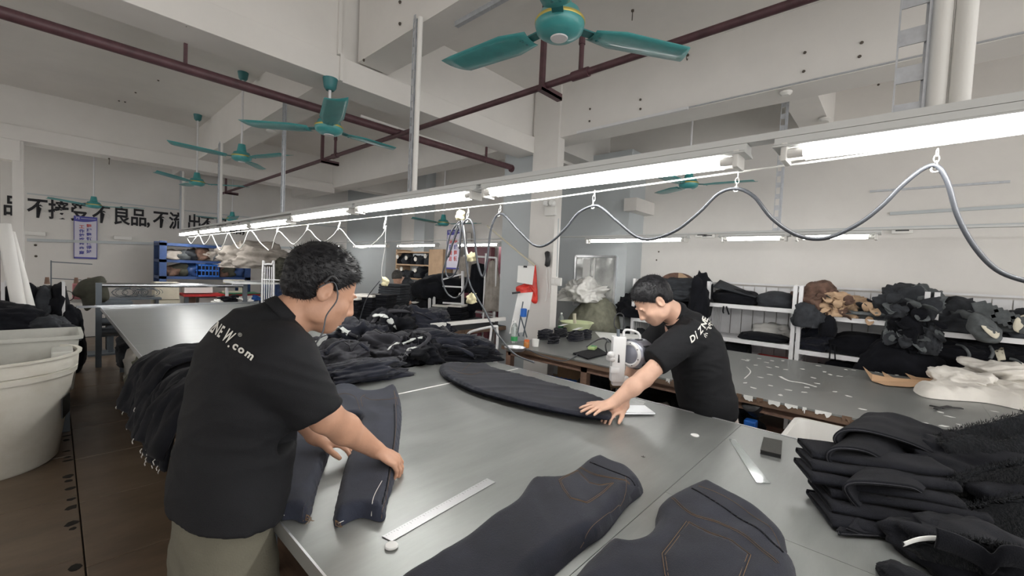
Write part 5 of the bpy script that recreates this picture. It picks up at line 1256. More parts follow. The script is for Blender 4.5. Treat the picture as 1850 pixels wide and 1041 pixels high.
crumple('tissue_paper', (*tab(1740, 702)[:2], .856), (.19, .13, .12), 'tissue', label='crumpled cream tissue paper bunched over the card pattern', cat='paper', seed=9, amp=.6, sc=1.5, sub=5)
crumple('tissue_paper', (*tab(1830, 700)[:2], .856), (.26, .18, .16), 'tissue', label='crumpled white tissue paper at the right end of the second table', cat='paper', seed=14, amp=.65, sc=1.5, sub=5, rz=2)
crumple('tissue_paper', (*tab(1905, 700)[:2], .856), (.22, .17, .10), 'tissue', label='crumpled tissue paper continuing past the right edge of the view', cat='paper', seed=17, amp=.45, sc=1.2, sub=4, rz=1)
# bundles of small dark pieces near the column
for i, (x, y, r, m, lab) in enumerate(((985, 612, .10, 'denim', 'bundle of rolled denim strips nearest the bottle'), (1012, 608, .09, 'dark_grey_cloth', 'bundle of grey black cut pieces in the middle of the second table end'), (1040, 615, .11, 'denim', 'bundle of blue black cut pieces right of the middle bundle'), (1000, 620, .07, 'denim_black', 'loose black strip bundle in front of the denim bundles'), (1058, 612, .08, 'denim', 'bundle of denim pieces next to the yellow bowl'))):
    p = T2(x, y); t = thing('cut_bundle', lab, 'bundle', (p.x, p.y, Z2), 0, 'bundles of cut pieces at the end of the second table')
    for k in range(6):
        q = Vector((p.x, p.y, Z2+.006+.016*k)); pts_ = []
        for j in range(26):
            a_ = 2*math.pi*j/26; rr = r*(1+.25*noise.noise(Vector((math.cos(a_)*1.5+k, math.sin(a_)*1.5, i*3)))); pts_.append(q+Vector((math.cos(a_+i)*rr, math.sin(a_+i)*rr*.55, .006*math.sin(3*a_+k))))
        bm = bm_(); tube(bm, pts_, .009, 6, closed=True); obj('folded_strip', bm, m if k % 2 else 'denim_grey', t, smooth=True)
    obj('bundle_core', crumple_mesh((p.x, p.y, Z2), (r*.85, r*.5, .09), seed=i, amp=.3, sub=3), m, t, smooth=True)
for (x, y, lab) in ((1016, 592, 'white label sheet on the middle cut bundle'), (1042, 600, 'white label sheet on the right cut bundle')):
    p = T2(x, y+14)+Vector((0, 0, .115)); bm = bm_(); prism(bm, [p+Vector((-.06, -.03, 0)), p+Vector((.05, -.045, .02)), p+Vector((.07, .03, .01)), p+Vector((-.03, .05, -.01))], (0, 0, .002)); obj('paper_label', bm, 'paper', label=lab, cat='paper')
# black folded cloth with green sachet
p = T2(1068, 640); bm = bm_()
flat('black_cloth', [(1035, 640), (1080, 630), (1098, 641), (1062, 650)], .012, 'denim_black', 'flat folded black cloth on the second table', 'cloth', z=Z2)
bm = bm_(); box(bm, T2(1070, 634)+Vector((0, 0, .03)), (.11, .07, .03), Matrix.Rotation(.3, 3, 'Z'), bev=.012); g_ = obj('sachet', bm, mat('lime', (.45, .6, .25), .4), label='small pale green packet on the folded black cloth', cat='packet', smooth='auto')
bm = bm_(); box(bm, T2(1072, 634)+Vector((0, 0, .046)), (.05, .045, .002), Matrix.Rotation(.3, 3, 'Z')); obj('packet_label', bm, 'green_label', g_)
# bottle, jar, cup, bowl
def bottle(p, s, label, cap='paper'):
    t = thing('water_bottle', label, 'bottle', p)
    bm = bm_(); lathe(bm, [(0, 0), (.031, .001), (.034, .01), (.034, .07), (.032, .075), (.034, .08), (.034, .15), (.028, .175), (.014, .2), (.013, .212), (0, .212)], p, 24); o = obj('bottle_body', bm, 'bottle', t, smooth='auto')
    bm = bm_(); lathe(bm, [(.0145, .205), (.0145, .225), (0, .226)], p, 18); obj('cap', bm, cap, t)
    bm = bm_(); lathe(bm, [(.0347, .025), (.0347, .068)], p, 24); obj('label_band', bm, 'green_label', t, smooth=True)
bottle(Vector((3.12, 3.0, 0))+Vector((.02, -.19, Z2)), 1, 'clear water bottle with green band at the left end of the second table')
bottle(T2(1016, 600)+Vector((.1, .1, 0)), 1, 'clear bottle with green band against the column')
t = thing('jar', 'small amber glass jar beside the bundles', 'jar', T2(951, 626)); p = T2(951, 628)
bm = bm_(); lathe(bm, [(0, 0), (.026, 0), (.028, .01), (.028, .05), (.022, .06), (0, .06)], p, 20); obj('jar_body', bm, mat('amber', (.5, .2, .05), .2), t, smooth='auto')
bm = bm_(); lathe(bm, [(.025, .058), (.025, .075), (0, .075)], p, 20); obj('lid', bm, 'orange', t, smooth='auto')
p = T2(967, 626); bm = bm_(); lathe(bm, [(0, 0), (.03, 0), (.036, .07), (.033, .07), (.027, .006), (0, .006)], p, 20); obj('paper_cup', bm, 'paper', label='white cup beside the amber jar', cat='cup', smooth='auto')
p = T2(1048, 606)+Vector((.1, .12, 0)); t = thing('plastic_bowl', 'pale yellow green plastic bowl behind the cut bundles', 'bowl', p)
bm = bm_(); lathe(bm, [(0, .0), (.12, 0), (.13, .02), (.19, .13), (.205, .135), (.205, .142), (.185, .14), (.122, .022), (0, .012)], p, 36); obj('bowl_body', bm, 'bowl', t, smooth='auto')
bm = bm_(); cyl(bm, p+Vector((0, .02, .05)), p+Vector((-.02, .03, .24)), .018, .022, 12); obj('roll_of_tape', bm, 'cream', label='cream cone standing in the yellow bowl', cat='spool')
p = T2(930, 633); bm = bm_(); lathe(bm, [(0, 0), (.09, 0), (.1, .03), (.094, .03), (.085, .006), (0, .006)], p, 24); obj('tin_tray', bm, 'alu', label='round metal dish at the left end of the second table', cat='dish', smooth='auto')
# rack of hanging scissors and papers beside the bottle
p = Vector((3.5, 2.98, Z2)); t = thing('desk_caddy', 'leaning papers and scissors caddy between bottle and column', 'caddy', p)
bm = bm_(); a = P(945, 535, 4.6); rows = []
Q = [(936, 530), (963, 528), (948, 600), (920, 603)]
bm = bm_(); prism(bm, [P(x, y, 4.45) for x, y in Q], (.01, .01, 0)); obj('paper_pad', bm, 'paper', t)
bm = bm_(); bar(bm, P(925, 530, 4.42), P(940, 528, 4.42), .03, .02); obj('binder_clip', bm, 'mach_black', t)
bm = bm_()
for (a_, b_) in (((945, 545), (935, 605)), ((955, 560), (945, 608)), ((940, 570), (952, 610)), ((928, 580), (938, 608))): bar(bm, P(*a_, 4.38), P(*b_, 4.38), .012, .006)
obj('scissor_blades', bm, 'grey_steel', t)
bm = bm_(); box(bm, P(946, 565, 4.37), (.05, .05, .09), bev=.01); obj('blue_handle', bm, 'blue_plastic', t)
flat('white_sheet', [(1075, 600), (1170, 606), (1160, 622), (1085, 612)], .002, 'paper', 'white paper sheet on the second table behind the cutting machine', 'paper', z=Z2)

# ================================================================ AROUND THE COLUMN
bm = bm_(); a = at(880, 408, 'x', 3.7); b = at(966, 480, 'x', 3.7); cyl(bm, at(880, 408, 'x', 3.75), at(967, 481, 'x', 3.86), .011, seg=10); obj('wooden_stick', bm, 'cream', label='pale wooden stick leaning from the column to the upper left', cat='stick', smooth='auto')
# red plastic bag hanging, with white card
rows = []
c = [(968, 482, 2), (966, 510, 10), (962, 530, 20), (952, 540, 27), (960, 546, 17)]
bm = bm_()
def film(px, d, m, name, label, cat, amp=.02, seed=0, th=.003, parent=None, bulge=.03):
    P_ = smooth_pts([P(x, y, d) for x, y in px], 5, True); c = sum(P_, Vector())/len(P_); bm = bm_(); n = len(P_); prev = None; rings = []
    for k, s in enumerate((1, .8, .6, .4, .2)):
        rings.append([bm.verts.new(c+(p-c)*s-_f*(bulge*(1-s*s)+amp*noise.noise(p*14+Vector((s*3, seed, 0)))*(1-.3*s))) for p in P_])
    for A_, B_ in zip(rings, rings[1:]):
        for i in range(n): bm.faces.new((A_[i], A_[(i+1) % n], B_[(i+1) % n], B_[i]))
    cv = bm.verts.new(c-_f*bulge)
    for i in range(n): bm.faces.new((rings[-1][i], rings[-1][(i+1) % n], cv))
    return obj(name, bm, m, parent, label=label, cat=cat, smooth=True, solid=th)
dC = 4.95
film([(968, 480), (970, 510), (971, 545), (962, 547), (955, 535), (940, 536), (932, 520), (948, 512), (962, 500), (965, 485)], dC, 'red_film', 'plastic_bag', 'red plastic bag hanging beside the column from the wooden stick', 'bag', .03, 3)
bm = bm_(); prism(bm, [P(x, y, dC-.08) for x, y in ((936, 480), (966, 481), (962, 515), (934, 510))], _f*.004); w = obj('white_card', bm, 'paper', label='white card clipped in front of the red plastic bag', cat='card')
bm = bm_(); box(bm, P(949, 482, dC-.09), (.04, .02, .02)); obj('black_clip', bm, 'mach_black', w)
# things on the column face x=3.9
def onx(x, y, X=3.895): return at(x, y, 'x', X)
def ony(x, y, Y=2.945): return at(x, y, 'y', Y)
p = at(995, 376, 'x', 3.86); t = thing('emergency_light', 'white emergency light with two round heads high on the column', 'lamp', p)
bm = bm_(); box(bm, at(995, 382, 'x', 3.87), (.05, .15, .10), bev=.008); obj('case', bm, 'plastic_white', t, smooth='auto')
for x in (990, 1001):
    bm = bm_(); lathe(bm, [(0, 0), (.03, .005), (.04, .03), (.03, .06), (0, .06)], at(x, 369, 'x', 3.86), 18, (-1, 0, .2)); obj('lamp_head', bm, 'paper', t, smooth='auto')
p = at(1005, 509, 'x', 3.88); t = thing('switch_box', 'white switch socket box on the column', 'switch', p)
bm = bm_(); box(bm, p, (.03, .14, .09), bev=.006); obj('box', bm, 'plastic_white', t, smooth='auto')
for k in (-.035, .035):
    bm = bm_(); box(bm, p+Vector((-.017, k, 0)), (.008, .04, .05), bev=.003); obj('rocker', bm, 'paper', t)
bm = bm_(); cyl(bm, at(1006, 500, 'x', 3.885), at(1009, 395, 'x', 3.885), .006, seg=8); obj('cable_conduit', bm, 'paint_cool', label='thin vertical conduit running up the column from the switch box', cat='conduit')
bm = bm_(); tube(bm, smooth_pts([onx(990, 470, 3.87), onx(987, 500, 3.875), onx(989, 520, 3.875), onx(985, 545, 3.875)], 5), .005, 6); tube(bm, smooth_pts([onx(990, 470, 3.87), onx(993, 500, 3.88), onx(992, 530, 3.88)], 5), .004, 6); o = obj('tool_cord', bm, 'paper', label='pale string hanging from the dark tool on the column', cat='string')
bm = bm_(); tube(bm, smooth_pts([onx(988, 455, 3.87), onx(990, 468, 3.86), onx(988, 482, 3.87)], 5), [.02]+[.03]*9+[.012], 10); obj('hand_tool', bm, 'mach_black', label='dark hand tool hanging high on the column', cat='tool', smooth=True)
# sack with crumpled white bag on top, beside the window
p = P(1075, 590, 5.9); crumple('woven_sack', (p.x, p.y, .5), (.36, .30, .72), 'sack_green', label='large olive green sack below the film covered window', cat='sack', seed=3, amp=.1, sub=5, flat=.9)
p = P(1052, 520, 5.9); crumple('plastic_bundle', (p.x+.05, p.y, 1.2), (.30, .22, .26), 'plastic_white', label='crumpled white plastic bundle on top of the olive sack', cat='bundle', seed=8, amp=.6, sub=5)
bm = bm_(); a = P(1078, 600, 5.9); bb(bm, a.x-.4, a.x+.4, a.y-.4, a.y+.35, 0, .52); obj('storage_crate', bm, 'cardboard', label='cardboard crate under the olive sack', cat='box')

# ================================================================ UNDER AND BETWEEN THE TABLES
def crate(c, s, m, label, rz=0, slots=True):
    t = thing('plastic_crate', label, 'crate', c, rz); w, d, h = s
    for nm, (cx, cy, sx, sy) in (('front_wall', (0, -d/2, w, .012)), ('rear_wall', (0, d/2, w, .012)), ('end_wall', (-w/2, 0, .012, d)), ('end_wall', (w/2, 0, .012, d))):
        n = max(3, int(max(sx, sy)/.05)); bm = bm_()
        if slots:
            for k in range(n+1):
                q = -.5+k/n; box(bm, (cx+q*sx*(sx > sy), cy+q*sy*(sy > sx), h/2), (.012, .012, h))
            for z in (.015, h*.5, h-.02): box(bm, (cx, cy, z), (sx, sy, .03))
        else: box(bm, (cx, cy, h/2), (sx, sy, h))
        o = obj(nm, bm, m, t, world=False)
    bm = bm_(); box(bm, (0, 0, .006), (w, d, .012)); obj('base', bm, m, t, world=False); return t
crate((3.35, 2.45, .19), (.5, .36, .30), 'blue_plastic', 'blue plastic crate at the left end under the second table', .2)
crate((3.3, 1.75, .19), (.5, .36, .28), 'blue_plastic', 'blue plastic crate in the middle under the second table', .1)
crumple('fabric_bundle', (3.6, 2.15, .2), (.18, .15, .42), 'dark_grey_cloth', label='grey dark fabric bundle between the two blue crates', cat='fabric', seed=2, sub=4)
crumple('plastic_sack', (3.15, 1.35, .19), (.25, .22, .33), 'tissue', label='clear white plastic bag under the second table', cat='bag', seed=5, amp=.5, sub=5)
bm = bm_(); bb(bm, 3.0, 3.35, 1.5, 1.75, .19, .52); obj('cardboard_box', bm, 'cardboard', label='brown cardboard box under the second table beside the plastic bag', cat='box')
for i, (x, y, s, m, lab) in enumerate(((3.35, .95, (.28, .3, .52), 'denim_black', 'black fabric heap under the second table behind the machine'), (3.3, .25, (.3, .35, .3), 'denim_black', 'black fabric heap under the second table behind the leaning person'), (3.8, 1.5, (.4, .5, .35), 'dark_grey_cloth', 'grey fabric heap deep under the second table'), (3.9, -.3, (.4, .5, .3), 'dark_grey_cloth', 'fabric heap under the right end of the second table'))):
    crumple('fabric_heap', (x, y, .19), s, m, label=lab, cat='fabric', seed=i+20, sub=5)
bm = bm_(); bb(bm, 3.3, 4.9, -1.5, 1.1, .002, .19); 
bm.free()
# black spool tool and blue item at the table gap
p = P(1370, 752, 2.9); t = thing('motor_tool', 'dark tool with a blue base in the gap between the tables', 'tool', (2.68, .42, 0))
bm = bm_(); lathe(bm, [(0, 0), (.05, 0), (.055, .02), (.05, .05), (.06, .06), (.06, .09), (.045, .1), (0, .1)], P(1368, 742, 2.75), 20, (-.6, .2, .5)); obj('drum', bm, 'mach_black', t, smooth='auto')
bm = bm_(); bb(bm, 2.60, 2.80, .30, .50, .0, .66); obj('stand', bm, 'grey_steel', t)
bm = bm_(); box(bm, P(1356, 768, 2.75), (.07, .07, .07), bev=.01); obj('blue_block', bm, 'blue_plastic', t)
# white rectangular tub between the tables
t = thing('laundry_tub', 'large white rectangular tub standing between the two cutting tables', 'tub', (2.68, -.25, 0))
def tub_mesh(x0, x1, y0, y1, z0, z1, tp=.03, rib=True):
    bm = bm_(); rim = []
    def ring(o, z, r=.05, n=5):
        c = []
        for (cx, cy, a0) in ((x1-r-o, y1-r-o, 0), (x0+r+o, y1-r-o, 90), (x0+r+o, y0+r+o, 180), (x1-r-o, y0+r+o, 270)):
            for k in range(n+1): a = math.radians(a0+90*k/n); c.append(Vector((cx+r*math.cos(a), cy+r*math.sin(a), z)))
        return c
    rows = [ring(tp, z0), ring(0.012, z1-.03), ring(-.012, z1-.03), ring(-.015, z1), ring(.008, z1), ring(.012, z1-.02), ring(tp+.008, z0+.02)]
    rows = [r+[r[0]] for r in rows]; gridmesh(bm, rows)
    v = [bm.verts.new(p) for p in ring(tp+.008, z0+.02)]; bm.faces.new(v); v = [bm.verts.new(p) for p in ring(tp, z0)]; bm.faces.new(v); return bm
obj('tub_body', tub_mesh(2.42, 2.94, -.62, .38, .10, .80), 'plastic_white', t, smooth='auto')
for i in range(5):
    y = -.5+.18*i; bm = bm_(); box(bm, (2.903, y, .58), (.012, .11, .22), Matrix.Rotation(.045, 3, 'Y'), bev=.004); obj('moulded_panel', bm, 'plastic_white', t)
for x in (2.5, 2.85):
    for y in (-.5, .28):
        bm = bm_(); cyl(bm, (x-.02, y, .04), (x+.02, y, .04), .04, seg=14); bb(bm, x-.012, x+.012, y-.012, y+.012, .05, .12); obj('castor', bm, 'mach_black', t)

# white trolley rails beside the side table, camouflage sack, pink basket
bm = bm_(); tube(bm, smooth_pts([P(845, 612, 4.3), P(850, 600, 4.3), P(893, 590, 4.2), P(898, 596, 4.2), P(898, 625, 4.2), Vector((P(898, 625, 4.2).x, P(898, 625, 4.2).y, .02))], 5), .014, 8); tube(bm, [P(885, 618, 4.2), P(888, 592, 4.2)], .012, 8); obj('trolley_handle', bm, 'white_metal', label='white tubular trolley handle left of the second table', cat='handle', smooth='auto')
p = P(868, 650, 4.0); crumple('camouflage_sack', (p.x, p.y, .28), (.22, .24, .40), 'camo', label='camouflage patterned sack left of the second table', cat='sack', seed=6, amp=.08, sub=5, flat=.9)
bm = bm_(); bb(bm, p.x-.2, p.x+.2, p.y-.2, p.y+.2, 0, .3); obj('low_box', bm, 'cardboard', label='brown box under the camouflage sack', cat='box')
p = P(872, 606, 4.4); crate((p.x, p.y, .58), (.35, .28, .14), 'pink', 'pink plastic basket under the white trolley handle', .6); bm = bm_(); bb(bm, p.x-.2, p.x+.2, p.y-.16, p.y+.16, 0, .58); obj('wooden_stool', bm, 'leg_brown', label='brown stool box carrying the pink basket', cat='stool')

# ================================================================ SIDE TABLE STACKS
def stack(px, py, z0, w, d, n, hh, m, grp, lab, rz=.0, topw=None, dep=None):
    c = P(px, py, dep) if dep else tab(px, py, z0); c.z = z0; random.seed(px)
    for i in range(n):
        ww = w*random.uniform(.93, 1.03); dd = d*random.uniform(.93, 1.02); rows_b = bm_(); k = 20; r = hh*.48
        pr = [(-.5, 0), (.5, 0)]
        box(rows_b, (0, 0, hh*.5), (ww, dd, hh*.92), bev=hh*.3)
        for v in rows_b.verts: v.co.z += .004*noise.noise(Vector((v.co.x*8, v.co.y*8, i*3)))
        o = obj('folded_cloth', rows_b, (topw if (i == n-1 and topw) else m), label='%s, %s' % (lab, 'topmost piece' if i == n-1 else '%s from the bottom' % ORD[i]), cat='fabric', group=grp, world=False, smooth='auto')
        o.location = (c.x+random.uniform(-.008, .008), c.y+random.uniform(-.008, .008), z0+i*hh); o.rotation_euler = (0, 0, rz+random.uniform(-.05, .05))
    return c
stack(765, 592, .855, .30, .22, 8, .026, 'denim_black', 'nearest left folded stack', 'dark folded panel in the near left stack', .5, 'tissue')
stack(828, 577, .855, .32, .22, 8, .026, 'denim_black', 'right folded stack', 'dark folded panel in the right stack', .5, 'tissue')
stack(765, 570, .855, .30, .24, 7, .03, 'denim_black', 'rear folded stack', 'dark folded panel in the rear low stack', .4, 'tissue')
stack(800, 575, .855, .26, .24, 7, .028, 'grey_cloth', 'grey folded stack', 'pale grey folded panel in the middle stack', .5, 'tissue')
stack(712, 577, .855, .34, .30, 14, .034, 'dark_grey_cloth', 'tall folded stack', 'blue black folded panel in the tall stack before the far worker', .6)
for k, (x, m, h, n) in enumerate(((688, 'denim_black', .033, 11), (662, 'denim_black', .033, 11), (638, 'denim_black', .033, 10))):
    stack(x, 585, .855, .30, .28, n, h, m, 'wide folded stack %d' % 0 if False else ['right wide stack', 'middle wide stack', 'left wide stack'][k], 'black folded panel in the %s behind the bent head' % ['right wide stack', 'middle wide stack', 'left wide stack'][k], .6, 'tissue' if k else None)
bm = bm_(); bar(bm, P(779, 588, 4.0), P(912, 576, 4.55), .035, .035); obj('white_tube', bm, 'plastic_white', label='white square tube lying along the edge of the side table', cat='tube')
bm = bm_(); bar(bm, tab(848, 562, .87), tab(908, 570, .87), .03, .03); bar(bm, tab(872, 570, .87), tab(903, 577, .87), .05, .03); obj('metal_rail', bm, 'white_metal', label='white metal frame edge right of the folded stacks', cat='frame')
# blue tray behind the heap
p = tab(612, 583, .86); crate((p.x, p.y, .855), (.32, .24, .06), 'blue_plastic', 'shallow blue plastic tray behind the jeans heap', .6, False)
# ================================================================ WHITE SHELVING ALONG THE RIGHT WALL
XF, XB = 5.18, 5.68
def rackunit(y0, y1, ztop, zs, label, grate=True):
    t = thing('shelf_rack', label, 'shelf', ((XF+XB)/2, (y0+y1)/2, 0), 0, 'white steel racks along the right wall')
    for y in (y0, y1):
        for x in (XF, XB):
            bm = bm_(); bb(bm, x-.018, x+.018, y-.018, y+.018, 0, ztop); obj('upright', bm, 'white_metal', t)
        bm = bm_()
        for k in range(1, 9): x = XF+(XB-XF)*k/9; bb(bm, x-.006, x+.006, y-.006, y+.006, .1, ztop-.03)
        for z in (ztop-.02, .1, ztop*.5): bb(bm, XF, XB, y-.008, y+.008, z-.012, z+.012)
        obj('side_grille', bm, 'white_metal', t)
    for z in zs:
        bm = bm_(); bb(bm, XF, XB, y0, y1, z-.018, z); bb(bm, XF-.02, XF, y0, y1, z-.04, z+.004); obj('shelf_board', bm, 'white_metal', t)
    n = int((y1-y0)/.12); 
    for k in range(n):
        a = y0+(y1-y0)*k/n; bm = bm_(); bb(bm, XB-.004, XB+.008, a+.004, a+(y1-y0)/n-.004, .15, ztop-.04); bm2 = None; obj('back_panel', bm, 'white_metal', t)
    bm = bm_(); bb(bm, XB-.02, XB+.0, y0, y1, ztop-.02, ztop); obj('top_rail', bm, 'white_metal', t)
    return t
rackunit(1.70, 2.55, 1.55, (.42, 1.03), 'white steel rack behind the leaning person, filled with black fabric')
rackunit(.77, 1.62, 1.56, (.35, .93, 1.31), 'white steel rack with two black bundles on its upper shelf, second from left')
rackunit(-.20, .72, 1.56, (.35, .90, 1.27), 'white steel rack draped with brown and grey remnants, third from left')
rackunit(-1.25, -.26, 1.56, (.38, .90, 1.22), 'white steel rack at the right edge of the view')
def blob(px, py, z0, s, m, label, seed, cat='fabric', X=None, rz=1.57, amp=.28, sub=4, flat=.45, name='fabric_bundle', sc=2.2):
    X = X or (XF+.22); p = at(px, py, 'x', X); return crumple(name, (X, p.y, z0), s, m, label=label, cat=cat, seed=seed, rz=rz, amp=amp, sub=sub, flat=flat, sc=sc)
# rack 1
blob(1158, 560, 1.035, (.30, .24, .34), 'denim_black', 'black bag heaped behind the leaning person\'s face', 3)
blob(1230, 530, 1.30, (.34, .22, .26), 'dark_grey_cloth', 'dark jackets stuffed in the upper part of the leftmost rack', 5, sub=5)
blob(1212, 570, 1.035, (.26, .22, .28), 'denim_black', 'black fabric low in the leftmost rack', 9)
blob(1268, 520, 1.035, (.11, .16, .58), 'denim_black', 'black coat hanging over the corner of the leftmost rack', 6, X=XF+.02)
blob(1150, 590, .43, (.33, .22, .42), 'dark_grey_cloth', 'dark fabric on the bottom shelf of the leftmost rack', 12)
blob(1210, 590, .43, (.3, .22, .45), 'denim_black', 'black fabric at the bottom right of the leftmost rack', 13)
p = at(1225, 508, 'x', 5.5); R = .22; bm = bm_(); n = 20
prism(bm, [(5.45, p.y+.22*math.cos(math.pi*k/n), 1.52+.13*math.sin(math.pi*k/n)) for k in range(n+1)], (.05, 0, 0)); o = obj('cap_shaped_bag', bm, 'brown_cloth', label='round brown and tan bag on top of the leftmost rack', cat='bag')
bm = bm_(); prism(bm, [(5.445, p.y-.02-.20*k/8*1, 1.52+.128*math.cos(math.pi/2*k/8)) for k in range(9)]+[(5.445, p.y-.02, 1.52)], (.04, 0, 0)); obj('tan_panel', bm, 'tan', o)
# rack 2
blob(1328, 545, 1.312, (.27, .2, .17), 'denim_black', 'black folded bundle at the upper left of the second rack', 15, amp=.14, flat=.7)
p = at(1330, 520, 'x', 5.3); bm = bm_(); rows = []
rows = [[Vector((5.2+.06*j, p.y+.22-.44*i/8, 1.50-.09*i/8+.02*noise.noise(Vector((i, j, 1)))+.02*j*(1-i/8))) for j in range(5)] for i in range(9)]
sheet('grey_flap', rows, 'dark_grey_cloth', .012, label='dark grey flap sticking up over the black folded bundle', cat='fabric')
blob(1405, 552, 1.312, (.2, .2, .17), 'dark_grey_cloth', 'wedge shaped dark bag at the upper right of the second rack', 16, amp=.1, flat=.6)
blob(1380, 612, .932, (.24, .2, .085), 'denim_black', 'low black garment lying on the middle shelf of the second rack', 17, amp=.15)
blob(1395, 600, .932, (.16, .12, .17), 'plastic_white', 'clear plastic wrapping behind the low black garment', 18, X=XF+.38, amp=.4)
bm = bm_(); p = at(1312, 560, 'x', XF-.035)
tube(bm, smooth_pts([p+Vector((0, .03, .04)), p+Vector((-.01, .03, -.02)), p+Vector((-.01, .02, -.04))], 4), .008, 6); tube(bm, smooth_pts([p+Vector((0, 0, .04)), p+Vector((-.01, -.015, .0)), p+Vector((-.01, -.035, -.05))], 4), .008, 6); obj('hanging_strap', bm, 'denim_black', label='black straps hanging over the upper shelf of the second rack', cat='strap', smooth=True)
blob(1318, 640, .36, (.22, .22, .48), 'denim_black', 'black garment pile low in the second rack', 19, amp=.3)
crate((5.4, at(1400, 640, 'x', 5.3).y, .36), (.42, .42, .38), 'red_plastic', 'red plastic crate on the bottom shelf of the second rack', 0, False)
# rack 3
blob(1478, 535, 1.275, (.22, .22, .28), 'brown_cloth', 'crumpled brown fabric at the upper left of the third rack', 21, sub=5, amp=.4)
blob(1520, 530, 1.275, (.16, .18, .20), 'tan', 'crumpled tan fabric beside the brown fabric', 22, sub=5, amp=.4, X=XF+.15)
blob(1460, 560, 1.15, (.12, .10, .22), 'dark_grey_cloth', 'dark pieces hanging off the left corner of the third rack', 23, X=XF-.04, amp=.4)
blob(1497, 575, 1.08, (.07, .06, .2), 'denim_black', 'black square flap hanging from the third rack shelf', 24, X=XF-.05, amp=.1)
blob(1565, 560, 1.275, (.28, .2, .12), 'grey_cloth', 'grey and black offcuts along the upper shelf of the third rack', 25, sub=5, amp=.5)
blob(1555, 548, 1.275, (.12, .1, .16), 'denim', 'navy offcut in the upper middle of the third rack', 26, amp=.4)
for i, (x, y, s, z, m, lab) in enumerate(((1640, 535, (.2, .18, .26), 1.30, 'dark_grey_cloth', 'dark offcuts piled over the corner of the third rack'), (1665, 530, (.12, .12, .2), 1.38, 'grey_cloth', 'grey offcut on top of the corner pile'), (1615, 590, (.06, .05, .26), 1.02, 'grey_cloth', 'long pale grey offcut hanging from the corner pile'), (1640, 580, (.12, .08, .3), 1.05, 'denim_black', 'black offcuts hanging in the middle of the corner pile'), (1668, 585, (.10, .07, .2), 1.06, 'grey_cloth', 'grey offcut hanging at the right of the corner pile'), (1682, 570, (.08, .08, .26), 1.02, 'dark_grey_cloth', 'dark offcut hanging at the far right of the corner pile'))):
    blob(x, y, z, s, m, lab, 30+i, X=XF-.02 if i > 1 else XF+.1, amp=.45, sub=5)
# individual leaf like offcuts over the corner
random.seed(5)
for i in range(26):
    y = at(random.uniform(1605, 1700), 560, 'x', XF-.1).y; z = random.uniform(1.05, 1.55); w = random.uniform(.03, .06); h = random.uniform(.06, .13); m = random.choice(('grey_cloth', 'dark_grey_cloth', 'denim_black')); a_ = random.uniform(-.7, .7); rows = []
    for r_ in range(6):
        v = r_/5; ww = w*math.sin(math.pi*(.15+.8*v)); rows.append([Vector((XF-.10-.03*math.sin(v*3+i)-.02*abs(q), y+q*ww*math.cos(a_)+v*h*math.sin(a_), z-v*h*math.cos(a_)+q*ww*.3)) for q in (-1, 0, 1)])
    sheet('fabric_offcut', rows, m, .004, label='small grey or black fabric offcut hanging on the corner pile of the racks', cat='offcut', group='small offcuts on the corner pile')
for i in range(22):
    y = at(random.uniform(1450, 1590), 540, 'x', XF-.02).y; z = random.uniform(1.3, 1.5) if y < .5 else random.uniform(1.2, 1.5); w = random.uniform(.03, .05); h = random.uniform(.05, .1); m = random.choice(('brown_cloth', 'tan', 'brown_cloth', 'grey_cloth')) if y > .25 else random.choice(('dark_grey_cloth', 'grey_cloth', 'tan')); a_ = random.uniform(-1.2, 1.2); rows = []
    for r_ in range(6):
        v = r_/5; ww = w*math.sin(math.pi*(.15+.8*v)); rows.append([Vector((XF-.02-.03*math.sin(v*3+i)-.02*abs(q), y+q*ww*math.cos(a_)+v*h*math.sin(a_), z-v*h*math.cos(a_)+q*ww*.3)) for q in (-1, 0, 1)])
    sheet('fabric_offcut', rows, m, .004, label='small brown tan or grey offcut on the upper shelf of the third rack', cat='offcut', group='small offcuts on the third rack')
blob(1475, 615, .905, (.17, .18, .20), 'denim', 'rolled navy bundle at the lower left of the third rack', 40, sub=5, amp=.3)
blob(1512, 618, .905, (.09, .14, .17), 'dark_grey_cloth', 'small grey blue bundle beside the rolled navy bundle', 41)
blob(1560, 620, .905, (.3, .2, .22), 'denim_black', 'black cloth on the middle shelf of the third rack', 42, amp=.12, flat=.6)
blob(1630, 620, .36, (.34, .24, .72), 'denim_black', 'large black cloth hanging over the right of the third rack', 43, X=XF+.06, amp=.1, flat=.7, sub=5)
blob(1530, 650, .36, (.3, .22, .42), 'denim_black', 'black heap on the bottom shelf of the third rack', 44)
bm = bm_(); p = at(1500, 632, 'x', XF-.035)
for dy in (0, -.03): tube(bm, smooth_pts([p+Vector((0, dy, .06)), p+Vector((-.01, dy*1.2, 0)), p+Vector((-.01, dy*1.5, -.09))], 4), .006, 6)
obj('hanging_strap', bm, 'denim_black', label='pair of thin black straps hanging below the navy bundles', cat='strap', smooth=True)
# rack 4
blob(1725, 565, 1.225, (.25, .2, .24), 'dark_grey_cloth', 'dark fabric heap on the upper shelf of the right rack', 51, sub=5, amp=.4)
blob(1790, 565, 1.225, (.28, .2, .18), 'grey_cloth', 'grey fabric on the upper shelf of the right rack', 52, sub=5, amp=.4)
blob(1845, 575, 1.225, (.2, .2, .2), 'dark_grey_cloth', 'dark fabric at the right end of the upper shelf', 53, sub=5, amp=.4)
dX = lambda x, y, X: (at(x, y, 'x', X)-CAM).dot(_f)
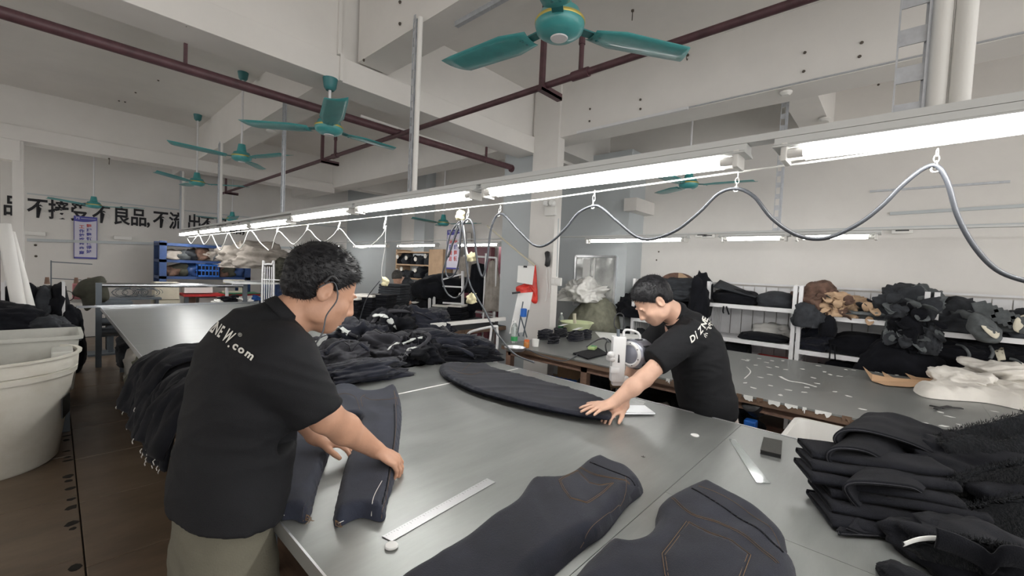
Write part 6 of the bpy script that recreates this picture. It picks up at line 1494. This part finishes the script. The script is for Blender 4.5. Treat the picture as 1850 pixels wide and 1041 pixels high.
# striped grey band curling over, and the big grey bag
for i in range(9):
    t_ = i/8; p = at(1772+10*i, 556+4.2*i+.0*i*i, 'x', XF-.09); bm = bm_(); box(bm, p, (.02, .085, .10), Matrix.Rotation(-.35, 3, 'X'), bev=.006); obj('grey_block', bm, 'grey_cloth', label='%s grey padded block in the curved row on the right rack' % ORD[i], cat='pad', group='grey padded blocks on the right rack')
film([(1745, 585), (1760, 565), (1790, 580), (1805, 600), (1800, 618), (1770, 615), (1750, 600)], dX(1775, 590, XF-.10), 'grey_cloth', 'grey_pad', 'large grey curved pad hanging from the right rack', 'pad', .03, 4, .02, bulge=.08)
film([(1773, 588), (1804, 600), (1800, 612), (1785, 604)], dX(1785, 600, XF-.19), 'cream', 'cream_patch', 'cream strip across the large grey pad', 'strip', .004, 5, .004, bulge=.01)
film([(1835, 575), (1860, 570), (1860, 600), (1833, 598)], dX(1850, 590, XF-.06), 'cream', 'cream_patch', 'cream fabric end at the right edge of the upper shelf', 'fabric', .01, 6, .004, bulge=.02)
ROLLS = [None]*3
ROLLS[0] = blob(1720, 640, .905, (.28, .22, .24), 'denim_black', 'glossy black roll on the lower shelf of the right rack, left', 54, sub=5, amp=.2)
ROLLS[1] = blob(1770, 645, .905, (.24, .22, .24), 'denim_black', 'glossy black roll on the lower shelf of the right rack, middle', 55, sub=5, amp=.2)
ROLLS[2] = blob(1830, 650, .905, (.28, .22, .26), 'denim_black', 'glossy black roll on the lower shelf of the right rack, right', 56, sub=5, amp=.2)
def on_obj(o, x, y):
    h = bvh_of(o).ray_cast(CAM, ray(x, y).normalized()); return h[0] if h[0] is not None else None
for o, (x, y) in zip(ROLLS, ((1742, 625), (1785, 620), (1838, 650))):
    q = [on_obj(o, a, b) for a, b in ((x-15, y-2), (x-4, y+1), (x+4, y+8), (x+8, y+18), (x+3, y+28))]; q = [p-_f*.004 for p in q if p is not None]
    if len(q) > 1: bm = bm_(); tube(bm, smooth_pts(q, 6), .012, 6); obj('reflective_piping', bm, 'grey_cloth', o, smooth=True)
o = ROLLS[1]; rows = []
for k in range(9):
    a = (1795+2*k, 634-1*k+.0); b = (1803+1.6*k, 657-.6*k); r_ = [on_obj(o, a[0]+(b[0]-a[0])*v/4, a[1]+(b[1]-a[1])*v/4) or on_obj(ROLLS[2], a[0]+(b[0]-a[0])*v/4, a[1]+(b[1]-a[1])*v/4) for v in range(5)]
    if all(p is not None for p in r_): rows.append([p-_f*.006 for p in r_])
if len(rows) > 2: bm = bm_(); gridmesh(bm, rows); obj('cream_band', bm, 'cream', o, smooth=True, solid=.004)
blob(1760, 690, .385, (.5, .22, .42), 'dark_grey_cloth', 'dark fabric on the bottom shelf of the right rack', 57, sub=4)
blob(1865, 680, .385, (.3, .22, .45), 'denim_black', 'black fabric at the right end of the bottom shelf', 58)

# ================================================================ FAR RIGHT ROOM: shelves, coats, cabinets
t = thing('parcel_shelf', 'open wooden shelf full of dark parcels behind the tall fabric stack', 'shelf', (5.55, 6.7, 0))
yA = at(785, 500, 'x', 5.5).y; yB = at(725, 500, 'x', 5.5).y
for z in (1.0, 1.32, 1.62, 1.9):
    bm = bm_(); bb(bm, 5.35, 5.72, yA, yB, z-.03, z); obj('shelf_board', bm, 'tan', t)
for y in (yA, yB):
    bm = bm_(); bb(bm, 5.35, 5.72, y-.02, y+.02, 0, 1.95); obj('side_panel', bm, 'tan', t)
bm = bm_(); bb(bm, 5.35, 5.72, yA-.45, yA-.02, 0, 1.95); obj('tan_cabinet', bm, 'tan', label='plain tan cabinet right of the parcel shelf', cat='cabinet')
random.seed(9); k = 0
for z in (1.0, 1.32, 1.62):
    for i in range(7):
        y = yA+.1+(yB-yA-.2)*i/6; k += 1
        crumple('dark_parcel', (5.52, y, z+.001), (.16, .12, random.uniform(.14, .25)), random.choice(('denim_black', 'dark_grey_cloth', 'denim', 'dark_grey_cloth')), label='dark fabric parcel, %s from the right on the %s parcel shelf' % (ORD[i], {1.0: 'lowest', 1.32: 'middle', 1.62: 'upper'}[z]), cat='parcel', group='dark parcels on the far shelf', seed=k, amp=.3, sub=3)
        if random.random() < .5:
            bm = bm_(); lathe(bm, [(0, 0), (.03, 0), (.05, .02), (.045, .0)], (5.33, y, z+random.uniform(.06, .2)), 12, (-1, 0, 0)); obj('round_tag', bm, 'tissue', label='pale round paper tag among the dark parcels of the far shelf', cat='tag', group='round tags on the far shelf')
# white trolley with black bags
t = thing('bag_trolley', 'white metal trolley loaded with black bags behind the folded stacks', 'trolley', (4.9, 5.3, 0))
T_ = lambda x, y, d=6.0: P(x, y, d)
bm = bm_()
for (a_, b_) in (((836, 490), (836, 575)), ((776, 515), (776, 560)), ((784, 525), (784, 570))): bar(bm, T_(*a_), T_(*b_), .03, .03)
for (a_, b_) in (((800, 517), (836, 519)), ((800, 505), (836, 495)), ((800, 547), (836, 549))): bar(bm, T_(*a_), T_(*b_), .035, .02)
obj('frame', bm, 'white_metal', t)
p = T_(810, 560); bm = bm_(); bb(bm, p.x-.35, p.x+.35, p.y-.35, p.y+.35, .3, .34); obj('deck', bm, 'white_metal', t)
for i, (x, y, s, z, lab) in enumerate(((790, 510, (.34, .3, .34), 1.12, 'large black bag on top of the white trolley'), (815, 505, (.3, .25, .28), 1.22, 'second black bag on the white trolley'), (780, 545, (.3, .28, .4), .75, 'black bag at the lower left of the white trolley'), (820, 550, (.32, .28, .36), .80, 'black bag low in the white trolley'), (800, 580, (.4, .35, .5), .34, 'black bag at the bottom of the white trolley'))):
    p = T_(x, y, 6.3); crumple('black_bag', (p.x, p.y, z), s, 'denim_black', label=lab, cat='bag', seed=60+i, sub=4, amp=.15)
# coats on hooks
def coat(px, y0, y1, w0, w1, d, m, label, seed):
    rows = []
    for i in range(18):
        v = i/17; y = y0+(y1-y0)*v; w = w0+(w1-w0)*v**.7; row = []
        for k in range(15):
            u = (k/14-.5)*2; row.append(P(px+u*w, y+3*abs(u), d)+_f*(.05*(abs(u)**2)+.035*noise.noise(Vector((u*4, v*2, seed)))))
        rows.append(row)
    return sheet('coat', rows, m, .012, label=label, cat='coat')
coat(864, 475, 560, 12, 20, 5.9, 'denim_black', 'black coat hanging left of the maroon cabinet', 1)
coat(845, 462, 500, 18, 16, 6.0, 'beige_cloth', 'beige jacket hanging above the black coat', 2)
coat(890, 470, 562, 6, 18, 5.8, 'beige_cloth', 'long beige coat hanging beside the maroon cabinet', 3)
ct = thing('clothes_rail', 'white clothes rail from which the coats hang', 'rail', (P(870, 500, 5.85).x, P(870, 500, 5.85).y, 0))
A_ = P(838, 462, 6.05); B_ = P(897, 466, 5.8); bm = bm_(); cyl(bm, A_, B_, .014, seg=8); obj('top_bar', bm, 'white_metal', ct)
for q in (A_, B_, P(878, 458, 5.85)):
    bm = bm_(); cyl(bm, (q.x, q.y, 0), q, .014, seg=8); obj('upright', bm, 'white_metal', ct)
p = at(908, 500, 'x', 4.75); t = thing('maroon_cabinet', 'maroon door panel seen left of the column', 'cabinet', (4.8, p.y, 0))
ya = at(917, 500, 'x', 4.7).y; yb = at(899, 500, 'x', 4.7).y
bm = bm_(); bb(bm, 4.7, 4.78, ya-.1, yb, 0, 1.98); obj('panel', bm, 'maroon', t)
bm = bm_(); bb(bm, 4.69, 4.7, ya+.0, yb-.06, 1.45, 1.66); obj('inset', bm, 'maroon', t)
bm = bm_(); prism(bm, [at(x, y, 'x', 4.685) for x, y in ((903, 495), (915, 494), (915, 518), (903, 518))], (.006, 0, 0)); obj('paper_notice', bm, 'paper', t)
bm = bm_(); bb(bm, 5.5, 5.6, 5.6, 6.35, 0, 2.0); obj('maroon_cabinet', bm, 'maroon', label='wide maroon cabinet behind the hanging coats', cat='cabinet')
bm = bm_(); bb(bm, 5.6, 5.7, 6.4, 6.8, 0, 2.3); obj('divider_board', bm, 'paint_wall', label='white partition board carrying the narrow poster', cat='partition')
bm = bm_(); prism(bm, [at(x, y, 'y', 10.5) for x, y in ((655, 350), (885, 350), (885, 432), (655, 432))], (0, .03, 0)); 
bm.free()

# ================================================================ BACK LEFT: blue rack, machines
yR = 9.7; A = at(288, 437, 'y', yR); Bq = at(448, 437, 'y', yR); x0, x1 = A.x, Bq.x+.05
t = thing('storage_rack', 'blue steel storage rack against the back wall', 'shelf', ((x0+x1)/2, yR+.3, 0))
for x in (x0+.05, x1-.05):
    for y in (yR, yR+.6):
        bm = bm_(); bb(bm, x-.05, x+.05, y-.03, y+.03, 0, 1.83); obj('upright', bm, 'blue_frame', t)
for z in (1.80, 1.50, 1.20):
    bm = bm_(); bb(bm, x0, x1, yR-.03, yR+.62, z-.05, z); obj('shelf_board', bm, 'blue_frame', t)
random.seed(31); k = 0
for z, ms in ((1.5, ('beige_cloth', 'grey_cloth', 'dark_grey_cloth', 'brown_cloth')), (1.2, ('brown_cloth', 'olive', 'blue_frame', 'denim', 'dark_grey_cloth'))):
    for i in range(8):
        k += 1; x = x0+.2+(x1-x0-.4)*i/7; crumple('fabric_roll', (x, yR+.2, z+.001), (.14, .2, random.uniform(.17, .26)), ms[i % len(ms)], label='crumpled fabric roll, %s from the left on the %s shelf of the blue rack' % (ORD[i], 'upper' if z > 1.4 else 'lower'), cat='fabric', group='fabric rolls on the blue rack', seed=k+70, sub=3, amp=.4)
crate((at(375, 490, 'y', yR).x, yR+.05, 1.201), (.34, .3, .24), 'blue_plastic', 'blue crate on the lower shelf of the blue rack', 0)
# table with boxes and sewing head below
t = thing('work_table', 'low work table with green mat under the blue rack', 'table', (2.2, 9.5, 0))
bm = bm_(); bb(bm, 1.55, 2.75, 9.2, 9.65, .86, .90); obj('tabletop', bm, 'red_plastic', t)
bm = bm_(); bb(bm, 2.15, 2.75, 9.18, 9.6, .901, .915); obj('green_mat', bm, 'green_mat', t)
for x in (1.6, 2.7):
    bm = bm_(); bb(bm, x-.03, x+.03, 9.25, 9.31, 0, .86); obj('leg', bm, 'grey_steel', t)
def bx(name, c, s, m, label, cat='box'):
    bm = bm_(); box(bm, c, s, bev=.006); return obj(name, bm, m, label=label, cat=cat)
bx('white_box', (1.78, 9.4, .98), (.42, .25, .12), 'plastic_white', 'flat white box on the low work table')
bx('cardboard_box', (1.35, 9.55, .95), (.34, .3, .3), 'cream', 'cream box beside the low work table'); bx('cardboard_box', (1.35, 9.55, .4), (.36, .32, .78), 'cream', 'tall cream carton under the cream box')
bx('brown_box', (1.7, 9.5, .7), (.12, .2, .3), 'leg_brown', 'brown box below the work table'); bx('white_cabinet', (1.95, 9.5, .42), (.3, .3, .82), 'paint_wall', 'white cabinet below the work table')
def sewing(c, label, m='cream', s=1.0, rz=0):
    c = Vector(c); t = thing('sewing_machine', label, 'sewing machine', c); R = Matrix.Rotation(rz, 3, 'Z'); q = lambda x, y, z: c+R@Vector((x, y, z))*s
    bm = bm_(); box(bm, q(0, 0, .02), (.46*s, .17*s, .04*s), R, bev=.006); obj('bed', bm, m, t)
    bm = bm_(); box(bm, q(.16, 0, .14), (.12*s, .12*s, .22*s), R, bev=.015); obj('column', bm, m, t)
    bm = bm_(); box(bm, q(0, 0, .27), (.44*s, .11*s, .09*s), R, bev=.02); obj('arm', bm, m, t)
    bm = bm_(); box(bm, q(-.18, 0, .20), (.07*s, .09*s, .14*s), R, bev=.01); cyl(bm, q(-.18, 0, .14), q(-.18, 0, .06), .006*s); obj('needle_head', bm, m, t)
    bm = bm_(); lathe(bm, [(0, 0), (.06*s, 0), (.06*s, .03*s), (0, .03*s)], q(.23, 0, .26), 18, R@Vector((1, 0, 0))); obj('hand_wheel', bm, 'mach_black', t)
    return t
sewing((2.36, 9.42, .915), 'cream sewing machine on the green mat under the blue rack', 'cream', .8)
bx('blue_bin', (2.98, 9.3, .92), (.3, .3, .35), 'blue_frame', 'dark blue bin right of the blue rack', 'bin'); bx('blue_bin', (2.98, 9.3, .38), (.34, .34, .74), 'blue_frame', 'blue base cabinet under the dark blue bin', 'bin')
p = P(480, 470, 7.4)
crumple('dust_cover', (p.x-.15, p.y, 1.42), (.48, .3, .42), 'beige_cloth', label='grey beige fabric cover heaped over the far rack beside the head', cat='cover', seed=5, amp=.35, sub=5)
crumple('fabric_bag', (p.x+.35, p.y-.2, 1.2), (.35, .25, .45), 'olive', label='dark green grey bag right of the beige cover', cat='bag', seed=15, amp=.25, sub=5)
t = thing('wire_cage', 'white tubular wire cage standing under the beige cover', 'cage', (p.x, p.y, 0))
bm = bm_(); a = P(475, 478, 6.9); b = P(495, 478, 6.9)
tube(bm, smooth_pts([Vector((a.x, a.y, 0)), Vector((a.x, a.y, a.z-.06)), a+Vector((.03, -.01, 0)), b+Vector((-.03, .01, 0)), Vector((b.x, b.y, b.z-.06)), Vector((b.x, b.y, 0))], 6), .016, 8); obj('hoop', bm, 'white_metal', t, smooth=True)
for k in range(1, 5):
    c = a+(b-a)*(k/5); bm = bm_(); cyl(bm, (c.x, c.y, 0), (c.x, c.y, a.z-.03), .008, seg=6); obj('bar', bm, 'white_metal', t)
bm = bm_(); c = P(530, 500, 6.9); cyl(bm, (a.x, a.y, 1.25), (c.x, c.y, 1.25), .01, seg=6); obj('cross_bar', bm, 'white_metal', t)
bm = bm_(); bb(bm, p.x-.55, p.x+.65, p.y-.35, p.y+.35, 1.16, 1.19); obj('platform', bm, 'white_metal', t)
for (x, y) in ((p.x-.5, p.y+.3), (p.x+.6, p.y+.3), (p.x+.6, p.y-.3)):
    bm = bm_(); bb(bm, x-.02, x+.02, y-.02, y+.02, 0, 1.17); obj('leg', bm, 'white_metal', t)
# things on the far end of the front table
for i, (x, y, s, m, lab) in enumerate(((440, 540, .09, 'plastic_white', 'crinkled white plastic at the far end of the front table'), (455, 538, .08, 'blue_plastic', 'blue wrapper beside the white plastic at the far end'), (415, 540, .10, 'denim_black', 'black cloth ball at the far end of the front table'), (390, 543, .05, 'plastic_white', 'small white wrapper left of the black cloth ball'))):
    p = tab(x, y+4, .855); crumple('wrapper' if 'wrap' in lab or 'plastic' in lab else 'cloth_ball', (p.x, p.y-.1, .852), (s*1.2, s, s), m, label=lab, cat='wrapper' if i != 2 else 'cloth', seed=i, amp=.5, sub=4)
# bench with tangled wires behind the roller stand
t = thing('low_bench', 'low grey bench with tangled wire behind the roller stand', 'bench', (.9, 9.4, 0))
bm = bm_(); bb(bm, .55, 1.25, 9.2, 9.6, .82, .85); obj('top', bm, 'grey_steel', t)
for x in (.6, 1.2):
    bm = bm_(); bb(bm, x-.02, x+.02, 9.25, 9.55, 0, .82); obj('leg', bm, 'grey_steel', t)
random.seed(2); bm = bm_()
for i in range(14):
    c = Vector((random.uniform(.7, 1.15), 9.4, .93)); r = random.uniform(.08, .16); tube(bm, [c+Vector((r*math.cos(a_), random.uniform(-.05, .05), r*.55*math.sin(a_))) for a_ in [2*math.pi*k/14 for k in range(14)]], .004, 4, closed=True)
obj('wire_tangle', bm, 'grey_steel', label='tangle of thin grey wire on the low bench', cat='wire', kind='stuff')
# overlock machine with thread stand and covered machine by the back wall
t = thing('overlock_machine', 'overlock sewing machine with tall thread stand near the back wall', 'sewing machine', (.12, 9.3, 0))
bm = bm_(); bb(bm, -.15, .55, 9.1, 9.6, .8, .84); obj('tabletop', bm, 'plastic_white', t)
for x in (-.1, .5):
    bm = bm_(); bb(bm, x-.02, x+.02, 9.15, 9.55, 0, .8); obj('leg', bm, 'grey_steel', t)
bm = bm_(); bb(bm, .2, .42, 9.2, 9.45, .84, 1.08, bev=.02); obj('machine_head', bm, 'pink', t)
bm = bm_(); bar(bm, (-.02, 9.4, .84), (-.02, 9.4, 1.42), .015, .015); bar(bm, (-.02, 9.4, 1.40), (.42, 9.4, 1.38), .015, .015); bar(bm, (-.02, 9.4, 1.15), (.3, 9.4, 1.13), .012, .012); obj('thread_stand', bm, 'grey_steel', t)
for x in (.24, .38, -.06):
    bm = bm_(); cyl(bm, (x, 9.3, 1.07), (x, 9.3, 1.17), .03, .02, 12); obj('thread_cone', bm, 'leg_brown', t)
t = thing('covered_machine', 'machine under a dark olive dust cover left of the roller stand', 'machine', (.55, 9.0, 0))
cv = [at(x, y, 'y', 8.9) for x, y in ((132, 525), (145, 508), (165, 502), (187, 500), (195, 520), (198, 538), (190, 545), (175, 548), (158, 562), (150, 555), (146, 540), (131, 533))]
bm = bm_(); P_ = smooth_pts(cv, 4, True); n = len(P_); c = sum(P_, Vector())/n; rings = [[bm.verts.new(c+(p-c)*s+Vector((0, -dd, 0))) for p in P_] for s, dd in ((.85, -.22), (1, 0), (.95, .1), (.6, .17))]
for A_, B_ in zip(rings, rings[1:]):
    for i in range(n): bm.faces.new((A_[i], A_[(i+1) % n], B_[(i+1) % n], B_[i]))
bm.faces.new(rings[0]); bm.faces.new(rings[-1]); obj('dust_cover', bm, 'olive', t, smooth=True)
bm = bm_(); bb(bm, .35, .85, 8.85, 9.2, .0, .03); bb(bm, .58, .64, 8.95, 9.02, 0, .8); bb(bm, .35, .85, 8.85, 9.2, .78, .82); obj('stand', bm, 'grey_steel', t)
bm = bm_(); lathe(bm, [(.07, 0), (.08, .01), (.07, .02)], at(120, 535, 'y', 8.8), 20, (0, -1, 0)); obj('hand_wheel', bm, 'mach_black', t)

# ================================================================ LEFT SIDE
# round white tub
cx, cy = -.34, 4.72; t = thing('waste_tub', 'big dirty white round tub standing on the tiled aisle at the left', 'tub', (cx, cy, 0))
bm = bm_(); lathe(bm, [(0, .0), (.34, 0), (.37, .03), (.455, .66), (.47, .66), (.475, .70), (.46, .705), (.475, .71), (.48, .80), (.495, .80), (.497, .815), (.47, .815), (.45, .70), (.36, .04), (0, .04)], (cx, cy, 0), 56); obj('tub_body', bm, mat('tub_dirty', (.72, .70, .63), .5, col2=(.60, .57, .49), vs=3.5), t, smooth='auto')
bm = bm_(); bb(bm, cx+.33, cx+.445, cy-.13, cy+.13, .76, .82, bev=.01); obj('rim_grip', bm, 'tub', t)
for k in range(5):
    bm = bm_(); bb(bm, cx+.42, cx+.448, cy-.1+.05*k-.012, cy-.1+.05*k+.012, .775, .80); obj('grip_slot', bm, 'slate', t)
lb = at(114, 747, 'x', .09); bm = bm_(); prism(bm, [(cx+.44*math.cos(a_), cy+.44*math.sin(a_), z) for a_, z in ((-.52, .48), (-.30, .50), (-.30, .36), (-.52, .33))], (.006, -.003, 0)); obj('sticker', bm, 'slate', t)
# square white tray/bin behind the tub
t = thing('white_bin', 'white rectangular bin behind the round tub', 'bin', (-.35, 5.2, 0))
obj('bin_body', tub_mesh(-.75, .16, 4.98, 5.55, .42, .88, .04), 'tub', t, smooth='auto')
bm = bm_(); bb(bm, -.7, .1, 5.25, 5.5, 0, .42); obj('bin_base', bm, 'grey_steel', t)
# dark bundle with papers
t0 = thing('low_cart', 'low cart carrying dark bundles and papers at the left', 'cart', (-.35, 6.1, 0))
bm = bm_(); bb(bm, -.9, .12, 5.75, 6.6, .55, .60); obj('deck', bm, 'cardboard', t0)
for x in (-.8, .05):
    bm = bm_(); bb(bm, x-.03, x+.03, 5.8, 6.5, 0, .55); obj('leg', bm, 'grey_steel', t0)
crumple('black_bundle', (-.42, 6.15, .78), (.36, .3, .28), 'denim_black', label='black bag with white scribble on the low cart', cat='bag', seed=71, sub=5, amp=.18)
crumple('grey_bundle', (-.1, 6.1, .6), (.26, .28, .32), 'dark_grey_cloth', label='dark grey bundle at the right of the low cart', cat='bundle', seed=72, sub=5, amp=.25)
crumple('grey_bundle', (-.45, 6.1, .6), (.42, .3, .2), 'grey_cloth', label='grey fabric under the black bag on the low cart', cat='bundle', seed=73, sub=4, amp=.25)
bm = bm_(); tube(bm, smooth_pts([P(18, 582, 4.0), P(28, 592, 4.0), P(24, 598, 4.0), P(36, 596, 4.0), P(40, 602, 4.0)], 5), .008, 5); obj('white_scribble', bm, 'paper', label='white squiggly cord on the black bag', cat='cord', smooth=True)
for i, (pxs, d, m, lab) in enumerate((([(0, 618), (60, 620), (52, 632), (0, 640)], 3.72, 'paper', 'stack of white papers on the low cart'), ([(0, 620), (18, 618), (28, 626), (0, 632)], 3.68, 'orange', 'orange sheet on top of the papers'), ([(10, 628), (55, 622), (50, 628), (12, 636)], 3.66, 'pink', 'brown patterned sheet among the papers'))):
    bm = bm_(); prism(bm, [P(x, y, d) for x, y in pxs], (0, .12, .0)); obj('paper_stack', bm, m, label=lab, cat='paper')
# leaning white rolls
def roll(a, b, r, label):
    bm = bm_(); cyl(bm, a, b, r, seg=18); d = (Vector(b)-Vector(a)).normalized(); t = obj('paper_roll', bm, 'plastic_white', label=label, cat='roll', smooth='auto')
    bm = bm_(); lathe(bm, [(r*.5, 0), (r*.5, .004), (0, .002)], Vector(b)+d*.001, 14, d); obj('roll_core', bm, 'spot', t); return t
def flo(x, y, z): p = P(x, y, 5.0); return p
ROLL1 = roll(at(45, 610, 'y', 6.75), at(6, 405, 'y', 6.9), .055, 'white paper roll leaning at the far left, left one'); roll(at(68, 620, 'y', 6.9), at(14, 420, 'y', 7.1), .055, 'white paper roll leaning at the far left, right one')
bm = bm_(); c = at(34, 588, 'y', 6.65); cyl(bm, c+Vector((-.07, 0, 0)), c+Vector((.08, 0, .03)), .012, seg=6); obj('black_tie', bm, 'mach_black', ROLL1)
bm = bm_(); bb(bm, -.62, -.38, 6.2, 6.24, 0, 3.0); p = at(2, 400, 'x', -.3)
bm.free()
bm = bm_(); cyl(bm, (-.40, 6.9, 0), (-.40, 6.9, ZC), .03, seg=10); obj('pipe_post', bm, 'pipe_red', label='thin vertical pipe at the left edge of the view', cat='pipe', smooth='auto')
# rack of black garments
t = thing('garment_rack', 'rack stuffed with black garments near the back left', 'rack', (-.1, 8.0, 0))
for x in (-.40, .09):
    bm = bm_(); bb(bm, x-.015, x+.015, 7.75, 7.79, 0, 1.17); bb(bm, x-.015, x+.015, 8.2, 8.24, 0, 1.17); obj('upright', bm, 'white_metal', t)
for z in (.35, .75):
    bm = bm_(); bb(bm, -.40, .09, 7.75, 8.24, z-.015, z); obj('shelf_board', bm, 'grey_steel', t)
for i in range(4):
    for k, z in enumerate((.76, .36)):
        crumple('black_garment', (-.34+.125*i, 7.95, z), (.09, .22, .38 if not k else .34), ('denim_black', 'dark_grey_cloth')[(i+k) % 3 == 2], label='black garment, %s from the left on the %s level of the back left rack' % (ORD[i], ('upper', 'lower')[k]), cat='garment', group='black garments on the back left rack', seed=80+i*2+k, sub=3, amp=.3)
bm = bm_(); lathe(bm, [(0, 0), (.045, .01), (.055, .05), (.04, .09), (0, .1)], at(108, 604, 'y', 7.8), 16); obj('orange_spool', bm, 'orange', label='small orange item low beside the black garment rack', cat='spool', smooth='auto')
crumple('black_pile', (.17, 7.9, .0), (.12, .25, .85), 'denim_black', label='tall dark pile right of the black garment rack', cat='pile', seed=95, sub=4, amp=.2, flat=.8)
# cloth bunched below the far part of the front table
for i, (y, s, m, lab) in enumerate(((5.2, (.22, .35, .42), 'sack_green', 'green grey cloth bundle under the far part of the front table'), (5.9, (.2, .3, .36), 'tissue', 'pale plastic bag under the far part of the front table'), (6.7, (.2, .3, .4), 'dark_grey_cloth', 'dark bag under the far end of the front table'))):
    crumple('cloth_bundle', (.72, y, .252), s, m, label=lab, cat='bundle', seed=100+i, sub=4, amp=.3)
for i, (y, s) in enumerate(((3.4, (.5, .6, .33)), (1.9, (.5, .6, .32)), (.9, (.4, .4, .33)))):
    crumple('cloth_bundle', (1.3, y, .252), s, 'dark_grey_cloth', label='dark cloth bundle stored under the front table, %s from the near end' % ORD[2-i], cat='bundle', seed=110+i, sub=4, amp=.3)
# back-wall socket strip and tangled lead
for (x, y, lab) in ((222, 430, 'white double socket on the back wall trunking'), (62, 422, 'white socket at the left end of the back wall trunking')):
    p = at(x, y, 'y', 10.93); bm = bm_(); box(bm, p, (.26, .05, .07), bev=.01); obj('wall_socket', bm, 'plastic_white', label=lab, cat='socket', smooth='auto')
for (x, y, lab) in ((1268, 425, 'white socket pair on the right wall left of the lamp'), (1630, 417, 'white socket pair on the right wall right of the lamp'), (1280, 426, 'small socket beside the first pair on the right wall')):
    p = at(x, y, 'x', 5.72); bm = bm_(); box(bm, p, (.04, .16, .06), bev=.01); o = obj('wall_socket', bm, 'plastic_white', label=lab, cat='socket', smooth='auto')
    bm = bm_(); box(bm, p+Vector((-.022, 0, 0)), (.004, .1, .012)); obj('socket_slot', bm, 'slate', o)
